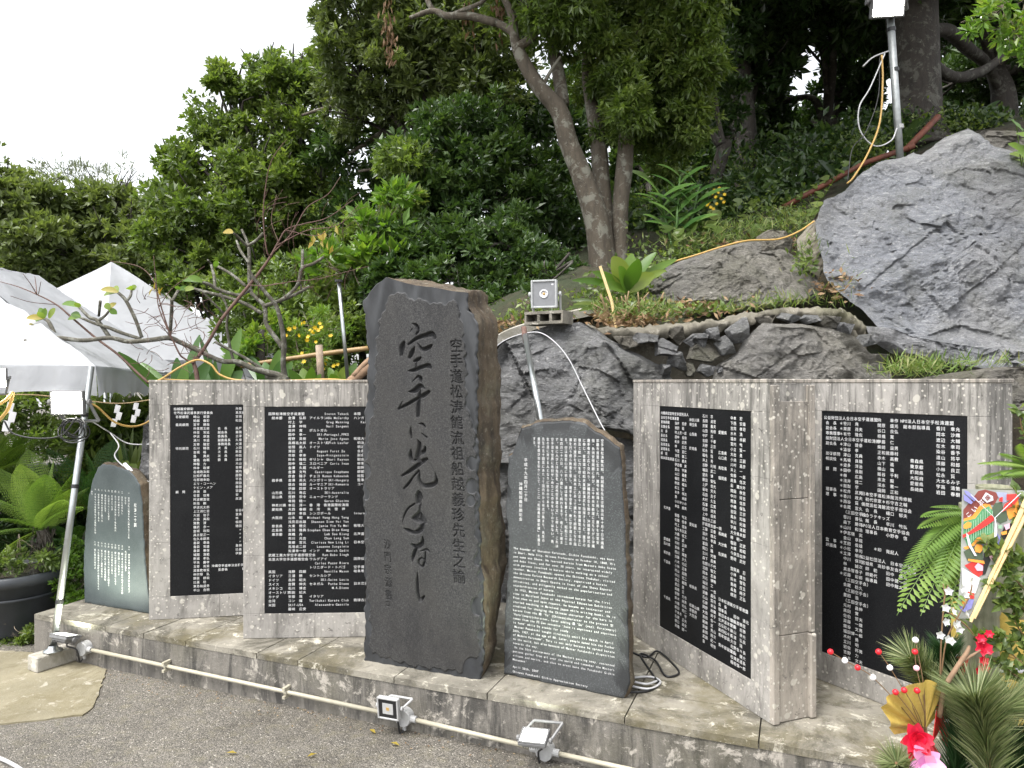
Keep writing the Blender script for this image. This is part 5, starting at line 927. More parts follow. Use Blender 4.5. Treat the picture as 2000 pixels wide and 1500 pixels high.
trk([(1100, 205), (1090, 140), (1080, 90), (1078, 30), (1090, -40)], 7.45, 7.6, [26, 25, 23, 19, 14], 10, tb)
trk([(1186, 470), (1181, 420), (1174, 350), (1169, 280), (1156, 210), (1147, 140), (1150, 87), (1160, 20), (1165, -60)], 7.6, 7.9, [40, 36, 34, 32, 26, 22, 20, 18, 14], mb=tb)
trk([(1205, 530), (1212, 490), (1212, 402), (1219, 332), (1223, 262), (1223, 190), (1235, 110), (1260, 30), (1300, -50)], 7.45, 7.7, [34, 30, 31, 33, 29, 22, 18, 15, 11], mb=tb)
trk([(1225, 110), (1250, 60), (1245, 0)], 7.7, 7.6, [14, 10, 8], 8, tb); trk([(971, 45), (915, 31), (873, 31), (845, 21), (800, 35)], 7.3, 7.5, [17, 16, 14, 11, 7], 8, tb); trk([(1003, 65), (985, 52), (971, 45)], 7.25, 7.3, [15, 15, 15], 8, tb); trk([(845, 20), (835, 0), (828, -30)], 7.5, 7.5, [11, 10, 9], 8, tb); trk([(1062, 165), (1075, 140), (1095, 110)], 7.3, 7.2, [8, 7, 5], 6, tb)
trk([(880, 31), (905, 20), (940, 5), (960, -15)], 7.4, 7.2, [10, 9, 8, 7], 7, tb); build(tb, 'trunk', M['bark'], mt, True)
TL4 = [(1060, -30, 120, 70, 7.6, .7), (1200, 10, 110, 70, 8.0, .7), (1310, 40, 70, 75, 7.6, .5), (1345, 120, 48, 70, 7.5, .4), (1265, 90, 60, 65, 8, .5), (1180, 90, 60, 60, 8.4, .5), (1240, 190, 60, 45, 7.9, .4), (1195, 250, 40, 40, 7.6, .3), (1330, 190, 45, 50, 7.8, .4), (1265, 250, 45, 40, 8, .4), (1345, 20, 60, 60, 7.4, .5), (1120, 180, 30, 40, 8.6, .4)]
TL4 += [(1250, -260, 260, 90, 6.8, 1.0), (1500, -330, 260, 100, 7.2, 1.1), (1000, -260, 200, 90, 7.0, 1.0), (1300, 150, 60, 60, 7.7, .4), (1350, 240, 40, 60, 7.6, .35), (1300, 300, 35, 40, 7.9, .3), (1130, 60, 60, 50, 7.3, .4), (1210, 130, 50, 60, 7.4, .35), (1220, 215, 40, 45, 7.3, .3), (1100, 20, 70, 50, 7.1, .4), (1370, 150, 35, 60, 7.3, .3)]  # large high lobes: unseen canopy added overhead to shade the slope
build(crown_mb(TL4, 22, 16, 7, .09, .34, 6, up=-.1, droop=.2, sub=.42), 'crown', M['lf_mid'], mt)
db = MB(); rg = np.random.default_rng(9)
for px, py, n_ in ((762, 75, 40), (914, 20, 30), (975, 20, 40), (757, 40, 20)):
    c = P(px, py, 7.4); bp = c + rg.normal(0, 1, (n_, 3)) * [.035, .035, .13]; db.leaves(bp, rg.normal(0, .3, (n_, 3)) + [0, 0, -1], rg.normal(0, 1, (n_, 3)), .09, .03, rg.uniform(0, .35, n_))
build(db, 'withered_leaves', M['dry'], mt)
# horizontal grey branches seen behind the tall tree
gb = MB(); trk([(905, 197), (850, 200), (775, 183), (715, 197), (690, 200), (640, 210), (590, 225)], 10.8, 11, [10, 11, 10, 13, 11, 8, 5], 8, gb); trk([(812, 230), (775, 245), (740, 263), (712, 282), (680, 300)], 10.8, 10.9, [12, 12, 11, 9, 6], 8, gb); trk([(812, 260), (760, 320), (700, 335)], 10.6, 10.8, [6, 6, 5], 6, gb); trk([(905, 197), (960, 300), (980, 480), (990, 560)], 10.8, 10.6, [14, 20, 24, 28], 8, gb)
tree('glossy_shrub', 'dense mid green shrub low behind the frangipani limbs', 'shrub', (-2.2, 7.6, 1.2), [(480, 620, 60, 50, 7.6, .35), (560, 600, 70, 55, 7.6, .35), (640, 650, 60, 50, 7.3, .35), (560, 680, 60, 45, 7.2, .3), (690, 680, 50, 50, 6.9, .3), (620, 720, 60, 30, 6.9, .3), (500, 560, 50, 50, 8, .35), (600, 540, 60, 50, 7.8, .35)], .04, 'lf_mid', 'barkd', None, 66, nsub=20, ncl=14, per=6, L=.085, asp=.45, rr=(0, .8))
bt = thing('broadleaf_tree', 'dark tree with pale horizontal branches showing between crowns', 'tree', tuple(hp(990, 560, 10.8)), 'trees behind the monument'); build(gb, 'trunk', M['bark'], bt, True)
build(crown_mb([(700, 290, 70, 60, 11.4, .6), (790, 280, 70, 60, 11.5, .6), (640, 290, 50, 50, 11.6, .5), (730, 380, 80, 60, 11.6, .6), (680, 440, 80, 60, 11.6, .6), (1090, 250, 70, 90, 11, .7), (1080, 400, 90, 90, 10.5, .7), (1000, 250, 80, 70, 11, .7)], 15, 14, 6, .13, .42, 12), 'crown', M['lf_dark'], bt)
# dark wood behind the slope
FG = 'dark trees on the wooded slope'
wood = [('dark tree behind the three trunks', hp(1300, 380, 11), [(1230, 350, 90, 80, 12, .8), (1320, 310, 90, 70, 12, .8), (1260, 440, 110, 60, 11, .7), (1330, 400, 90, 60, 11.5, .7), (1160, 420, 60, 70, 11, .6)], .12),
        ('dark tree with slim black trunk right of the three trunk tree', hp(1465, 330, 11), [(1440, 40, 100, 70, 11, .9), (1420, 140, 80, 70, 11.5, .8), (1400, 240, 80, 60, 12, .8), (1470, 250, 70, 50, 12.5, .8), (1500, 110, 60, 60, 11, .8), (1480, -60, 140, 70, 10.5, 1.), (1380, 320, 80, 45, 12, .7)], .16),
        ('dark tree over the bright sky gap', hp(1620, 290, 12), [(1590, 30, 110, 65, 11, 1.), (1680, 90, 70, 70, 11.5, .8), (1660, 180, 60, 50, 12, .8), (1560, 270, 90, 40, 13, .8), (1640, 260, 80, 40, 13, .8), (1510, 200, 40, 50, 12, .6), (1600, -80, 150, 80, 10.5, 1.)], .15),
        ('dark tree at the far upper right corner', hp(1960, 220, 11), [(1850, 30, 70, 70, 11, .8), (1860, 170, 80, 50, 12.5, .8), (1930, 180, 80, 40, 12.5, .8), (1990, 130, 60, 60, 12, .8), (1960, -30, 120, 60, 10.5, .9), (1880, -110, 140, 70, 10, 1.), (2060, 60, 80, 110, 11, .9)], .17)]
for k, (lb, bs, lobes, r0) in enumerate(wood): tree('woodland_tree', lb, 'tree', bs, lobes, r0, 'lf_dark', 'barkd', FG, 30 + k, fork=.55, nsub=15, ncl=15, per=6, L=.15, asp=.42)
bgt = thing('woodland_tree', 'massive lichen spotted trunk directly behind the lamp pole', 'tree', tuple(hp(1795, 262, 9.3)), FG); tb = MB(); trk([(1800, 300), (1795, 250), (1790, 180), (1785, 90), (1780, 0), (1790, -140)], 9.3, 9.5, [120, 92, 86, 88, 92, 84], 18, tb); trk([(1800, 110), (1860, 150), (1925, 135), (1990, 80)], 9.5, 10.5, [26, 22, 18, 12], 8, tb); trk([(1800, 60), (1850, 60), (1890, 95), (1930, 130), (1960, 200)], 9.5, 11.2, [22, 26, 24, 20, 16], 8, tb); build(tb, 'trunk', M['barkd'], bgt, True)
build(crown_mb([(1750, 20, 110, 60, 10.4, .8), (1720, -90, 160, 80, 9.3, 1.), (1840, -120, 170, 80, 9.0, 1.), (1800, -230, 260, 90, 8.5, 1.3), (1500, -230, 260, 90, 8.8, 1.3), (1700, -420, 300, 110, 7.6, 1.2), (1950, -400, 260, 110, 7.8, 1.2), (1720, 280, 50, 35, 11, .5), (1840, 240, 60, 25, 11, .4)], 13, 15, 6, .15, .42, 40), 'crown', M['lf_dark'], bgt)  # lobes far above view are added canopy, darkening the hillside below
for k, (lb, bs, lobes) in enumerate([('far dark tree filling the gap between the three trunks and the slim black trunk', hp(1300, 330, 15), [(1230, 120, 90, 80, 14, .9), (1300, 200, 90, 80, 14.5, .9), (1250, 290, 90, 60, 15, .9), (1370, 80, 90, 80, 14, .9), (1150, 200, 80, 90, 14, .9), (1340, 300, 80, 50, 15, .8)]), ('far dark tree under the bright sky gap', hp(1600, 300, 15), [(1500, 280, 90, 50, 15, .9), (1580, 250, 60, 40, 15, .9), (1660, 280, 80, 50, 15, .9), (1690, 130, 60, 60, 14, .8), (1500, 40, 80, 70, 13.5, .9), (1470, 170, 60, 60, 14, .8)]), ('far dark tree behind the massive trunk at right', hp(1900, 240, 14), [(1850, 110, 70, 50, 14, .8), (1900, 50, 90, 50, 13.5, .9), (1960, 210, 90, 50, 14, .9), (1840, 220, 60, 40, 14, .8), (2010, 60, 60, 60, 13, .8)])]): tree('woodland_tree', lb, 'tree', bs, lobes, .12, 'lf_dark', 'barkd', FG, 70 + k, fork=.5, nsub=14, ncl=14, per=6, L=.17, asp=.42)
smt = thing('woodland_tree', 'small reddish crooked tree with a pollarded stump on the slope', 'tree', tuple(hp(1390, 385, 9)), FG); tb = MB(); trk([(1392, 400), (1400, 340), (1414, 290), (1412, 278)], 9, 9, [24, 26, 28, 30], 12, tb); trk([(1408, 288), (1385, 255), (1345, 215), (1335, 180), (1350, 120)], 9, 9.2, [15, 13, 11, 9, 6], 8, tb); trk([(1412, 280), (1402, 230), (1395, 170), (1390, 100)], 9, 9.3, [11, 10, 8, 5], 7, tb); build(tb, 'trunk', M['barkd'], smt, True)
build(crown_mb([(1350, 140, 50, 60, 9.3, .4), (1395, 110, 50, 60, 9.4, .4), (1430, 200, 40, 50, 9.6, .4)], 14, 12, 6, .11, .4, 41), 'crown', M['lf_dark'], smt)
tb = MB(); trk([(1462, 330), (1463, 240), (1452, 140), (1440, 60), (1435, -20)], 11, 11, [30, 26, 26, 22, 18], 10, tb); solo(tb, 'bare_tree', M['barkd'], 'straight slim black trunk in the dark wood left of the sky gap', 'tree', None, True)
# shrubs on the slope
SG = 'glossy shrubs behind the stele'
tree('glossy_shrub', 'tall glossy dark green shrub in the centre above the stele', 'shrub', hp(905, 560, 8.6), [(880, 250, 70, 55, 8.7, .5), (960, 240, 60, 55, 8.9, .5), (830, 300, 70, 55, 8.6, .5), (920, 330, 80, 60, 8.5, .5), (1010, 320, 60, 60, 8.8, .5), (870, 390, 85, 60, 8.4, .5), (970, 410, 85, 60, 8.4, .5), (1050, 400, 60, 70, 8.7, .5), (800, 400, 60, 50, 8.5, .4)], .05, 'lf_dark', 'barkd', SG, 50, nsub=20, ncl=15, per=6, L=.105, asp=.42, rr=(.15, 1))
tree('glossy_shrub', 'dense glossy shrub just behind the top of the tall stele', 'shrub', hp(900, 620, 7.2), [(800, 480, 75, 55, 7.3, .4), (890, 490, 80, 55, 7.3, .4), (980, 500, 75, 60, 7.2, .4), (850, 560, 80, 50, 7.0, .4), (950, 575, 80, 50, 7.0, .4), (1040, 510, 55, 55, 7.4, .4), (770, 560, 60, 60, 7.0, .4), (1000, 470, 60, 50, 7.5, .4)], .045, 'lf_dark', 'barkd', SG, 51, nsub=22, ncl=15, per=6, L=.085, asp=.45, rr=(.1, .95))
tree('glossy_shrub', 'mid green shrub left of the tall stele with light young leaves', 'shrub', hp(720, 640, 7.4), [(790, 330, 55, 50, 8.2, .4), (770, 420, 55, 50, 7.9, .4), (730, 470, 70, 50, 7.6, .4), (690, 530, 60, 50, 7.4, .4), (730, 560, 60, 55, 7.2, .4), (650, 600, 60, 50, 7.2, .4), (700, 630, 60, 50, 7.0, .4), (670, 480, 50, 40, 7.6, .35)], .04, 'lf_mid', 'barkd', SG, 52, nsub=20, ncl=13, per=6, L=.09, asp=.45, rr=(.1, 1))
tree('bright_shrub', 'loose bright leaved shrub with big upright leaves, upper left of the stele', 'shrub', hp(760, 620, 7), [(770, 405, 45, 28, 7.4, .3), (720, 455, 55, 30, 7.1, .3), (680, 500, 50, 28, 6.9, .3), (740, 500, 50, 30, 7.0, .3), (640, 520, 40, 30, 6.9, .3)], .02, 'lf_bright', 'deadtw', None, 53, nsub=12, ncl=6, per=6, L=.15, asp=.4, up=.5, rr=(0, .75))
tree('glossy_shrub', 'low dark bush under the three trunks left of the unlit lamp', 'shrub', hp(1080, 590, 6.8), [(1060, 560, 60, 45, 7, .35), (1110, 540, 50, 45, 7.2, .35), (1020, 600, 50, 35, 6.6, .3), (1120, 590, 45, 30, 6.8, .3)], .03, 'lf_dark', 'barkd', SG, 54, nsub=22, ncl=14, per=6, L=.085, asp=.42)
tree('flowering_shrub', 'thin yellow flowered bush behind the bamboo rail', 'shrub', hp(600, 690, 6.2), [(600, 660, 45, 35, 6.3, .25), (570, 650, 30, 25, 6.3, .2), (640, 640, 40, 35, 6.4, .25), (610, 700, 50, 30, 6.2, .25)], .012, 'lf_bright', 'deadtw', None, 55, nsub=26, ncl=10, per=5, L=.06, asp=.2, rr=(.2, 1))
rg = np.random.default_rng(55); yb = MB()
def flower(mb, c, nrm_, r_, n=6, rnd=.5, w_=.55, cup=.25):
    f = nrm(np.asarray(nrm_, float)); a, _, b = basis(f); th = np.arange(n) * 2 * np.pi / n + rnd; ax = np.cos(th)[:, None] * a + np.sin(th)[:, None] * b + f * cup
    mb.leaves(np.repeat(np.asarray(c)[None], n, 0), ax, np.repeat(f[None], n, 0), r_, r_ * w_, np.full(n, rnd), .1)
def flowers(label, name, spots, Y, r_, mat, group=None, cat='flowers', ctr=None):
    for k, (px, py) in enumerate(spots): flower(yb_, P(px, py, Y + rg.uniform(-.1, .1)), (rg.normal() * .4, -1, rg.normal() * .4 + .3), r_ * rg.uniform(.8, 1.2), 6, rg.uniform())
yb_ = MB(); flowers('', '', [(590, 632), (594, 630), (575, 640), (565, 643), (560, 655), (624, 632), (628, 640), (622, 645), (606, 645), (612, 650), (602, 658), (600, 664), (585, 655), (617, 668), (646, 656), (638, 704), (636, 710), (594, 707), (632, 720), (610, 648), (652, 715), (660, 712), (615, 640), (580, 700), (590, 690)], 6.0, .022, None)
fs_ = [x for x in bpy.data.objects if x.name.startswith('flowering_shrub')][0]; build(yb_, 'blossoms', M['yelf'], fs_)

# leaf plants with long blades, each from a base pixel to tip pixels
def blades(name, label, cat, spec, mat, group=None, droop=.12, fold=.2, prof=None):
    root = None
    for base, tips, Y, W in spec:
        mb = MB(); b = P(*base, Y)
        for t in tips:
            tp = P(t[0], t[1], Y + (t[2] if len(t) > 2 else RNG.uniform(-.15, .15))); d = tp - b; L = np.linalg.norm(d); side = nrm(np.cross(d, (RNG.normal() * .5, -1, .25))); u_ = np.cross(side, nrm(d)); d2 = nrm(d) + np.array([0, 0, droop])
            mb.strap(b, d2, u_, L, (t[3] if len(t) > 3 else W) * RNG.uniform(.85, 1.15), droop, 10, RNG.uniform(), prof, fold, RNG.uniform(-.3, .3))
        root = solo(mb, name, M[mat], label, cat, group, True)
    return root
blades('ginger_plant', 'broad leaved ginger plant behind the leftmost name wall', 'plant', [((350, 800), [(220, 675, -.2), (345, 685, 0), (395, 635, .1), (420, 690), (300, 730, -.3), (365, 700), (270, 700, .2)], 5.3, .11)], 'lf_ginger')
blades('ginger_plant', 'tall ginger leaf pair rising beside the red brown bare shrub', 'plant', [((430, 770), [(476, 625, 0), (385, 640, 0), (450, 700), (478, 720), (420, 690), (395, 720)], 5.5, .11)], 'lf_ginger')
blades('ginger_plant', 'ginger leaves at the foot of the lichened frangipani trunk', 'plant', [((530, 770), [(547, 672, 0), (515, 700), (488, 695), (560, 690), (470, 680, .3), (500, 720), (575, 700)], 5.7, .1)], 'lf_ginger')
blades('bromeliad', 'yellow green broad leaves behind the grey fence post', 'plant', [((600, 780), [(590, 712), (610, 708), (570, 720), (630, 725), (560, 715)], 5.5, .1), ], 'lf_bright')
blades('bromeliad', 'yellow green broad leaves right of the thin metal post', 'plant', [((665, 775), [(675, 708), (700, 700), (655, 715), (690, 720), (645, 725), (640, 712)], 5.4, .1)], 'lf_bright')
tree('leafy_plant', 'light green compound leaved plant left of the dark stump', 'plant', hp(495, 760, 6), [(490, 670, 25, 22, 6.0, .15), (475, 695, 30, 22, 6, .15), (515, 680, 25, 25, 6.1, .15), (535, 640, 25, 25, 6.2, .15)], .008, 'lf_bright', 'deadtw', None, 56, nsub=40, ncl=5, per=5, L=.085, asp=.42)
blades('birds_nest_fern', 'bright upright birds nest fern at the foot of the three trunks', 'fern', [((1225, 570), [(1190, 484, -.1, .17), (1236, 474, 0, .12), (1262, 510, .1), (1292, 474, 0, .1), (1335, 494, .1, .08), (1150, 525, -.2, .09), (1112, 545, -.2, .06), (1205, 510, -.2), (1250, 490, -.2), (1285, 530, -.1), (1168, 555, -.2, .08), (1215, 490, .1), (1310, 520, -.1, .08)], 5.75, .13)], 'lf_bright', droop=.22)
blades('strap_leaf_plant', 'drooping narrow green leaves right of the unlit lamp', 'plant', [((1190, 610), [(1110, 588, -.2), (1125, 605, -.1), (1140, 570), (1160, 560), (1095, 600, -.1), (1230, 590, -.2), (1215, 610, -.3), (1150, 590, -.3), (1100, 575, .1)], 5.8, .04)], 'lf_mid', droop=.4)
gm = MB(); g0 = P(1322, 485, 7.1)
for st_ in ([(1322, 485), (1322, 430), (1328, 345)], [(1335, 480), (1350, 430), (1365, 365)], [(1312, 480), (1300, 430), (1288, 380)]):
    path = catmull([P(*q, 7.1 + RNG.uniform(-.1, .1)) for q in st_], 6); gm.tube(path, .011, 6)
    for i in range(3, len(path)):
        s_ = 1 if i % 2 else -1; gm.strap(path[i], (s_ * RNG.uniform(.6, 1), RNG.uniform(-.5, .2), RNG.uniform(.55, 1.0)), (s_ * -.6, -.6, .8), RNG.uniform(.3, .42), .085, .28, 9, RNG.uniform(), [.2, .75, 1, .9, .6, .05], .22)
solo(gm, 'ginger_plant', M['lf_ginger'], 'big upright ginger plant with paired long leaves on the slope', 'plant', None, True)
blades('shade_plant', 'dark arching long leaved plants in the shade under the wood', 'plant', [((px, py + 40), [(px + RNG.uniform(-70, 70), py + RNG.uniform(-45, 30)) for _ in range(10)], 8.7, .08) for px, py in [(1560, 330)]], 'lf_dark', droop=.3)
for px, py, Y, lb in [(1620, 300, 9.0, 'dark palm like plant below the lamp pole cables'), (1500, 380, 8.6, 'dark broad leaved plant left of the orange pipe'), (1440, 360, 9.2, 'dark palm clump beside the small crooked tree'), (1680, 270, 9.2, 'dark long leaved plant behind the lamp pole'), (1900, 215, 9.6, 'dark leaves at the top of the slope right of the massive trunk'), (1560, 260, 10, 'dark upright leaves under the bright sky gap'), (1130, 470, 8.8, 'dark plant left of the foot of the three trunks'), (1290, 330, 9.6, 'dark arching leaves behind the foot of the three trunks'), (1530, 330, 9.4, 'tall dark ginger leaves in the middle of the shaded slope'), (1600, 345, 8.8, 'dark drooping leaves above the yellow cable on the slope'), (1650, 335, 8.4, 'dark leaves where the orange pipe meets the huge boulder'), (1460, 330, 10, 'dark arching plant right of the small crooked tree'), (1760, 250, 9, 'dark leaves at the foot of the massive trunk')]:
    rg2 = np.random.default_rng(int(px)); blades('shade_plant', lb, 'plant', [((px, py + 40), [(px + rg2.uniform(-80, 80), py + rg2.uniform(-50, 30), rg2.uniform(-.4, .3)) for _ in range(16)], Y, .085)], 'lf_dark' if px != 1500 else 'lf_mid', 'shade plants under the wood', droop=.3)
# round leaved leopard plants
def round_leaf(mb, c, n_, r_, rnd):
    f = nrm(np.asarray(n_, float)); a, _, b = basis(f); th = np.linspace(.35, 2 * np.pi - .35, 14); V = [c]
    for t in th: V.append(c + r_ * (np.cos(t) * a + np.sin(t) * b) * (.9 + .1 * np.sin(3 * t)) + f * r_ * .22 * (.6 + .25 * np.sin(5 * t)))
    mb.add(np.array(V), [[0, i, i + 1] for i in range(1, 14)], rnd)
def round_plant(label, spots, Y, r_, mat='lf_mid', yel=None):
    rg2 = np.random.default_rng(len(spots) + int(Y * 100)); mb = MB(); st = MB(); c0 = P(np.mean([q[0] for q in spots]), max(q[1] for q in spots) + 14, Y)
    for px, py in spots:
        c = P(px, py, Y + rg2.uniform(-.12, .12)); round_leaf(mb, c, (rg2.normal() * .45, -.75, .7 + rg2.normal() * .25), r_ * rg2.uniform(.75, 1.25), rg2.uniform()); st.tube([c0, (c0 + c) / 2 + [0, 0, .02], c], .004, 5, 3)
    t = thing('leopard_plant', label, 'plant', tuple(c0), 'round leaved leopard plants'); build(mb, 'leaves', M[mat], t, True); build(st, 'stems', M['lf_mid'], t)
    if yel:
        q = MB()
        for px, py in yel: flower(q, P(px, py, Y - .1), (rg2.normal() * .4, -1, .3), .024, 9, rg2.uniform(), .35); 
        build(q, 'flowers', M['yelf'], t)
round_plant('leopard plant with broad round leaves below the big ginger on the slope', [(1325, 455), (1350, 448), (1375, 455), (1395, 448), (1310, 470), (1335, 478), (1325, 462), (1290, 462), (1362, 470), (1300, 448), (1340, 440), (1385, 440), (1405, 460)], 7.0, .09)
round_plant('leopard plant with yellow daisies in front of the small crooked tree', [(1395, 420), (1430, 410), (1450, 425), (1410, 440), (1470, 400), (1440, 395), (1480, 420)], 7.6, .07, 'lf_mid', [(1384, 395), (1390, 378), (1395, 372), (1402, 376), (1410, 370), (1415, 380), (1408, 388), (1414, 395), (1400, 398), (1388, 405), (1382, 400), (1393, 408), (1405, 368), (1398, 385)])
round_plant('small round leaved plant beside the thin post of the rock ledge', [(1475, 445), (1500, 440), (1480, 460), (1465, 455)], 6.8, .06); round_plant('leopard leaves along the orange pipe, upper group', [(1590, 365), (1610, 352), (1575, 378), (1625, 345), (1600, 380), (1560, 385), (1640, 335), (1650, 320), (1530, 400), (1545, 395)], 7.9, .06)
round_plant('round leaves at the right picture edge above the huge boulder', [(1990, 295), (2000, 310), (1985, 245), (2005, 270)], 6.2, .1, 'lf_bright'); round_plant('leafy round plant behind the left end of the huge boulder', [(1585, 415), (1560, 420), (1548, 432), (1595, 400)], 7.0, .06)
tree('leafy_branch', 'bright leafy branch hanging into the upper right corner', 'branch', P(2060, -60, 5.6), [(1950, 20, 45, 40, 5.6, .25), (1985, 70, 35, 40, 5.5, .25), (1995, 110, 25, 25, 5.5, .2), (1920, 40, 25, 25, 5.6, .2)], .012, 'lf_bright', 'deadtw', None, 110, fork=.4, nsub=14, ncl=5, per=5, L=.085, asp=.42, droop=.2)
for k, (x0, lb) in enumerate([(-60, 'dark hedge bush beyond the far road at the left edge'), (60, 'dark hedge bush beyond the far road, seen left of the tent pole'), (190, 'dark hedge bush beyond the far road, seen right of the tent pole')]): tree('hedge_bush', lb, 'shrub', (*P(x0, 800, 13.4)[:2], 0), [(x0, 800, 75, 50, 13.4, .5), (x0 + 30, 850, 70, 45, 13.3, .5), (x0 - 20, 760, 60, 40, 13.5, .5)], .04, 'lf_mid', 'barkd', 'hedge bushes beyond the far road', 120 + k, nsub=16, ncl=12, per=6, L=.13, asp=.42)
# low cover and grass: nobody could count these
def cover(name, label, n, area, mat, L, asp, seed, up=.9, kindn='stuff', hz=0, spread=.8, rr=(0, 1)):
    rg2 = np.random.default_rng(seed); B = []
    for (px, py, rx, ry, Y, k) in area:
        m = int(n * k); x = px + rg2.normal(0, .5, m) * rx; y = py + rg2.normal(0, .5, m) * ry; yy = Y + rg2.normal(0, .12, m)
        B.append(np.stack([(x - 1000) / F * yy, yy, CAMH - (y - 747) / F * yy], -1))
    B = np.concatenate(B); ax = rg2.normal(0, spread, (len(B), 3)) * [1, 1, .5] + [0, -.15, up]; mb = MB(); LL = L * rg2.uniform(.5, 1.3, len(B)); mb.leaves(B, ax, rg2.normal(0, 1, (len(B), 3)) + [0, -1, .3], LL, LL * asp, rr[0] + (rr[1] - rr[0]) * rg2.uniform(0, 1, len(B)), .1, .1)
    o = solo(mb, name, M[mat], label, 'plants'); o['kind'] = kindn; return o
cover('grass', 'short grass growing on the rock ledges and wall tops', 260, [(1790, 724, 80, 16, 4.5, 1.6), (1900, 714, 120, 10, 4.6, .5), (1440, 605, 110, 12, 5.6, .5), (1540, 592, 120, 14, 5.7, .7), (1650, 570, 50, 50, 5.9, .3), (1575, 500, 30, 40, 6.0, .4), (1500, 446, 120, 16, 6.7, 1.6), (1570, 425, 60, 16, 7.0, 1), (1400, 474, 120, 14, 6.8, 1.2), (1300, 612, 70, 16, 5.5, 1), (1230, 615, 80, 20, 5.5, 1)], 'grass', .10, .07, 60)
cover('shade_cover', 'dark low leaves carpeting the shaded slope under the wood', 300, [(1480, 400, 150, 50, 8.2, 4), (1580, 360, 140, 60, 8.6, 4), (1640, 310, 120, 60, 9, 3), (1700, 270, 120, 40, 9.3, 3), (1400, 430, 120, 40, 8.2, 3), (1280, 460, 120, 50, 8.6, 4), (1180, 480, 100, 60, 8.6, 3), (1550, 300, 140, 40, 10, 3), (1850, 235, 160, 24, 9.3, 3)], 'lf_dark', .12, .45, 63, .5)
cover('ground_cover', 'low small leaved weeds covering the slope soil', 240, [(1420, 470, 140, 40, 7.2, 3), (1520, 420, 120, 50, 7.6, 2), (1350, 500, 90, 26, 6.9, 2), (1280, 605, 90, 16, 5.5, .8), (1180, 590, 70, 40, 6.1, 1.5), (1380, 604, 60, 10, 5.5, .5), (1700, 290, 80, 40, 8.6, 2.5), (1850, 240, 140, 30, 9, 2.5), (1250, 560, 60, 60, 6.2, 3), (1050, 620, 70, 30, 6.1, 2), (1570, 520, 20, 40, 6.1, .4), (1500, 350, 200, 50, 9, 5), (1300, 420, 160, 60, 9.3, 4)], 'lf_mid', .06, .5, 61, .5)
cover('leaf_litter', 'dry brown leaves lying on the slope and rock ledges', 90, [(1640, 560, 60, 30, 5.85, 1.5), (1360, 600, 90, 16, 5.5, 1.5), (1450, 480, 120, 24, 6.9, 2), (1060, 640, 90, 20, 6.0, 2), (1230, 625, 90, 16, 5.4, 2), (1000, 640, 60, 16, 6.0, 1.5)], 'dry', .07, .35, 62, .1)
rg = np.random.default_rng(8); lm = MB(); n_l = 130; xs = rg.uniform(-2.6, .9, n_l); ys = frontY(xs) - np.abs(rg.normal(0, .08, n_l)) - .01; lm.leaves(np.stack([xs, ys, np.full(n_l, .006)], -1), np.stack([rg.normal(size=n_l), rg.normal(size=n_l), np.full(n_l, .08)], -1), np.tile([0, 0, 1.], (n_l, 1)) + rg.normal(0, .15, (n_l, 3)), rg.uniform(.006, .022, n_l), rg.uniform(.004, .01, n_l), rg.uniform(0, 1, n_l), .2, .1)
kind(solo(lm, 'leaf_litter', M['dry'], 'tiny dry leaf scraps gathered on the asphalt along the plinth foot', 'litter'), 'stuff')
strw = MB(); rg = np.random.default_rng(3)
for k in range(30):
    b = P(1180 + rg.uniform(0, 100), 635, 5.6 + rg.uniform(-.1, .15)); h_ = rg.uniform(.06, .28); a_x = rg.normal(0, .05); strw.tube([b, b + [a_x, -.03, h_ * .5], b + [a_x * 2.4, -.06, h_]], [.012, .009, .005], 5, 3)
solo(strw, 'dead_stems', M['strawm'], 'clump of dry broken stems under the birds nest fern', 'dead plant', None, True)
mb = MB(); mb.tube([P(1172, 520, 5.5), P(1195, 590, 5.5), P(1203, 640, 5.5)], .012, 6); solo(mb, 'split_stake', M['wood'], 'pale split stake leaning in front of the birds nest fern', 'stake')

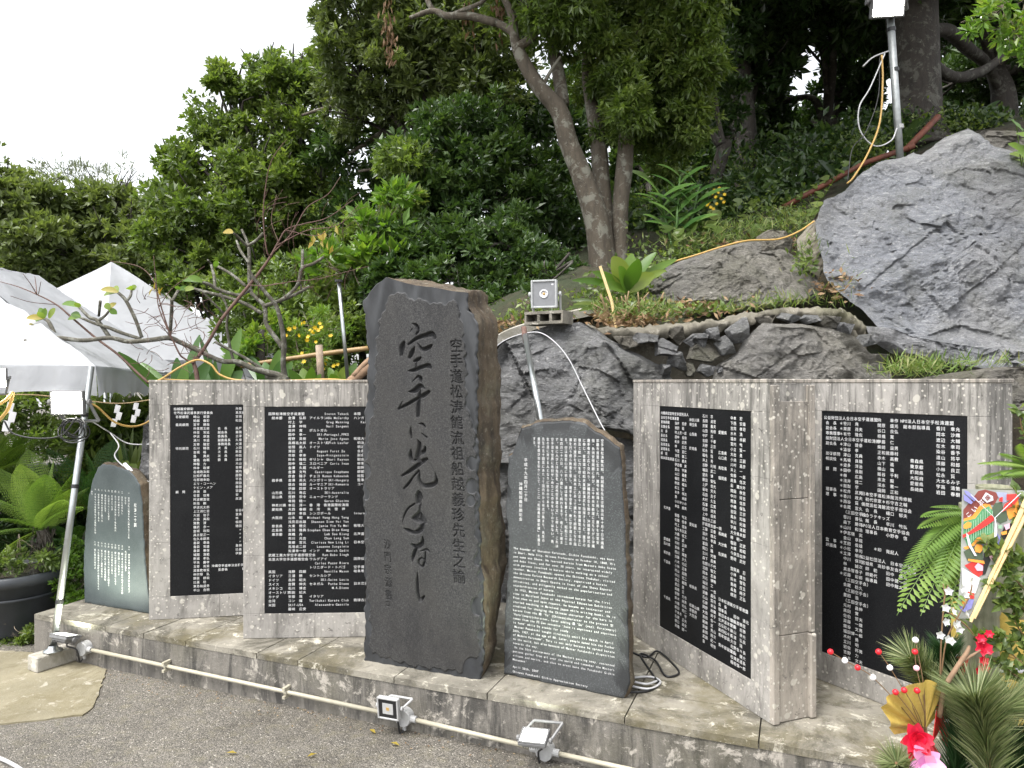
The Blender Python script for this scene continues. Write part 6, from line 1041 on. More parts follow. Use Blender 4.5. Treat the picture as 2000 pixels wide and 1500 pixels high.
# ------------------------------------------------------------------ frangipani, bare shrub
fr = thing('frangipani_tree', 'nearly leafless frangipani with lichen grey limbs spreading over the left walls', 'tree', tuple(P(557, 745, 5.2)))
FB = [([(557, 770), (557, 740), (520, 727), (494, 720), (465, 707), (432, 705), (390, 686), (355, 670), (330, 660), (295, 664), (250, 667), (215, 660), (162, 665), (110, 660), (85, 669), (65, 670), (47, 664)], [20, 17, 15, 13, 12, 11, 11, 11, 12, 11, 11, 10, 10, 10, 9, 8, 6]),
      ([(110, 660), (96, 630), (86, 622)], [9, 9, 7]), ([(108, 658), (75, 650), (66, 641)], [7, 6, 5]), ([(215, 660), (192, 628), (175, 620), (155, 600)], [10, 9, 8, 7]), ([(193, 626), (206, 616), (214, 605)], [7, 6, 5]), ([(193, 617), (196, 588)], [6, 7]),
      ([(277, 659), (265, 625), (246, 587), (230, 571)], [8, 8, 8, 7]), ([(248, 588), (255, 578), (257, 566)], [6, 6, 5]), ([(275, 662), (237, 650), (212, 640), (185, 632), (157, 620)], [8, 8, 8, 7, 6]), ([(330, 658), (332, 650), (335, 612), (336, 585)], [8, 8, 8, 7]), ([(335, 590), (349, 566)], [7, 7]), ([(336, 588), (325, 574)], [6, 5]),
      ([(557, 745), (553, 709), (555, 674), (549, 632), (540, 599), (520, 573), (496, 544), (485, 525)], [15, 12, 12, 11, 10, 9, 8, 7]), ([(553, 680), (535, 655), (520, 632), (517, 599), (500, 582), (489, 566), (487, 533), (487, 500), (484, 476), (472, 448)], [12, 11, 10, 10, 9, 9, 9, 8, 7, 5]), ([(484, 480), (500, 470), (514, 455)], [7, 7, 6]), ([(484, 482), (462, 460), (455, 455)], [6, 6, 5]), ([(487, 515), (470, 490), (462, 470)], [6, 6, 5]),
      ([(517, 598), (549, 586), (575, 565), (584, 548), (590, 524), (612, 515), (632, 502)], [9, 9, 8, 8, 8, 7, 6]), ([(590, 524), (591, 505), (591, 488)], [7, 7, 6]), ([(517, 597), (564, 581), (590, 568), (604, 559)], [8, 8, 7, 6]), ([(588, 566), (588, 556)], [5, 5]),
      ([(488, 566), (470, 576), (450, 573), (423, 564), (410, 556), (395, 551), (375, 542)], [8, 8, 8, 8, 8, 7, 6]), ([(511, 612), (476, 592), (436, 579), (401, 570), (379, 564)], [9, 8, 8, 7, 6]), ([(480, 559), (454, 537), (425, 520)], [7, 7, 6]), ([(420, 562), (418, 540), (412, 515)], [7, 7, 5]), ([(412, 515), (406, 508)], [5, 4]), ([(430, 572), (445, 605), (443, 640), (455, 700), (470, 715)], [5, 6, 6, 7, 8]), ([(390, 565), (415, 590), (440, 615)], [4, 5, 5]), ([(520, 727), (480, 700), (420, 668)], [9, 7, 6]), ([(520, 735), (560, 742)], [12, 14])]
mb = MB()
for i, (pts, ws) in enumerate(FB): Y0 = 5.2 + (0 if i == 0 else .0); trk(pts, 5.22, 5.22 - (.35 if i == 0 else RNG.uniform(-.25, .25)) if i == 0 else 5.22 + RNG.uniform(-.2, .15), [q * .84 for q in ws], 9, mb)
build(mb, 'limbs', M['barkf'], fr, True)
lv = [(47, 664, [(15, 685), (27, 686)]), (86, 622, [(72, 605), (90, 595), (52, 620), (60, 628), (75, 595)]), (96, 622, [(110, 595)]), (66, 641, [(60, 628), (54, 643)]), (155, 600, [(120, 590), (147, 588)]), (157, 620, [(133, 622), (138, 610)]), (213, 605, [(205, 588), (228, 586), (226, 612)]), (230, 571, [(196, 563), (203, 575), (222, 556)]), (257, 566, [(249, 560), (268, 558)]), (349, 566, [(345, 556), (372, 562)]), (425, 520, [(416, 510)]), (455, 455, [(435, 452)]), (395, 551, [(355, 545), (365, 538)]), (379, 564, [(358, 566)])]
mb = MB(); my = MB()
for k, (bx, by, tips) in enumerate(lv):
    for j, t in enumerate(tips):
        b = P(bx, by, 5.0); tp = P(*t, 5.0 + RNG.uniform(-.08, .08)); d = tp - b; (my if (k + j) % 4 == 3 else mb).strap(b, nrm(d) + np.array([0, 0, .25]), np.cross(nrm(np.cross(d, (0, -1, .4))), nrm(d)), np.linalg.norm(d) * 1.05, .045, .3, 8, RNG.uniform(), None, .2)
build(mb, 'leaves', M['lf_bright'], fr, True); build(my, 'yellow_leaves', M['lf_yel'], fr, True)
bs = thing('bare_shrub', 'leafless red brown shrub with long thin whips crossing the frangipani', 'shrub', tuple(P(385, 745, 5.0))); mb = MB()
BS = [([(388, 760), (383, 725), (378, 705), (388, 696), (410, 663), (432, 625), (463, 586), (487, 557), (509, 529), (529, 500), (545, 470), (560, 448), (595, 437), (640, 425), (690, 390)], [12, 11, 9, 9, 8, 8, 8, 8, 7, 6, 4, 3.5, 3, 2.2, 1.5]), ([(529, 500), (521, 490), (514, 420), (521, 350), (530, 315), (545, 290), (560, 273)], [4, 3.5, 3, 2.5, 2, 2, 1.5]), ([(535, 492), (570, 455), (600, 405), (640, 380), (665, 345)], [3.5, 3, 2.5, 2, 1.4]), ([(540, 480), (600, 450), (660, 440), (700, 400)], [3, 2.5, 2, 1.4]), ([(378, 710), (360, 700), (350, 690), (331, 650), (310, 600), (305, 550), (300, 500)], [6, 5, 5, 4, 3, 2.5, 1.5]), ([(331, 650), (318, 610), (308, 575), (298, 545), (270, 520), (215, 510)], [4, 3.5, 3, 2.5, 2, 1.3]),
      ([(290, 748), (265, 725), (230, 692), (187, 660), (140, 620), (110, 595), (72, 575), (35, 560), (0, 550)], [7, 6.5, 6, 5.5, 5, 4, 3.2, 2.5, 1.6]), ([(72, 575), (60, 555), (45, 535)], [2.5, 2, 1.3]), ([(72, 575), (70, 555), (68, 540)], [2.5, 2, 1.3]), ([(75, 575), (80, 550)], [2, 1.3]), ([(110, 595), (60, 590), (20, 578)], [2, 1.7, 1.2]), ([(487, 557), (520, 558), (570, 550), (620, 545), (680, 530), (720, 520)], [3, 2.6, 2.4, 2, 1.6, 1.2]), ([(560, 450), (620, 460), (655, 435)], [2, 1.6, 1.2]), ([(310, 600), (340, 560), (400, 520)], [2.2, 1.8, 1.2]), ([(330, 650), (370, 640), (400, 625)], [2, 1.6, 1]), ([(340, 668), (300, 620), (250, 600)], [2.2, 1.7, 1]), ([(332, 650), (350, 630), (365, 600)], [2, 1.5, 1]), ([(545, 475), (530, 430), (540, 380)], [2, 1.6, 1]), ([(432, 625), (400, 600), (395, 570)], [2.2, 1.6, 1])]
for i, (pts, ws) in enumerate(BS): trk(pts, 5.0, 5.0 + RNG.uniform(-.3, .2), [q * .78 for q in ws], 6, mb)
rg = np.random.default_rng(77)
for _ in range(60):
    px, py = rg.uniform(270, 400), rg.uniform(580, 720); a = rg.uniform(0, 6.28); trk([(px, py), (px + 14 * math.cos(a), py + 12 * math.sin(a)), (px + 34 * math.cos(a + .3), py + 26 * math.sin(a + .3))], 5.0, 4.95, [1.4, 1.2, .8], 4, mb)
for _ in range(45):
    px, py = rg.uniform(500, 680), rg.uniform(400, 600); a = rg.uniform(-2.4, -.4); trk([(px, py), (px + 22 * math.cos(a), py + 22 * math.sin(a)), (px + 46 * math.cos(a + .2), py + 46 * math.sin(a + .2))], 5.1, 5.0, [1.3, 1.1, .8], 4, mb)
build(mb, 'branches', M['barkr'], bs, True); mb = MB()
for px, py in [(620, 455), (628, 465), (615, 470), (640, 470), (650, 478), (612, 458), (634, 450), (303, 550), (310, 560), (318, 560), (300, 560), (656, 440)]: b = P(px, py, 5.0); mb.leaves([b], [(rg.normal() * .5, -.2, -1)], [(rg.normal(), -1, .2)], .075, .035, rg.uniform(0, .6))
build(mb, 'yellow_leaves', M['lf_yel'], bs)

# ------------------------------------------------------------------ ferns and the potted tree fern
def frond(mb, b, d, L, droop, W, n=22, pin=9, r=.5, up=None, twice=True, tipw=.15):
    # arching frond; twice pinnate when close enough to see it
    d = nrm(d); t = np.linspace(0, 1, n + 3); pts = np.asarray(b) + np.outer(t * L, d) + np.outer(-(t ** 2) * L * droop, [0, 0, 1.]); tan = nrm(np.gradient(pts, axis=0)); side = nrm(np.cross(tan, [0, 0, 1.] if up is None else up)); nn = np.cross(side, tan); mb.tube(pts, np.linspace(.006, .0015, n + 3) * max(.5, L), 5, 0, .3)
    B, A, N_, LL, WW = [], [], [], [], []
    for i in range(2, n + 2):
        k = t[i]; w_ = W * (math.sin(math.pi * min(1, .12 + k * .9)) ** .8 * (1 - tipw * k) + .03)
        for s_ in (-1, 1):
            pd = nrm(side[i] * s_ + tan[i] * .55 - np.array([0, 0, .22]))
            if not twice: B.append(pts[i]); A.append(pd); N_.append(nn[i]); LL.append(w_); WW.append(max(.004, L / n * .8)); continue
            q = np.linspace(.06, 1, pin); pp = pts[i] + np.outer(q * w_, pd) + np.outer(-(q ** 2) * w_ * .18, [0, 0, 1.]); ps = nrm(np.cross(pd, nn[i]))
            for a in range(pin):
                lw = L / n * .62 * (1 - .75 * q[a]) + .003
                for s2 in (-1, 1): B.append(pp[a]); A.append(nrm(ps * s2 + pd * .55)); N_.append(nn[i]); LL.append(lw); WW.append(max(.004, w_ / pin * .85))
    mb.leaves(np.array(B), np.array(A), np.array(N_), np.array(LL), np.array(WW), np.clip(r + RNG.normal(0, .12, len(B)), 0, 1), .12)
def fern(label, c, tips, mat, n=20, pin=8, W=.16, droop=.35, name='tree_fern', cat='fern', group='ferns', twice=True, parent=None):
    mb = MB(); c = np.asarray(c)
    for tp in tips:
        d = tp - c; L = np.linalg.norm(d) * 1.08; d2 = d + np.array([0, 0, droop * L]); frond(mb, c, d2, L, droop, W * L / .8, n, pin, RNG.uniform(.2, .8), None, twice)
    if parent is not None: return build(mb, 'fronds', M[mat], parent)
    return solo(mb, name, M[mat], label, cat, group)
pt_ = thing('flower_pot', 'large dark blue grey plastic pot holding a young tree fern', 'flower pot', tuple(P(28, 1225, 4.9))); pc = P(28, 1225, 4.9)
mb = MB(); rt = .315; mb.lathe([(.0001, 0), (.25, 0), (.262, .02), (rt - .012, .33), (rt + .012, .335), (rt + .022, .36), (rt + .022, .40), (rt + .006, .41), (rt - .012, .40), (rt - .022, .36), (.0001, .355)], pc, (0, 0, 1), 56); mb.lathe([(.298, .24), (.303, .245), (.304, .255), (.3, .26)], pc, (0, 0, 1), 56); build(mb, 'pot', M['pot'], pt_, True)
mb = MB(); th = np.linspace(0, 2 * np.pi, 24, endpoint=False); mb.grid(np.stack([[pc + [q * (rt - .02) * math.cos(a), q * (rt - .02) * math.sin(a), .365 + RNG.uniform(0, .02)] for a in th] for q in (1, .75, .5, .25, .02)]), closeu=True); build(mb, 'soil', M['soil'], pt_)
tfc = P(83, 1035, 4.85); tf = thing('tree_fern', 'young tree fern with bright arching fronds growing in the dark pot', 'fern', tuple(pc + [.1, 0, .36]), 'ferns')
mb = MB(); mb.tube([pc + [.16, -.03, .36], P(95, 1080, 4.87), tfc], [.04, .034, .04], 10, 5)
for _ in range(40): b = tfc + RNG.normal(0, .03, 3) - [0, 0, .03]; mb.tube([b, b + RNG.normal(0, .03, 3) + [0, 0, -.08]], [.006, .002], 4)
build(mb, 'trunk', M['barkd'], tf, True)
fern('', tfc, [P(-30, 1010, 4.5), P(130, 960, 4.5), P(60, 905, 4.6), P(5, 930, 4.9), P(110, 850, 4.9), P(165, 880, 4.9), P(-20, 880, 5.0), P(190, 930, 5.1), P(50, 830, 5.1), P(150, 1010, 5.1), P(10, 1090, 5.0), P(-60, 950, 4.8), P(30, 860, 4.5), P(90, 890, 4.5), P(150, 930, 4.7), P(-40, 1050, 4.6), P(170, 980, 4.6)], 'lf_fern', 24, 9, .12, .32, parent=tf)
fern('bright fern spreading behind the pot at the left edge', P(-40, 960, 5.8), [P(80, 830, 5.6), P(120, 870, 5.5), P(40, 800, 5.8), P(-20, 790, 5.8), P(100, 920, 5.6), P(60, 960, 5.5), P(140, 800, 6), P(20, 850, 5.5), P(70, 890, 5.4), P(130, 850, 5.8)], 'lf_fern', 22, 7, .13)
fern('fern with drooping fronds just left of the tent lamp', P(20, 900, 6.2), [P(50, 790, 6.0), P(85, 820, 6.0), P(-20, 800, 6.2), P(5, 860, 6), P(40, 850, 6)], 'lf_fern', 18, 6, .13, .5)
fern('deep green fern between the tent pole and the small green slate', P(200, 1010, 5.5), [P(110, 850, 5.3), P(160, 830, 5.4), P(250, 850, 5.6), P(180, 880, 5.2), P(120, 900, 5.3), P(140, 940, 5.2), P(230, 800, 5.8), P(70, 830, 5.6), P(200, 930, 5.1), P(260, 900, 5.3)], 'lf_fernd', 20, 7, .13, .35)
fern('shaded fern low behind the tent pole', P(140, 1060, 5.3), [P(60, 1060, 5.2), P(95, 1010, 5.3), P(160, 1010, 5.1), P(165, 1070, 5.0), P(110, 1080, 5.1), P(20, 1070, 5.3)], 'lf_fernd', 18, 6, .2, .4)
tree('leafy_bush', 'broad leaved green bush behind the small green slate under the valance', 'shrub', (-3.6, 6.2, 0), [(230, 860, 60, 60, 6.2, .25), (265, 930, 50, 60, 6.1, .25), (200, 930, 50, 60, 6.1, .25), (280, 830, 40, 40, 6.3, .2), (180, 850, 40, 50, 6.3, .25)], .02, 'lf_mid', 'barkd', None, 98, nsub=20, ncl=9, per=5, L=.16, asp=.26, droop=.2)
blades('strap_leaf_plant', 'upright strap leaved plant under the tent valance beside the left wall', 'plant', [((250, 980), [(262, 800, .2), (240, 830), (215, 850), (285, 830), (280, 880), (200, 890), (225, 820), (295, 860), (270, 845)], 5.7, .055)], 'lf_mid', droop=.2)
blades('broad_leaf_plant', 'variegated yellow green plant behind the top of the small green slate', 'plant', [((235, 950), [(200, 900), (275, 890), (262, 905), (220, 880), (285, 910), (180, 905), (250, 880)], 5.25, .11)], 'lf_bright', droop=.3)
tree('leafy_weed', 'bushy fresh green weed filling the corner left of the small green slate', 'plant', (-3.05, 5.0, 0.0), [(140, 1130, 22, 50, 4.95, .12), (152, 1090, 18, 40, 5.0, .1), (150, 1165, 16, 22, 4.9, .1), (120, 1160, 20, 25, 5.0, .1)], .006, 'lf_bright', 'deadtw', None, 57, nsub=120, ncl=8, per=5, L=.035, asp=.5, rr=(0, .7))
tree('leafy_weed', 'small weeds creeping up the rock under the dark pot', 'plant', (-3.3, 4.75, 0), [(20, 1265, 40, 18, 4.7, .1), (58, 1245, 14, 22, 4.68, .06), (10, 1235, 20, 14, 4.72, .06)], .005, 'lf_mid', 'deadtw', None, 58, nsub=150, ncl=8, per=5, L=.03, asp=.5)
tree('leafy_weed', 'weeds sprouting inside the rim of the dark pot', 'plant', pc + [0, 0, .36], [(20, 1098, 45, 12, 4.75, .15), (90, 1090, 25, 14, 4.8, .1)], .004, 'lf_mid', 'deadtw', None, 59, nsub=110, ncl=6, per=5, L=.04, asp=.42)
for k, (px, py, Y) in enumerate([(15, 1010, 6.4), (120, 1000, 6.6), (60, 880, 7.0), (230, 930, 6.8)]):
    tree('dark_bush', ['dark bush low at the left edge behind the ferns', 'dark bush behind the tent pole', 'dark bush beside the far wet road', 'dark bush behind the small green slate'][k], 'shrub', (*P(px, py, Y)[:2], 0), [(px, py, 70, 70, Y, .3), (px + 50, py + 60, 60, 60, Y, .3), (px - 40, py + 80, 60, 60, Y, .3)] if k != 2 else [(px - 60, py + 30, 50, 30, Y, .3)], .02, 'lf_dark', 'barkd', 'dark low bushes at the left', 90 + k, nsub=22, ncl=12, per=6, L=.1, asp=.3)
mb = MB(); mb.box((-6.2, 7.6, .42), (4.2, .12, .84), None, .5, .01); solo(mb, 'low_wall', M['road'], 'low grey wall beyond the ferns under the tent', 'wall')
for k, (px, py) in enumerate([(130, 849), (128, 1073), (150, 873)]): pass
lf = [(1766, 1384), ]
for k, (px, py) in enumerate([(722, 1424), (763, 1450), (442, 1470), (880, 1440), (600, 1478)]):
    mb = MB(); c = G(px, py, .012); mb.leaves([c], [(1, .5 * k - 1, .05)], [(0, 0, 1)], .05, .022, .2, .15, .1); solo(mb, 'fallen_leaf', M['lf_yel'], ['small yellow leaf on the asphalt left of the middle lamp', 'small yellow leaf on the asphalt below the middle lamp', 'yellow leaf on the open asphalt at bottom left', 'yellow leaf on the asphalt between the two plinth lamps', 'yellow leaf on the asphalt at the bottom edge'][k], 'leaf', 'fallen yellow leaves')
mb = MB(); mb.tube([G(-60, 1460, .012), G(0, 1481, .012), G(40, 1502, .012), G(90, 1540, .012)], .008, 8, 5); solo(mb, 'thin_rope', M['wcab'], 'thin white rope on the asphalt at the bottom left corner', 'rope', None, True)

# ------------------------------------------------------------------ new year arrangement at the right
Yk = 2.28
kd = thing('new_year_bamboo', 'cut bamboo stems wrapped in gold paper with a white cord at the right edge', 'bamboo decoration', tuple(P(1930, 1600, Yk)), None)
for k, (px, rpx, ytop, Y) in enumerate([(1912, 34, 985, Yk), (1975, 36, 965, Yk + .1), (1945, 34, 950, Yk + .2)]):
    mb = MB(); c = P(px, 1500, Y); r_ = rpx * Y / F; zt = P(px, ytop, Y)[2]; z0 = .02; prof = []; zz = z0
    nodes = np.arange(z0 + .12, zt, .21) + k * .06
    for z in np.linspace(z0, zt, 90):
        dn = np.abs(nodes - z).min(); prof.append((r_ * (1 + .07 * math.exp(-(dn / .008) ** 2) - .03 * math.exp(-((dn - .014) / .006) ** 2)), z))
    c0_ = np.array([c[0], c[1], 0.]); mb.lathe(prof, c0_, (0, 0, 1), 32); mb.lathe([(r_, zt), (r_ * .85, zt + .002), (r_ * .84, zt - .1), (.001, zt - .1)], c0_, (0, 0, 1), 32)
    build(mb, 'bamboo_stem', M['bamboo'], kd, True)
    for nd in nodes: pass
mb = MB(); c = P(1945, 1200, Yk + .08); th = np.linspace(0, 2 * np.pi, 72, endpoint=False); ztop, zbot = P(0, 1195, Yk)[2], P(0, 1420, Yk)[2]
V = [[np.array([c[0] + .125 * (1 + .03 * math.sin(9 * a + q * 3)) * math.cos(a), c[1] + .125 * (1 + .03 * math.sin(9 * a)) * math.sin(a), zbot + (ztop - zbot) * q + (.012 * math.sin(5 * a) if q == 1 else 0)]) for a in th] for q in (0, .3, .6, .85, 1)]
mb.grid(np.array(V), closeu=True); build(mb, 'gold_wrap', M['gold'], kd, True)
mb = MB(); zc = P(0, 1298, Yk)[2]
for dz in (0, .011): mb.tube(np.stack([c[0] + .131 * np.cos(np.linspace(0, 6.28, 60)), c[1] + .131 * np.sin(np.linspace(0, 6.28, 60)), zc + dz + .012 * np.cos(np.linspace(0, 6.28, 60))], -1), .006, 7)
build(mb, 'white_cord', M['paper'], kd, True)
mb = MB()
for k in range(4): q = c + np.array([.06 * (k - 1), -.135, 0]); mb.tube([np.array([q[0], q[1], zc + .05]), np.array([q[0] + .05, q[1] - .03, zc + .045 + .02 * k]), np.array([q[0] + .13, q[1] - .02, zc + .06 - .025 * k])], .003, 6, 4)
build(mb, 'gold_tie', M['yel'], kd, True)
mb = MB(); q = [P(1852, 1330, 2.12), P(1868, 1300, 2.12), P(1888, 1270, 2.12), P(1890, 1262, 2.12), P(1900, 1275, 2.12)]; mb.prism([P(1835, 1340, 2.2), P(1848, 1300, 2.2), P(1875, 1285, 2.2), P(1892, 1288, 2.2), P(1880, 1330, 2.2)], (0, .012, 0)); build(mb, 'red_paper', M['red'], kd)
# gold paper fan: pleated sheet
def pleat(name, label, base, tips, mat, amp=.012, npl=7, lean=0, cat='paper fan'):
    m = len(tips); mb = MB(); V = []; cen = np.asarray(base)
    for q in np.linspace(.06, 1, 14):
        row = []
        for i, t in enumerate(np.linspace(0, 1, npl * 8)):
            k = t * (m - 1); a = int(min(k, m - 2)); tp = tips[a] + (tips[a + 1] - tips[a]) * (k - a); f = (abs(((t * npl) % 1) * 2 - 1) - .5) * 2; p = cen + (tp - cen) * q + np.array([0, -1, .2]) * amp * f * q + np.array([0, -.05, 0]) * math.sin(math.pi * t) * q; row.append(p)
        V.append(row)
    mb.grid(np.array(V)); return mb
fb = P(1806, 1425, 2.06); ft = [P(1742, 1432, 2.02), P(1733, 1412, 2.0), P(1712, 1372, 2.0), P(1716, 1350, 2.0), P(1740, 1332, 2.01), P(1775, 1318, 2.03), P(1800, 1316, 2.05), P(1822, 1328, 2.08), P(1831, 1352, 2.1), P(1822, 1400, 2.12)]
fan = tag(build(pleat('', '', fb, ft, None), 'gold_paper_fan', M['gold'], None, True), 'pleated gold paper fan behind a crimson flower at lower right', 'paper fan')
mb = MB(); mb.tube([P(1806, 1420, 2.05), P(1812, 1470, 2.03), P(1818, 1530, 2.02)], .006, 8, 4); solo(mb, 'flower_stem', M['dry'], 'brown wired stem under the crimson flower', 'twig')  # stem of the crimson flower, built as its own object
def bloom(name, label, c, r_, mat, n, layers, cat, face=(-.2, -1, .5)):
    rg2 = np.random.default_rng(int(c[0] * 1000) % 997); mb = MB(); f = nrm(np.asarray(face, float)); a, _, b = basis(f)
    for l in range(layers):
        for k in range(n):
            t = 2 * np.pi * (k + .5 * l) / n + rg2.normal() * .15; d = nrm(math.cos(t) * a + math.sin(t) * b + f * (.25 + .5 * l)); mb.strap(np.asarray(c) + f * .004 * l, d, f, r_ * (1 - .16 * l) * rg2.uniform(.85, 1.15), r_ * .62, .15, 8, rg2.uniform(), [.25, .7, 1, .95, .55, .1], .18, rg2.uniform(-.3, .3))
    return solo(mb, name, M[mat], label, cat, None, True)
bloom('crimson_flower', 'crimson many petalled flower at the foot of the gold fan', P(1790, 1445, 1.98), .052, 'redf', 7, 3, 'flower', (-.25, -1, .35)); bloom('pink_flower', 'ruffled pink orchid like flower at the bottom edge', P(1806, 1490, 1.95), .06, 'pink', 5, 2, 'flower', (-.1, -1, .2))
mb = MB()
for k, (a, b, c_) in enumerate([((1832, 1370), (1850, 1400), (1822, 1450)), ((1828, 1400), (1865, 1420), (1850, 1470)), ((1815, 1440), (1840, 1480), (1800, 1470))]): mb.prism([P(*a, 2.14 + .02 * k), P(*b, 2.16 + .02 * k), P(*c_, 2.13 + .02 * k)], (0, .004, 0))
solo(mb, 'red_wrapping', M['red'], 'dark red paper folds behind the gold fan and crimson flower', 'paper')
org = P(1806, 1440, 2.04)
PK = [([(1622, 1273), (1650, 1290), (1675, 1304), (1705, 1323)], 'rwrw', 'outermost left'), ([(1716, 1273), (1738, 1304)], 'rw', 'leaning second from left'), ([(1787, 1273), (1790, 1305)], 'rp', 'upright over the gold fan'), ([(1788, 1250)], 'w', 'highest'), ([(1749, 1352)], 'r', 'leftmost against the gold fan'), ([(1766, 1348)], 'r', 'middle against the gold fan'), ([(1791, 1349)], 'r', 'rightmost against the gold fan')]
for k, (spots, colr, lb) in enumerate(PK):
    t = thing('ball_pick', f'wire pick with {"several small red and white balls" if len(spots) > 1 else "one small " + {"w": "white", "r": "red"}[colr] + " ball"}, {lb}', 'ball pick', tuple(org), 'wire picks with small balls'); Yb = 2.0 if k < 4 else 1.95; mb = MB(); pts = [org] + [P(*q, Yb) for q in spots[::-1]]; mid = (pts[0] + pts[1]) / 2 + [0, -.02, .005]; mb.tube([pts[0], mid] + pts[1:], .0013, 5, 4); build(mb, 'wire', M['dry'], t, True)
    for q, cl in zip(spots, colr): mb = MB(); mb.sphere(P(*q, Yb), .0082, 10); build(mb, 'ball', M['ball' + cl], t, True)
# plum blossom branches
wp = thing('white_plum_branch', 'thin twig with white plum blossoms in front of the rightmost black plaque', 'blossom branch', tuple(P(1836, 1320, 2.06))); mb = MB()
for pts in [[(1836, 1340), (1838, 1262), (1842, 1200), (1846, 1160), (1852, 1142)], [(1838, 1320), (1848, 1252), (1868, 1210), (1880, 1188)], [(1842, 1190), (1865, 1205), (1890, 1225), (1905, 1245)], [(1846, 1165), (1842, 1140)], [(1880, 1190), (1895, 1160), (1900, 1130)]]: mb.tube([P(*q, 2.06) for q in pts], [.0022] * (len(pts) - 1) + [.001], 5, 4)
build(mb, 'twig', M['dry'], wp, True); mb = MB()
for px, py in [(1853, 1155), (1847, 1187), (1860, 1195), (1886, 1200), (1846, 1214), (1862, 1222), (1874, 1228), (1836, 1240), (1850, 1248), (1858, 1252), (1878, 1150), (1884, 1163), (1895, 1135), (1868, 1218)]: flower(mb, P(px, py, 2.03), (RNG.normal() * .6, -1, .5 + RNG.normal() * .3), .0145, 5, RNG.uniform(), .8, .5)
build(mb, 'blossoms', M['whitef'], wp)
rp = thing('red_plum_branch', 'twig of small dark red blossoms in front of the gold wrap', 'blossom branch', tuple(P(1918, 1400, 2.08))); mb = MB(); mb.tube([P(1905, 1420, 2.1), P(1912, 1380, 2.09), P(1918, 1320, 2.08), P(1921, 1260, 2.08), P(1932, 1240, 2.08)], [.003, .003, .0025, .002, .0015], 6, 4); build(mb, 'twig', M['barkd'], rp, True); mb = MB()
for px, py, r_ in [(1917, 1247, .017), (1932, 1238, .014), (1921, 1265, .026), (1921, 1290, .016), (1924, 1302, .018), (1911, 1310, .023), (1907, 1332, .021), (1912, 1338, .016), (1906, 1348, .012), (1928, 1268, .018)]:
    for l in range(2): flower(mb, P(px, py, 2.05 - .004 * l), (RNG.normal() * .5, -1, .3), r_ * (1 - .3 * l), 6, RNG.uniform(), .8, .4)
build(mb, 'blossoms', M['redf'], rp)
# pine boughs: tufts of needles round a bent stem
def pine(label, pts, ws, Y0, Y1, n, L, mat, tip=.6, brown=False):
    rg2 = np.random.default_rng(int(pts[0][0] + pts[-1][1])); t = thing('pine_branch', label, 'pine branch', tuple(P(*pts[0], Y0)), 'pine boughs of the new year arrangement'); sm = MB(); Ys = np.linspace(Y0, Y1, len(pts)); path = catmull([P(*p, y) for p, y in zip(pts, Ys)], 10); sm.tube(path, np.linspace(.008, .004, len(path)), 8); build(sm, 'stem', M['dry'], t, True)
    tan = nrm(np.gradient(path, axis=0)); k = (rg2.uniform(0, 1, n) ** tip * (len(path) - 1)).astype(int); d = nrm(rg2.normal(size=(n, 3))); tt = tan[k]; d = nrm(d - tt * np.sum(d * tt, 1, keepdims=True)); ax = nrm(d * .75 + tt * .85 + [0, 0, .1]); LL = L * rg2.uniform(.6, 1.15, n); mb = MB(); b = path[k]; mid = b + ax * LL[:, None] * .5; sd_ = nrm(np.cross(ax, rg2.normal(size=(n, 3)))) * .0014; tp = b + ax * LL[:, None] + np.array([0, 0, -1]) * (LL ** 2)[:, None] * .6
    V = np.stack([b - sd_, b + sd_, mid + sd_, mid - sd_, tp], 1); o = np.arange(n)[:, None] * 5; mb.add(V.reshape(-1, 3), [], np.repeat(np.clip(rg2.normal(.5, .25, n), 0, 1), 5)); mb.f += [o + [0, 1, 2, 3], o + [3, 2, 4]]; build(mb, 'needles', M[mat], t); return t
pine('big pale pine bough filling the lower right corner', [(1935, 1540), (1928, 1470), (1915, 1410), (1905, 1375)], None, 2.0, 2.0, 2300, .15, 'pine', .6)
pine('pine bough reaching to the right edge from the lower corner', [(1900, 1440), (1940, 1395), (1980, 1382), (2030, 1375)], None, 2.02, 2.0, 1500, .12, 'pine', .7)
pine('dark pine bough behind the gold fan pointing up left', [(1850, 1400), (1825, 1350), (1800, 1310), (1778, 1285)], None, 2.14, 2.12, 1100, .1, 'pine', .8)
pine('deep green pine bough standing against the rightmost plaque', [(1870, 1400), (1860, 1340), (1850, 1300), (1848, 1275)], None, 2.16, 2.16, 1300, .085, 'pined', .8)
pine('small pine bough at the bottom edge left of the pink flower', [(1790, 1560), (1768, 1520), (1750, 1490)], None, 2.0, 1.95, 900, .08, 'pine', .8)
pine('shadowed pine bough beneath the pale one at the bottom right', [(1860, 1560), (1870, 1480), (1880, 1430)], None, 2.08, 2.1, 1500, .1, 'pined', .9)
pine('dark pine bough low in the very corner', [(1990, 1600), (1985, 1500), (1975, 1440)], None, 2.1, 2.12, 1500, .1, 'pined', .9)
mb = MB(); mb.tube([P(1835, 1400, 2.05), P(1845, 1345, 2.04), P(1868, 1305, 2.03), P(1888, 1275, 2.03), P(1893, 1262, 2.04)], [.007, .007, .0065, .006, .004], 9, 5); mb.tube([P(1880, 1290, 2.03), P(1898, 1280, 2.03), P(1915, 1270, 2.04)], [.005, .004, .002], 7, 4); solo(mb, 'cut_twig', M['logb'], 'thick forked bare twig in front of the gold wrap', 'twig', None, True)
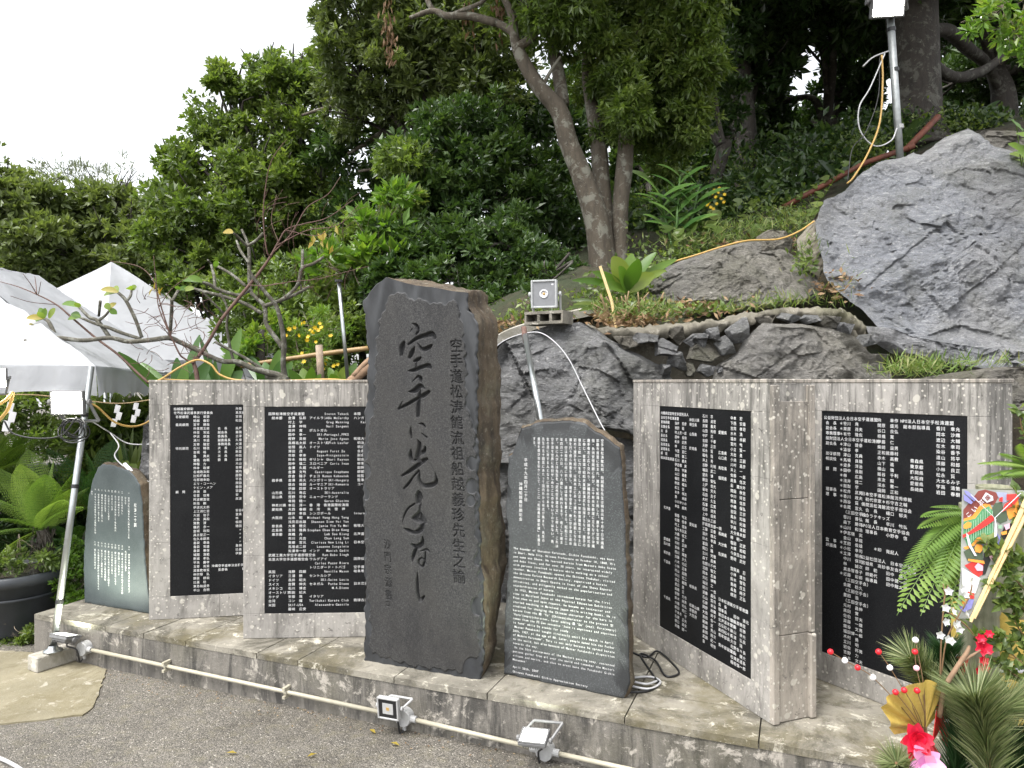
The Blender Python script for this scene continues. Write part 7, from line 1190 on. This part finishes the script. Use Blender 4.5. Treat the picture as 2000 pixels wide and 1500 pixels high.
# leafy twigs and fern fronds round the bamboo
lt = thing('leafy_twigs', 'small toothed green leaves on thin twigs over the bamboo at the right edge', 'leafy branch', tuple(P(2010, 1300, 2.15))); tw_ = MB(); lfm = MB(); rg = np.random.default_rng(15)
for pts in [[(2040, 1230), (2000, 1190), (1975, 1175), (1955, 1180)], [(2040, 1350), (1985, 1320), (1960, 1300), (1940, 1290)], [(2040, 1100), (2000, 1095), (1975, 1100), (1955, 1110)], [(2030, 1260), (1995, 1235), (1980, 1200), (1985, 1170)], [(2040, 1210), (1990, 1165), (1960, 1150), (1940, 1140)], [(2040, 1120), (1985, 1080), (1950, 1072), (1925, 1062)], [(2040, 1330), (1990, 1290), (1960, 1260), (1930, 1240)], [(2040, 1400), (1990, 1370), (1960, 1350), (1945, 1340)], [(2040, 1275), (1985, 1255), (1950, 1240), (1905, 1240)], [(2030, 1060), (1990, 1010), (1985, 960)], [(2040, 1180), (2000, 1150), (1975, 1120), (1968, 1105)], [(2030, 900), (2000, 850), (1990, 800)]]:
    path = catmull([P(*q, 2.1) for q in pts], 6); tw_.tube(path, np.linspace(.003, .001, len(path)), 5)
    for i in range(2, len(path)):
        for _ in range(3): d = nrm(rg.normal(size=3) + nrm(path[i] - path[i - 1]) * .6); lfm.leaves([path[i]], [d], [rg.normal(size=3) * .5 + [0, -.8, .6]], .036 * rg.uniform(.7, 1.2), .02, rg.uniform(), .12, .1)
build(tw_, 'twigs', M['dry'], lt, True); build(lfm, 'leaves', M['lf_mid'], lt)
fern('yellow green fern frond over the black plaque, hanging left of the kite', P(1905, 1000, 2.3), [P(1795, 1168, 2.2), P(1830, 1165, 2.18), P(1868, 1175, 2.16), P(1790, 1120, 2.24), P(1885, 1180, 2.2), P(1850, 1130, 2.16), P(1812, 1085, 2.2)], 'lf_fern', 24, 7, .2, .35, 'cut_fern', twice=False)
fern('short fern frond pointing left above the kite middle', P(1920, 1005, 2.32), [P(1800, 1012, 2.25), P(1815, 990, 2.3), P(1800, 1035, 2.26)], 'lf_fern', 28, 7, .2, .3, 'cut_fern', twice=False)
fern('fern fronds above the kite at the right edge', P(2040, 930, 2.35), [P(1908, 905, 2.25), P(1920, 940, 2.25), P(1945, 878, 2.3), P(1985, 850, 2.3), P(1960, 930, 2.2)], 'lf_fern', 30, 7, .2, .3, 'cut_fern', twice=False)
# paper kite with printed shapes: each colour patch is its own thin sheet on the paper
kt = thing('paper_kite', 'small paper kite printed in green, red and brown in clear wrapping', 'kite', tuple(P(1940, 1080, 2.1)))
KA, KB, KC, KDp = P(1879, 955, 2.13), P(2010, 962, 2.09), P(2010, 1200, 2.1), P(1876, 1210, 2.13)
kr = P(1, 0, 1) * 0
def kp(px, py, off=0.0):
    # point of the kite plane under a photo pixel
    n = nrm(np.cross(KB - KA, KDp - KA)); n = n if n[1] < 0 else -n; ray = P(px, py, 1.0) - np.array([0, 0, CAMH]); o = np.array([0, 0, CAMH]); t = ((KA - o) @ n) / (ray @ n); return o + ray * t + n * off
def patch(poly, off, th=.0006): mb = MB(); a = [kp(*q, off) for q in poly]; n = nrm(np.cross(KB - KA, KDp - KA)); n = n if n[1] < 0 else -n; mb.prism(a, n * th); return mb
kite_out = [(1879, 955), (2000, 958), (2010, 960), (1998, 985), (1893, 1208), (1868, 1208), (1876, 1120)]
sheet_ = build(patch(kite_out, 0), 'paper_sheet', plain('clear wrapped paper', (.3, .31, .29), .25, var=.25, scale=14, bump=.1), kt)
def kpz(x, y): return (1860 + x / 5.171, 930 + y / 5.172)
KM = lambda n, c: plain(n, c, .45, var=.1, scale=60, bump=0)
kc = dict(br=KM('printed brown', (.2, .05, .04)), gr=KM('printed green', (.1, .3, .14)), lg=KM('printed pale green', (.25, .42, .28)), rd=KM('printed red', (.62, .04, .035)), og=KM('printed orange', (.75, .3, .05)), bl=KM('printed violet blue', (.22, .22, .5)), dk=KM('printed dark olive', (.07, .1, .06)), bk=KM('printed black', (.02, .02, .02)), pk=KM('printed pink', (.7, .4, .5)), wt=M['paper'], gy=KM('printed blue grey', (.3, .33, .45)))
KS = [('br', [(110, 340), (190, 240), (260, 150), (330, 135), (430, 160), (470, 200), (420, 290), (330, 290), (250, 340), (180, 420), (110, 440)]), ('og', [(112, 430), (200, 400), (270, 300), (330, 275), (380, 285), (400, 330), (340, 320), (290, 350), (230, 430), (115, 460)]), ('gr', [(115, 455), (230, 425), (300, 330), (370, 300), (405, 350), (415, 580), (330, 600), (250, 610), (190, 690), (150, 700), (110, 600)]), ('og', [(110, 720), (190, 690), (250, 620), (330, 605), (415, 580), (420, 600), (330, 640), (250, 660), (200, 720), (130, 740)]), ('gy', [(440, 160), (550, 165), (545, 260), (510, 270), (460, 210)]), ('dk', [(400, 320), (430, 270), (500, 260), (510, 330), (560, 370), (550, 450), (480, 480), (420, 440)]), ('og', [(540, 330), (600, 300), (660, 220), (668, 300), (640, 400), (570, 440), (550, 380)]), ('bk', [(320, 720), (350, 740), (380, 850), (330, 990), (300, 1000), (310, 850)]), ('bk', [(520, 500), (600, 470), (580, 560), (520, 640), (480, 620)]), ('dk', [(110, 760), (210, 700), (300, 760), (310, 850), (150, 850)]), ('rd', [(120, 900), (200, 860), (310, 880), (300, 990), (250, 1020)]), ('bl', [(270, 650), (320, 680), (400, 710), (470, 650), (440, 560), (480, 620), (480, 690), (400, 735), (310, 720)]), ('wt', [(90, 920), (200, 980), (280, 1030), (230, 1180), (100, 1190)]), ('bl', [(60, 1330), (170, 1240), (215, 1240), (190, 1330), (120, 1370)]), ('rd', [(150, 1160), (215, 1180), (215, 1235), (150, 1230)]), ('og', [(70, 1300), (110, 1230), (150, 1245), (90, 1310)])]
for k, (cn, poly) in enumerate(KS): build(patch([kpz(*q) for q in poly], .0008 + .0002 * k), 'printed_patch', kc[cn], sheet_)
K2 = [('rd', [(95, 590), (160, 560), (380, 390), (405, 400), (410, 445), (300, 520), (150, 595), (100, 620)]), ('og', [(105, 490), (150, 455), (185, 470), (180, 510), (130, 530), (105, 520)]), ('rd', [(490, 360), (520, 280), (650, 200), (670, 215), (600, 300)]), ('rd', [(540, 180), (640, 175), (640, 200), (580, 240), (540, 240)]), ('rd', [(460, 250), (470, 215), (500, 205), (500, 255)]), ('bl', [(110, 140), (150, 150), (240, 230), (210, 250), (130, 180)]), ('bl', [(105, 180), (140, 200), (200, 260), (180, 280), (110, 240)]), ('wt', [(290, 220), (330, 160), (400, 200), (405, 240), (340, 265)]), ('og', [(215, 720), (240, 680), (290, 690), (305, 730), (270, 770), (225, 760)]), ('og', [(150, 830), (200, 835), (310, 850), (318, 880), (200, 860), (150, 850)]), ('pk', [(215, 910), (250, 870), (300, 900), (300, 950), (240, 950)]), ('pk', [(340, 740), (420, 735), (430, 790), (390, 850), (360, 800)]), ('wt', [(130, 570), (150, 580), (180, 690), (240, 800), (215, 800), (150, 690)]), ('lg', [(450, 490), (490, 490), (490, 525), (455, 525)]), ('pk', [(510, 490), (570, 470), (570, 520), (530, 540)]), ('og', [(480, 560), (540, 545), (540, 580), (490, 590)])]
for x in range(130, 412, 24):
    y1 = float(np.interp(x, [115, 230, 300, 370, 405], [465, 435, 345, 312, 360])) + 6; y2 = float(np.interp(x, [110, 150, 190, 250, 330, 415], [590, 680, 670, 600, 590, 570])) - 6; K2.insert(0, ('lg', [(x, y1), (x + 8, y1), (x + 8, y2), (x, y2)]))
for k, (cn, poly) in enumerate(K2): build(patch([kpz(*q) for q in poly], .0044 + .0001 * k), 'printed_patch', kc[cn], sheet_)
# brush lettering on the brown banner
n_ = nrm(np.cross(KB - KA, KDp - KA)); n_ = n_ if n_[1] < 0 else -n_; bm = MB(); bb = MB()
for ch, (x, y), h, m_ in (('国', (345, 213), 50, bb), ('ぶ', (275, 262), 62, bm), ('い', (212, 328), 62, bm), ('こ', (152, 382), 56, bm)):
    v_, t_ = glyph(ch, .02); a = R(-42); X = (v_[:, 0] - .5) * h; Yv = -(v_[:, 1] - .38) * h; q = np.stack([x + X * math.cos(a) - Yv * math.sin(a), y + X * math.sin(a) + Yv * math.cos(a)], -1); m_.add(np.array([kp(*kpz(*p), .0085) for p in q]), t_)
build(bm, 'lettering', M['paper'], sheet_); build(bb, 'lettering', kc['br'], sheet_)
mb = MB()
for a, b in (((2003, 970), (1893, 1212)), ((2006, 990), (1900, 1205)), ((1998, 985), (1893, 1208))): mb.tube([kp(*a, .012), kp(*b, .012)], [.0065, .004], 6)
build(mb, 'bamboo_sticks', M['wood'], kt)
mb = MB(); mb.tube([kp(1893, 965, .012), kp(1939, 1010, .014), kp(1990, 962, .012)], .0012, 5); mb.tube([kp(1939, 1010, .014), kp(1941, 1035, .02), kp(1938, 1047, .018), kp(1940, 1012, .016)], .0015, 5, 4); build(mb, 'string', M['paper'], kt)
bpy.data.objects.remove(_to)
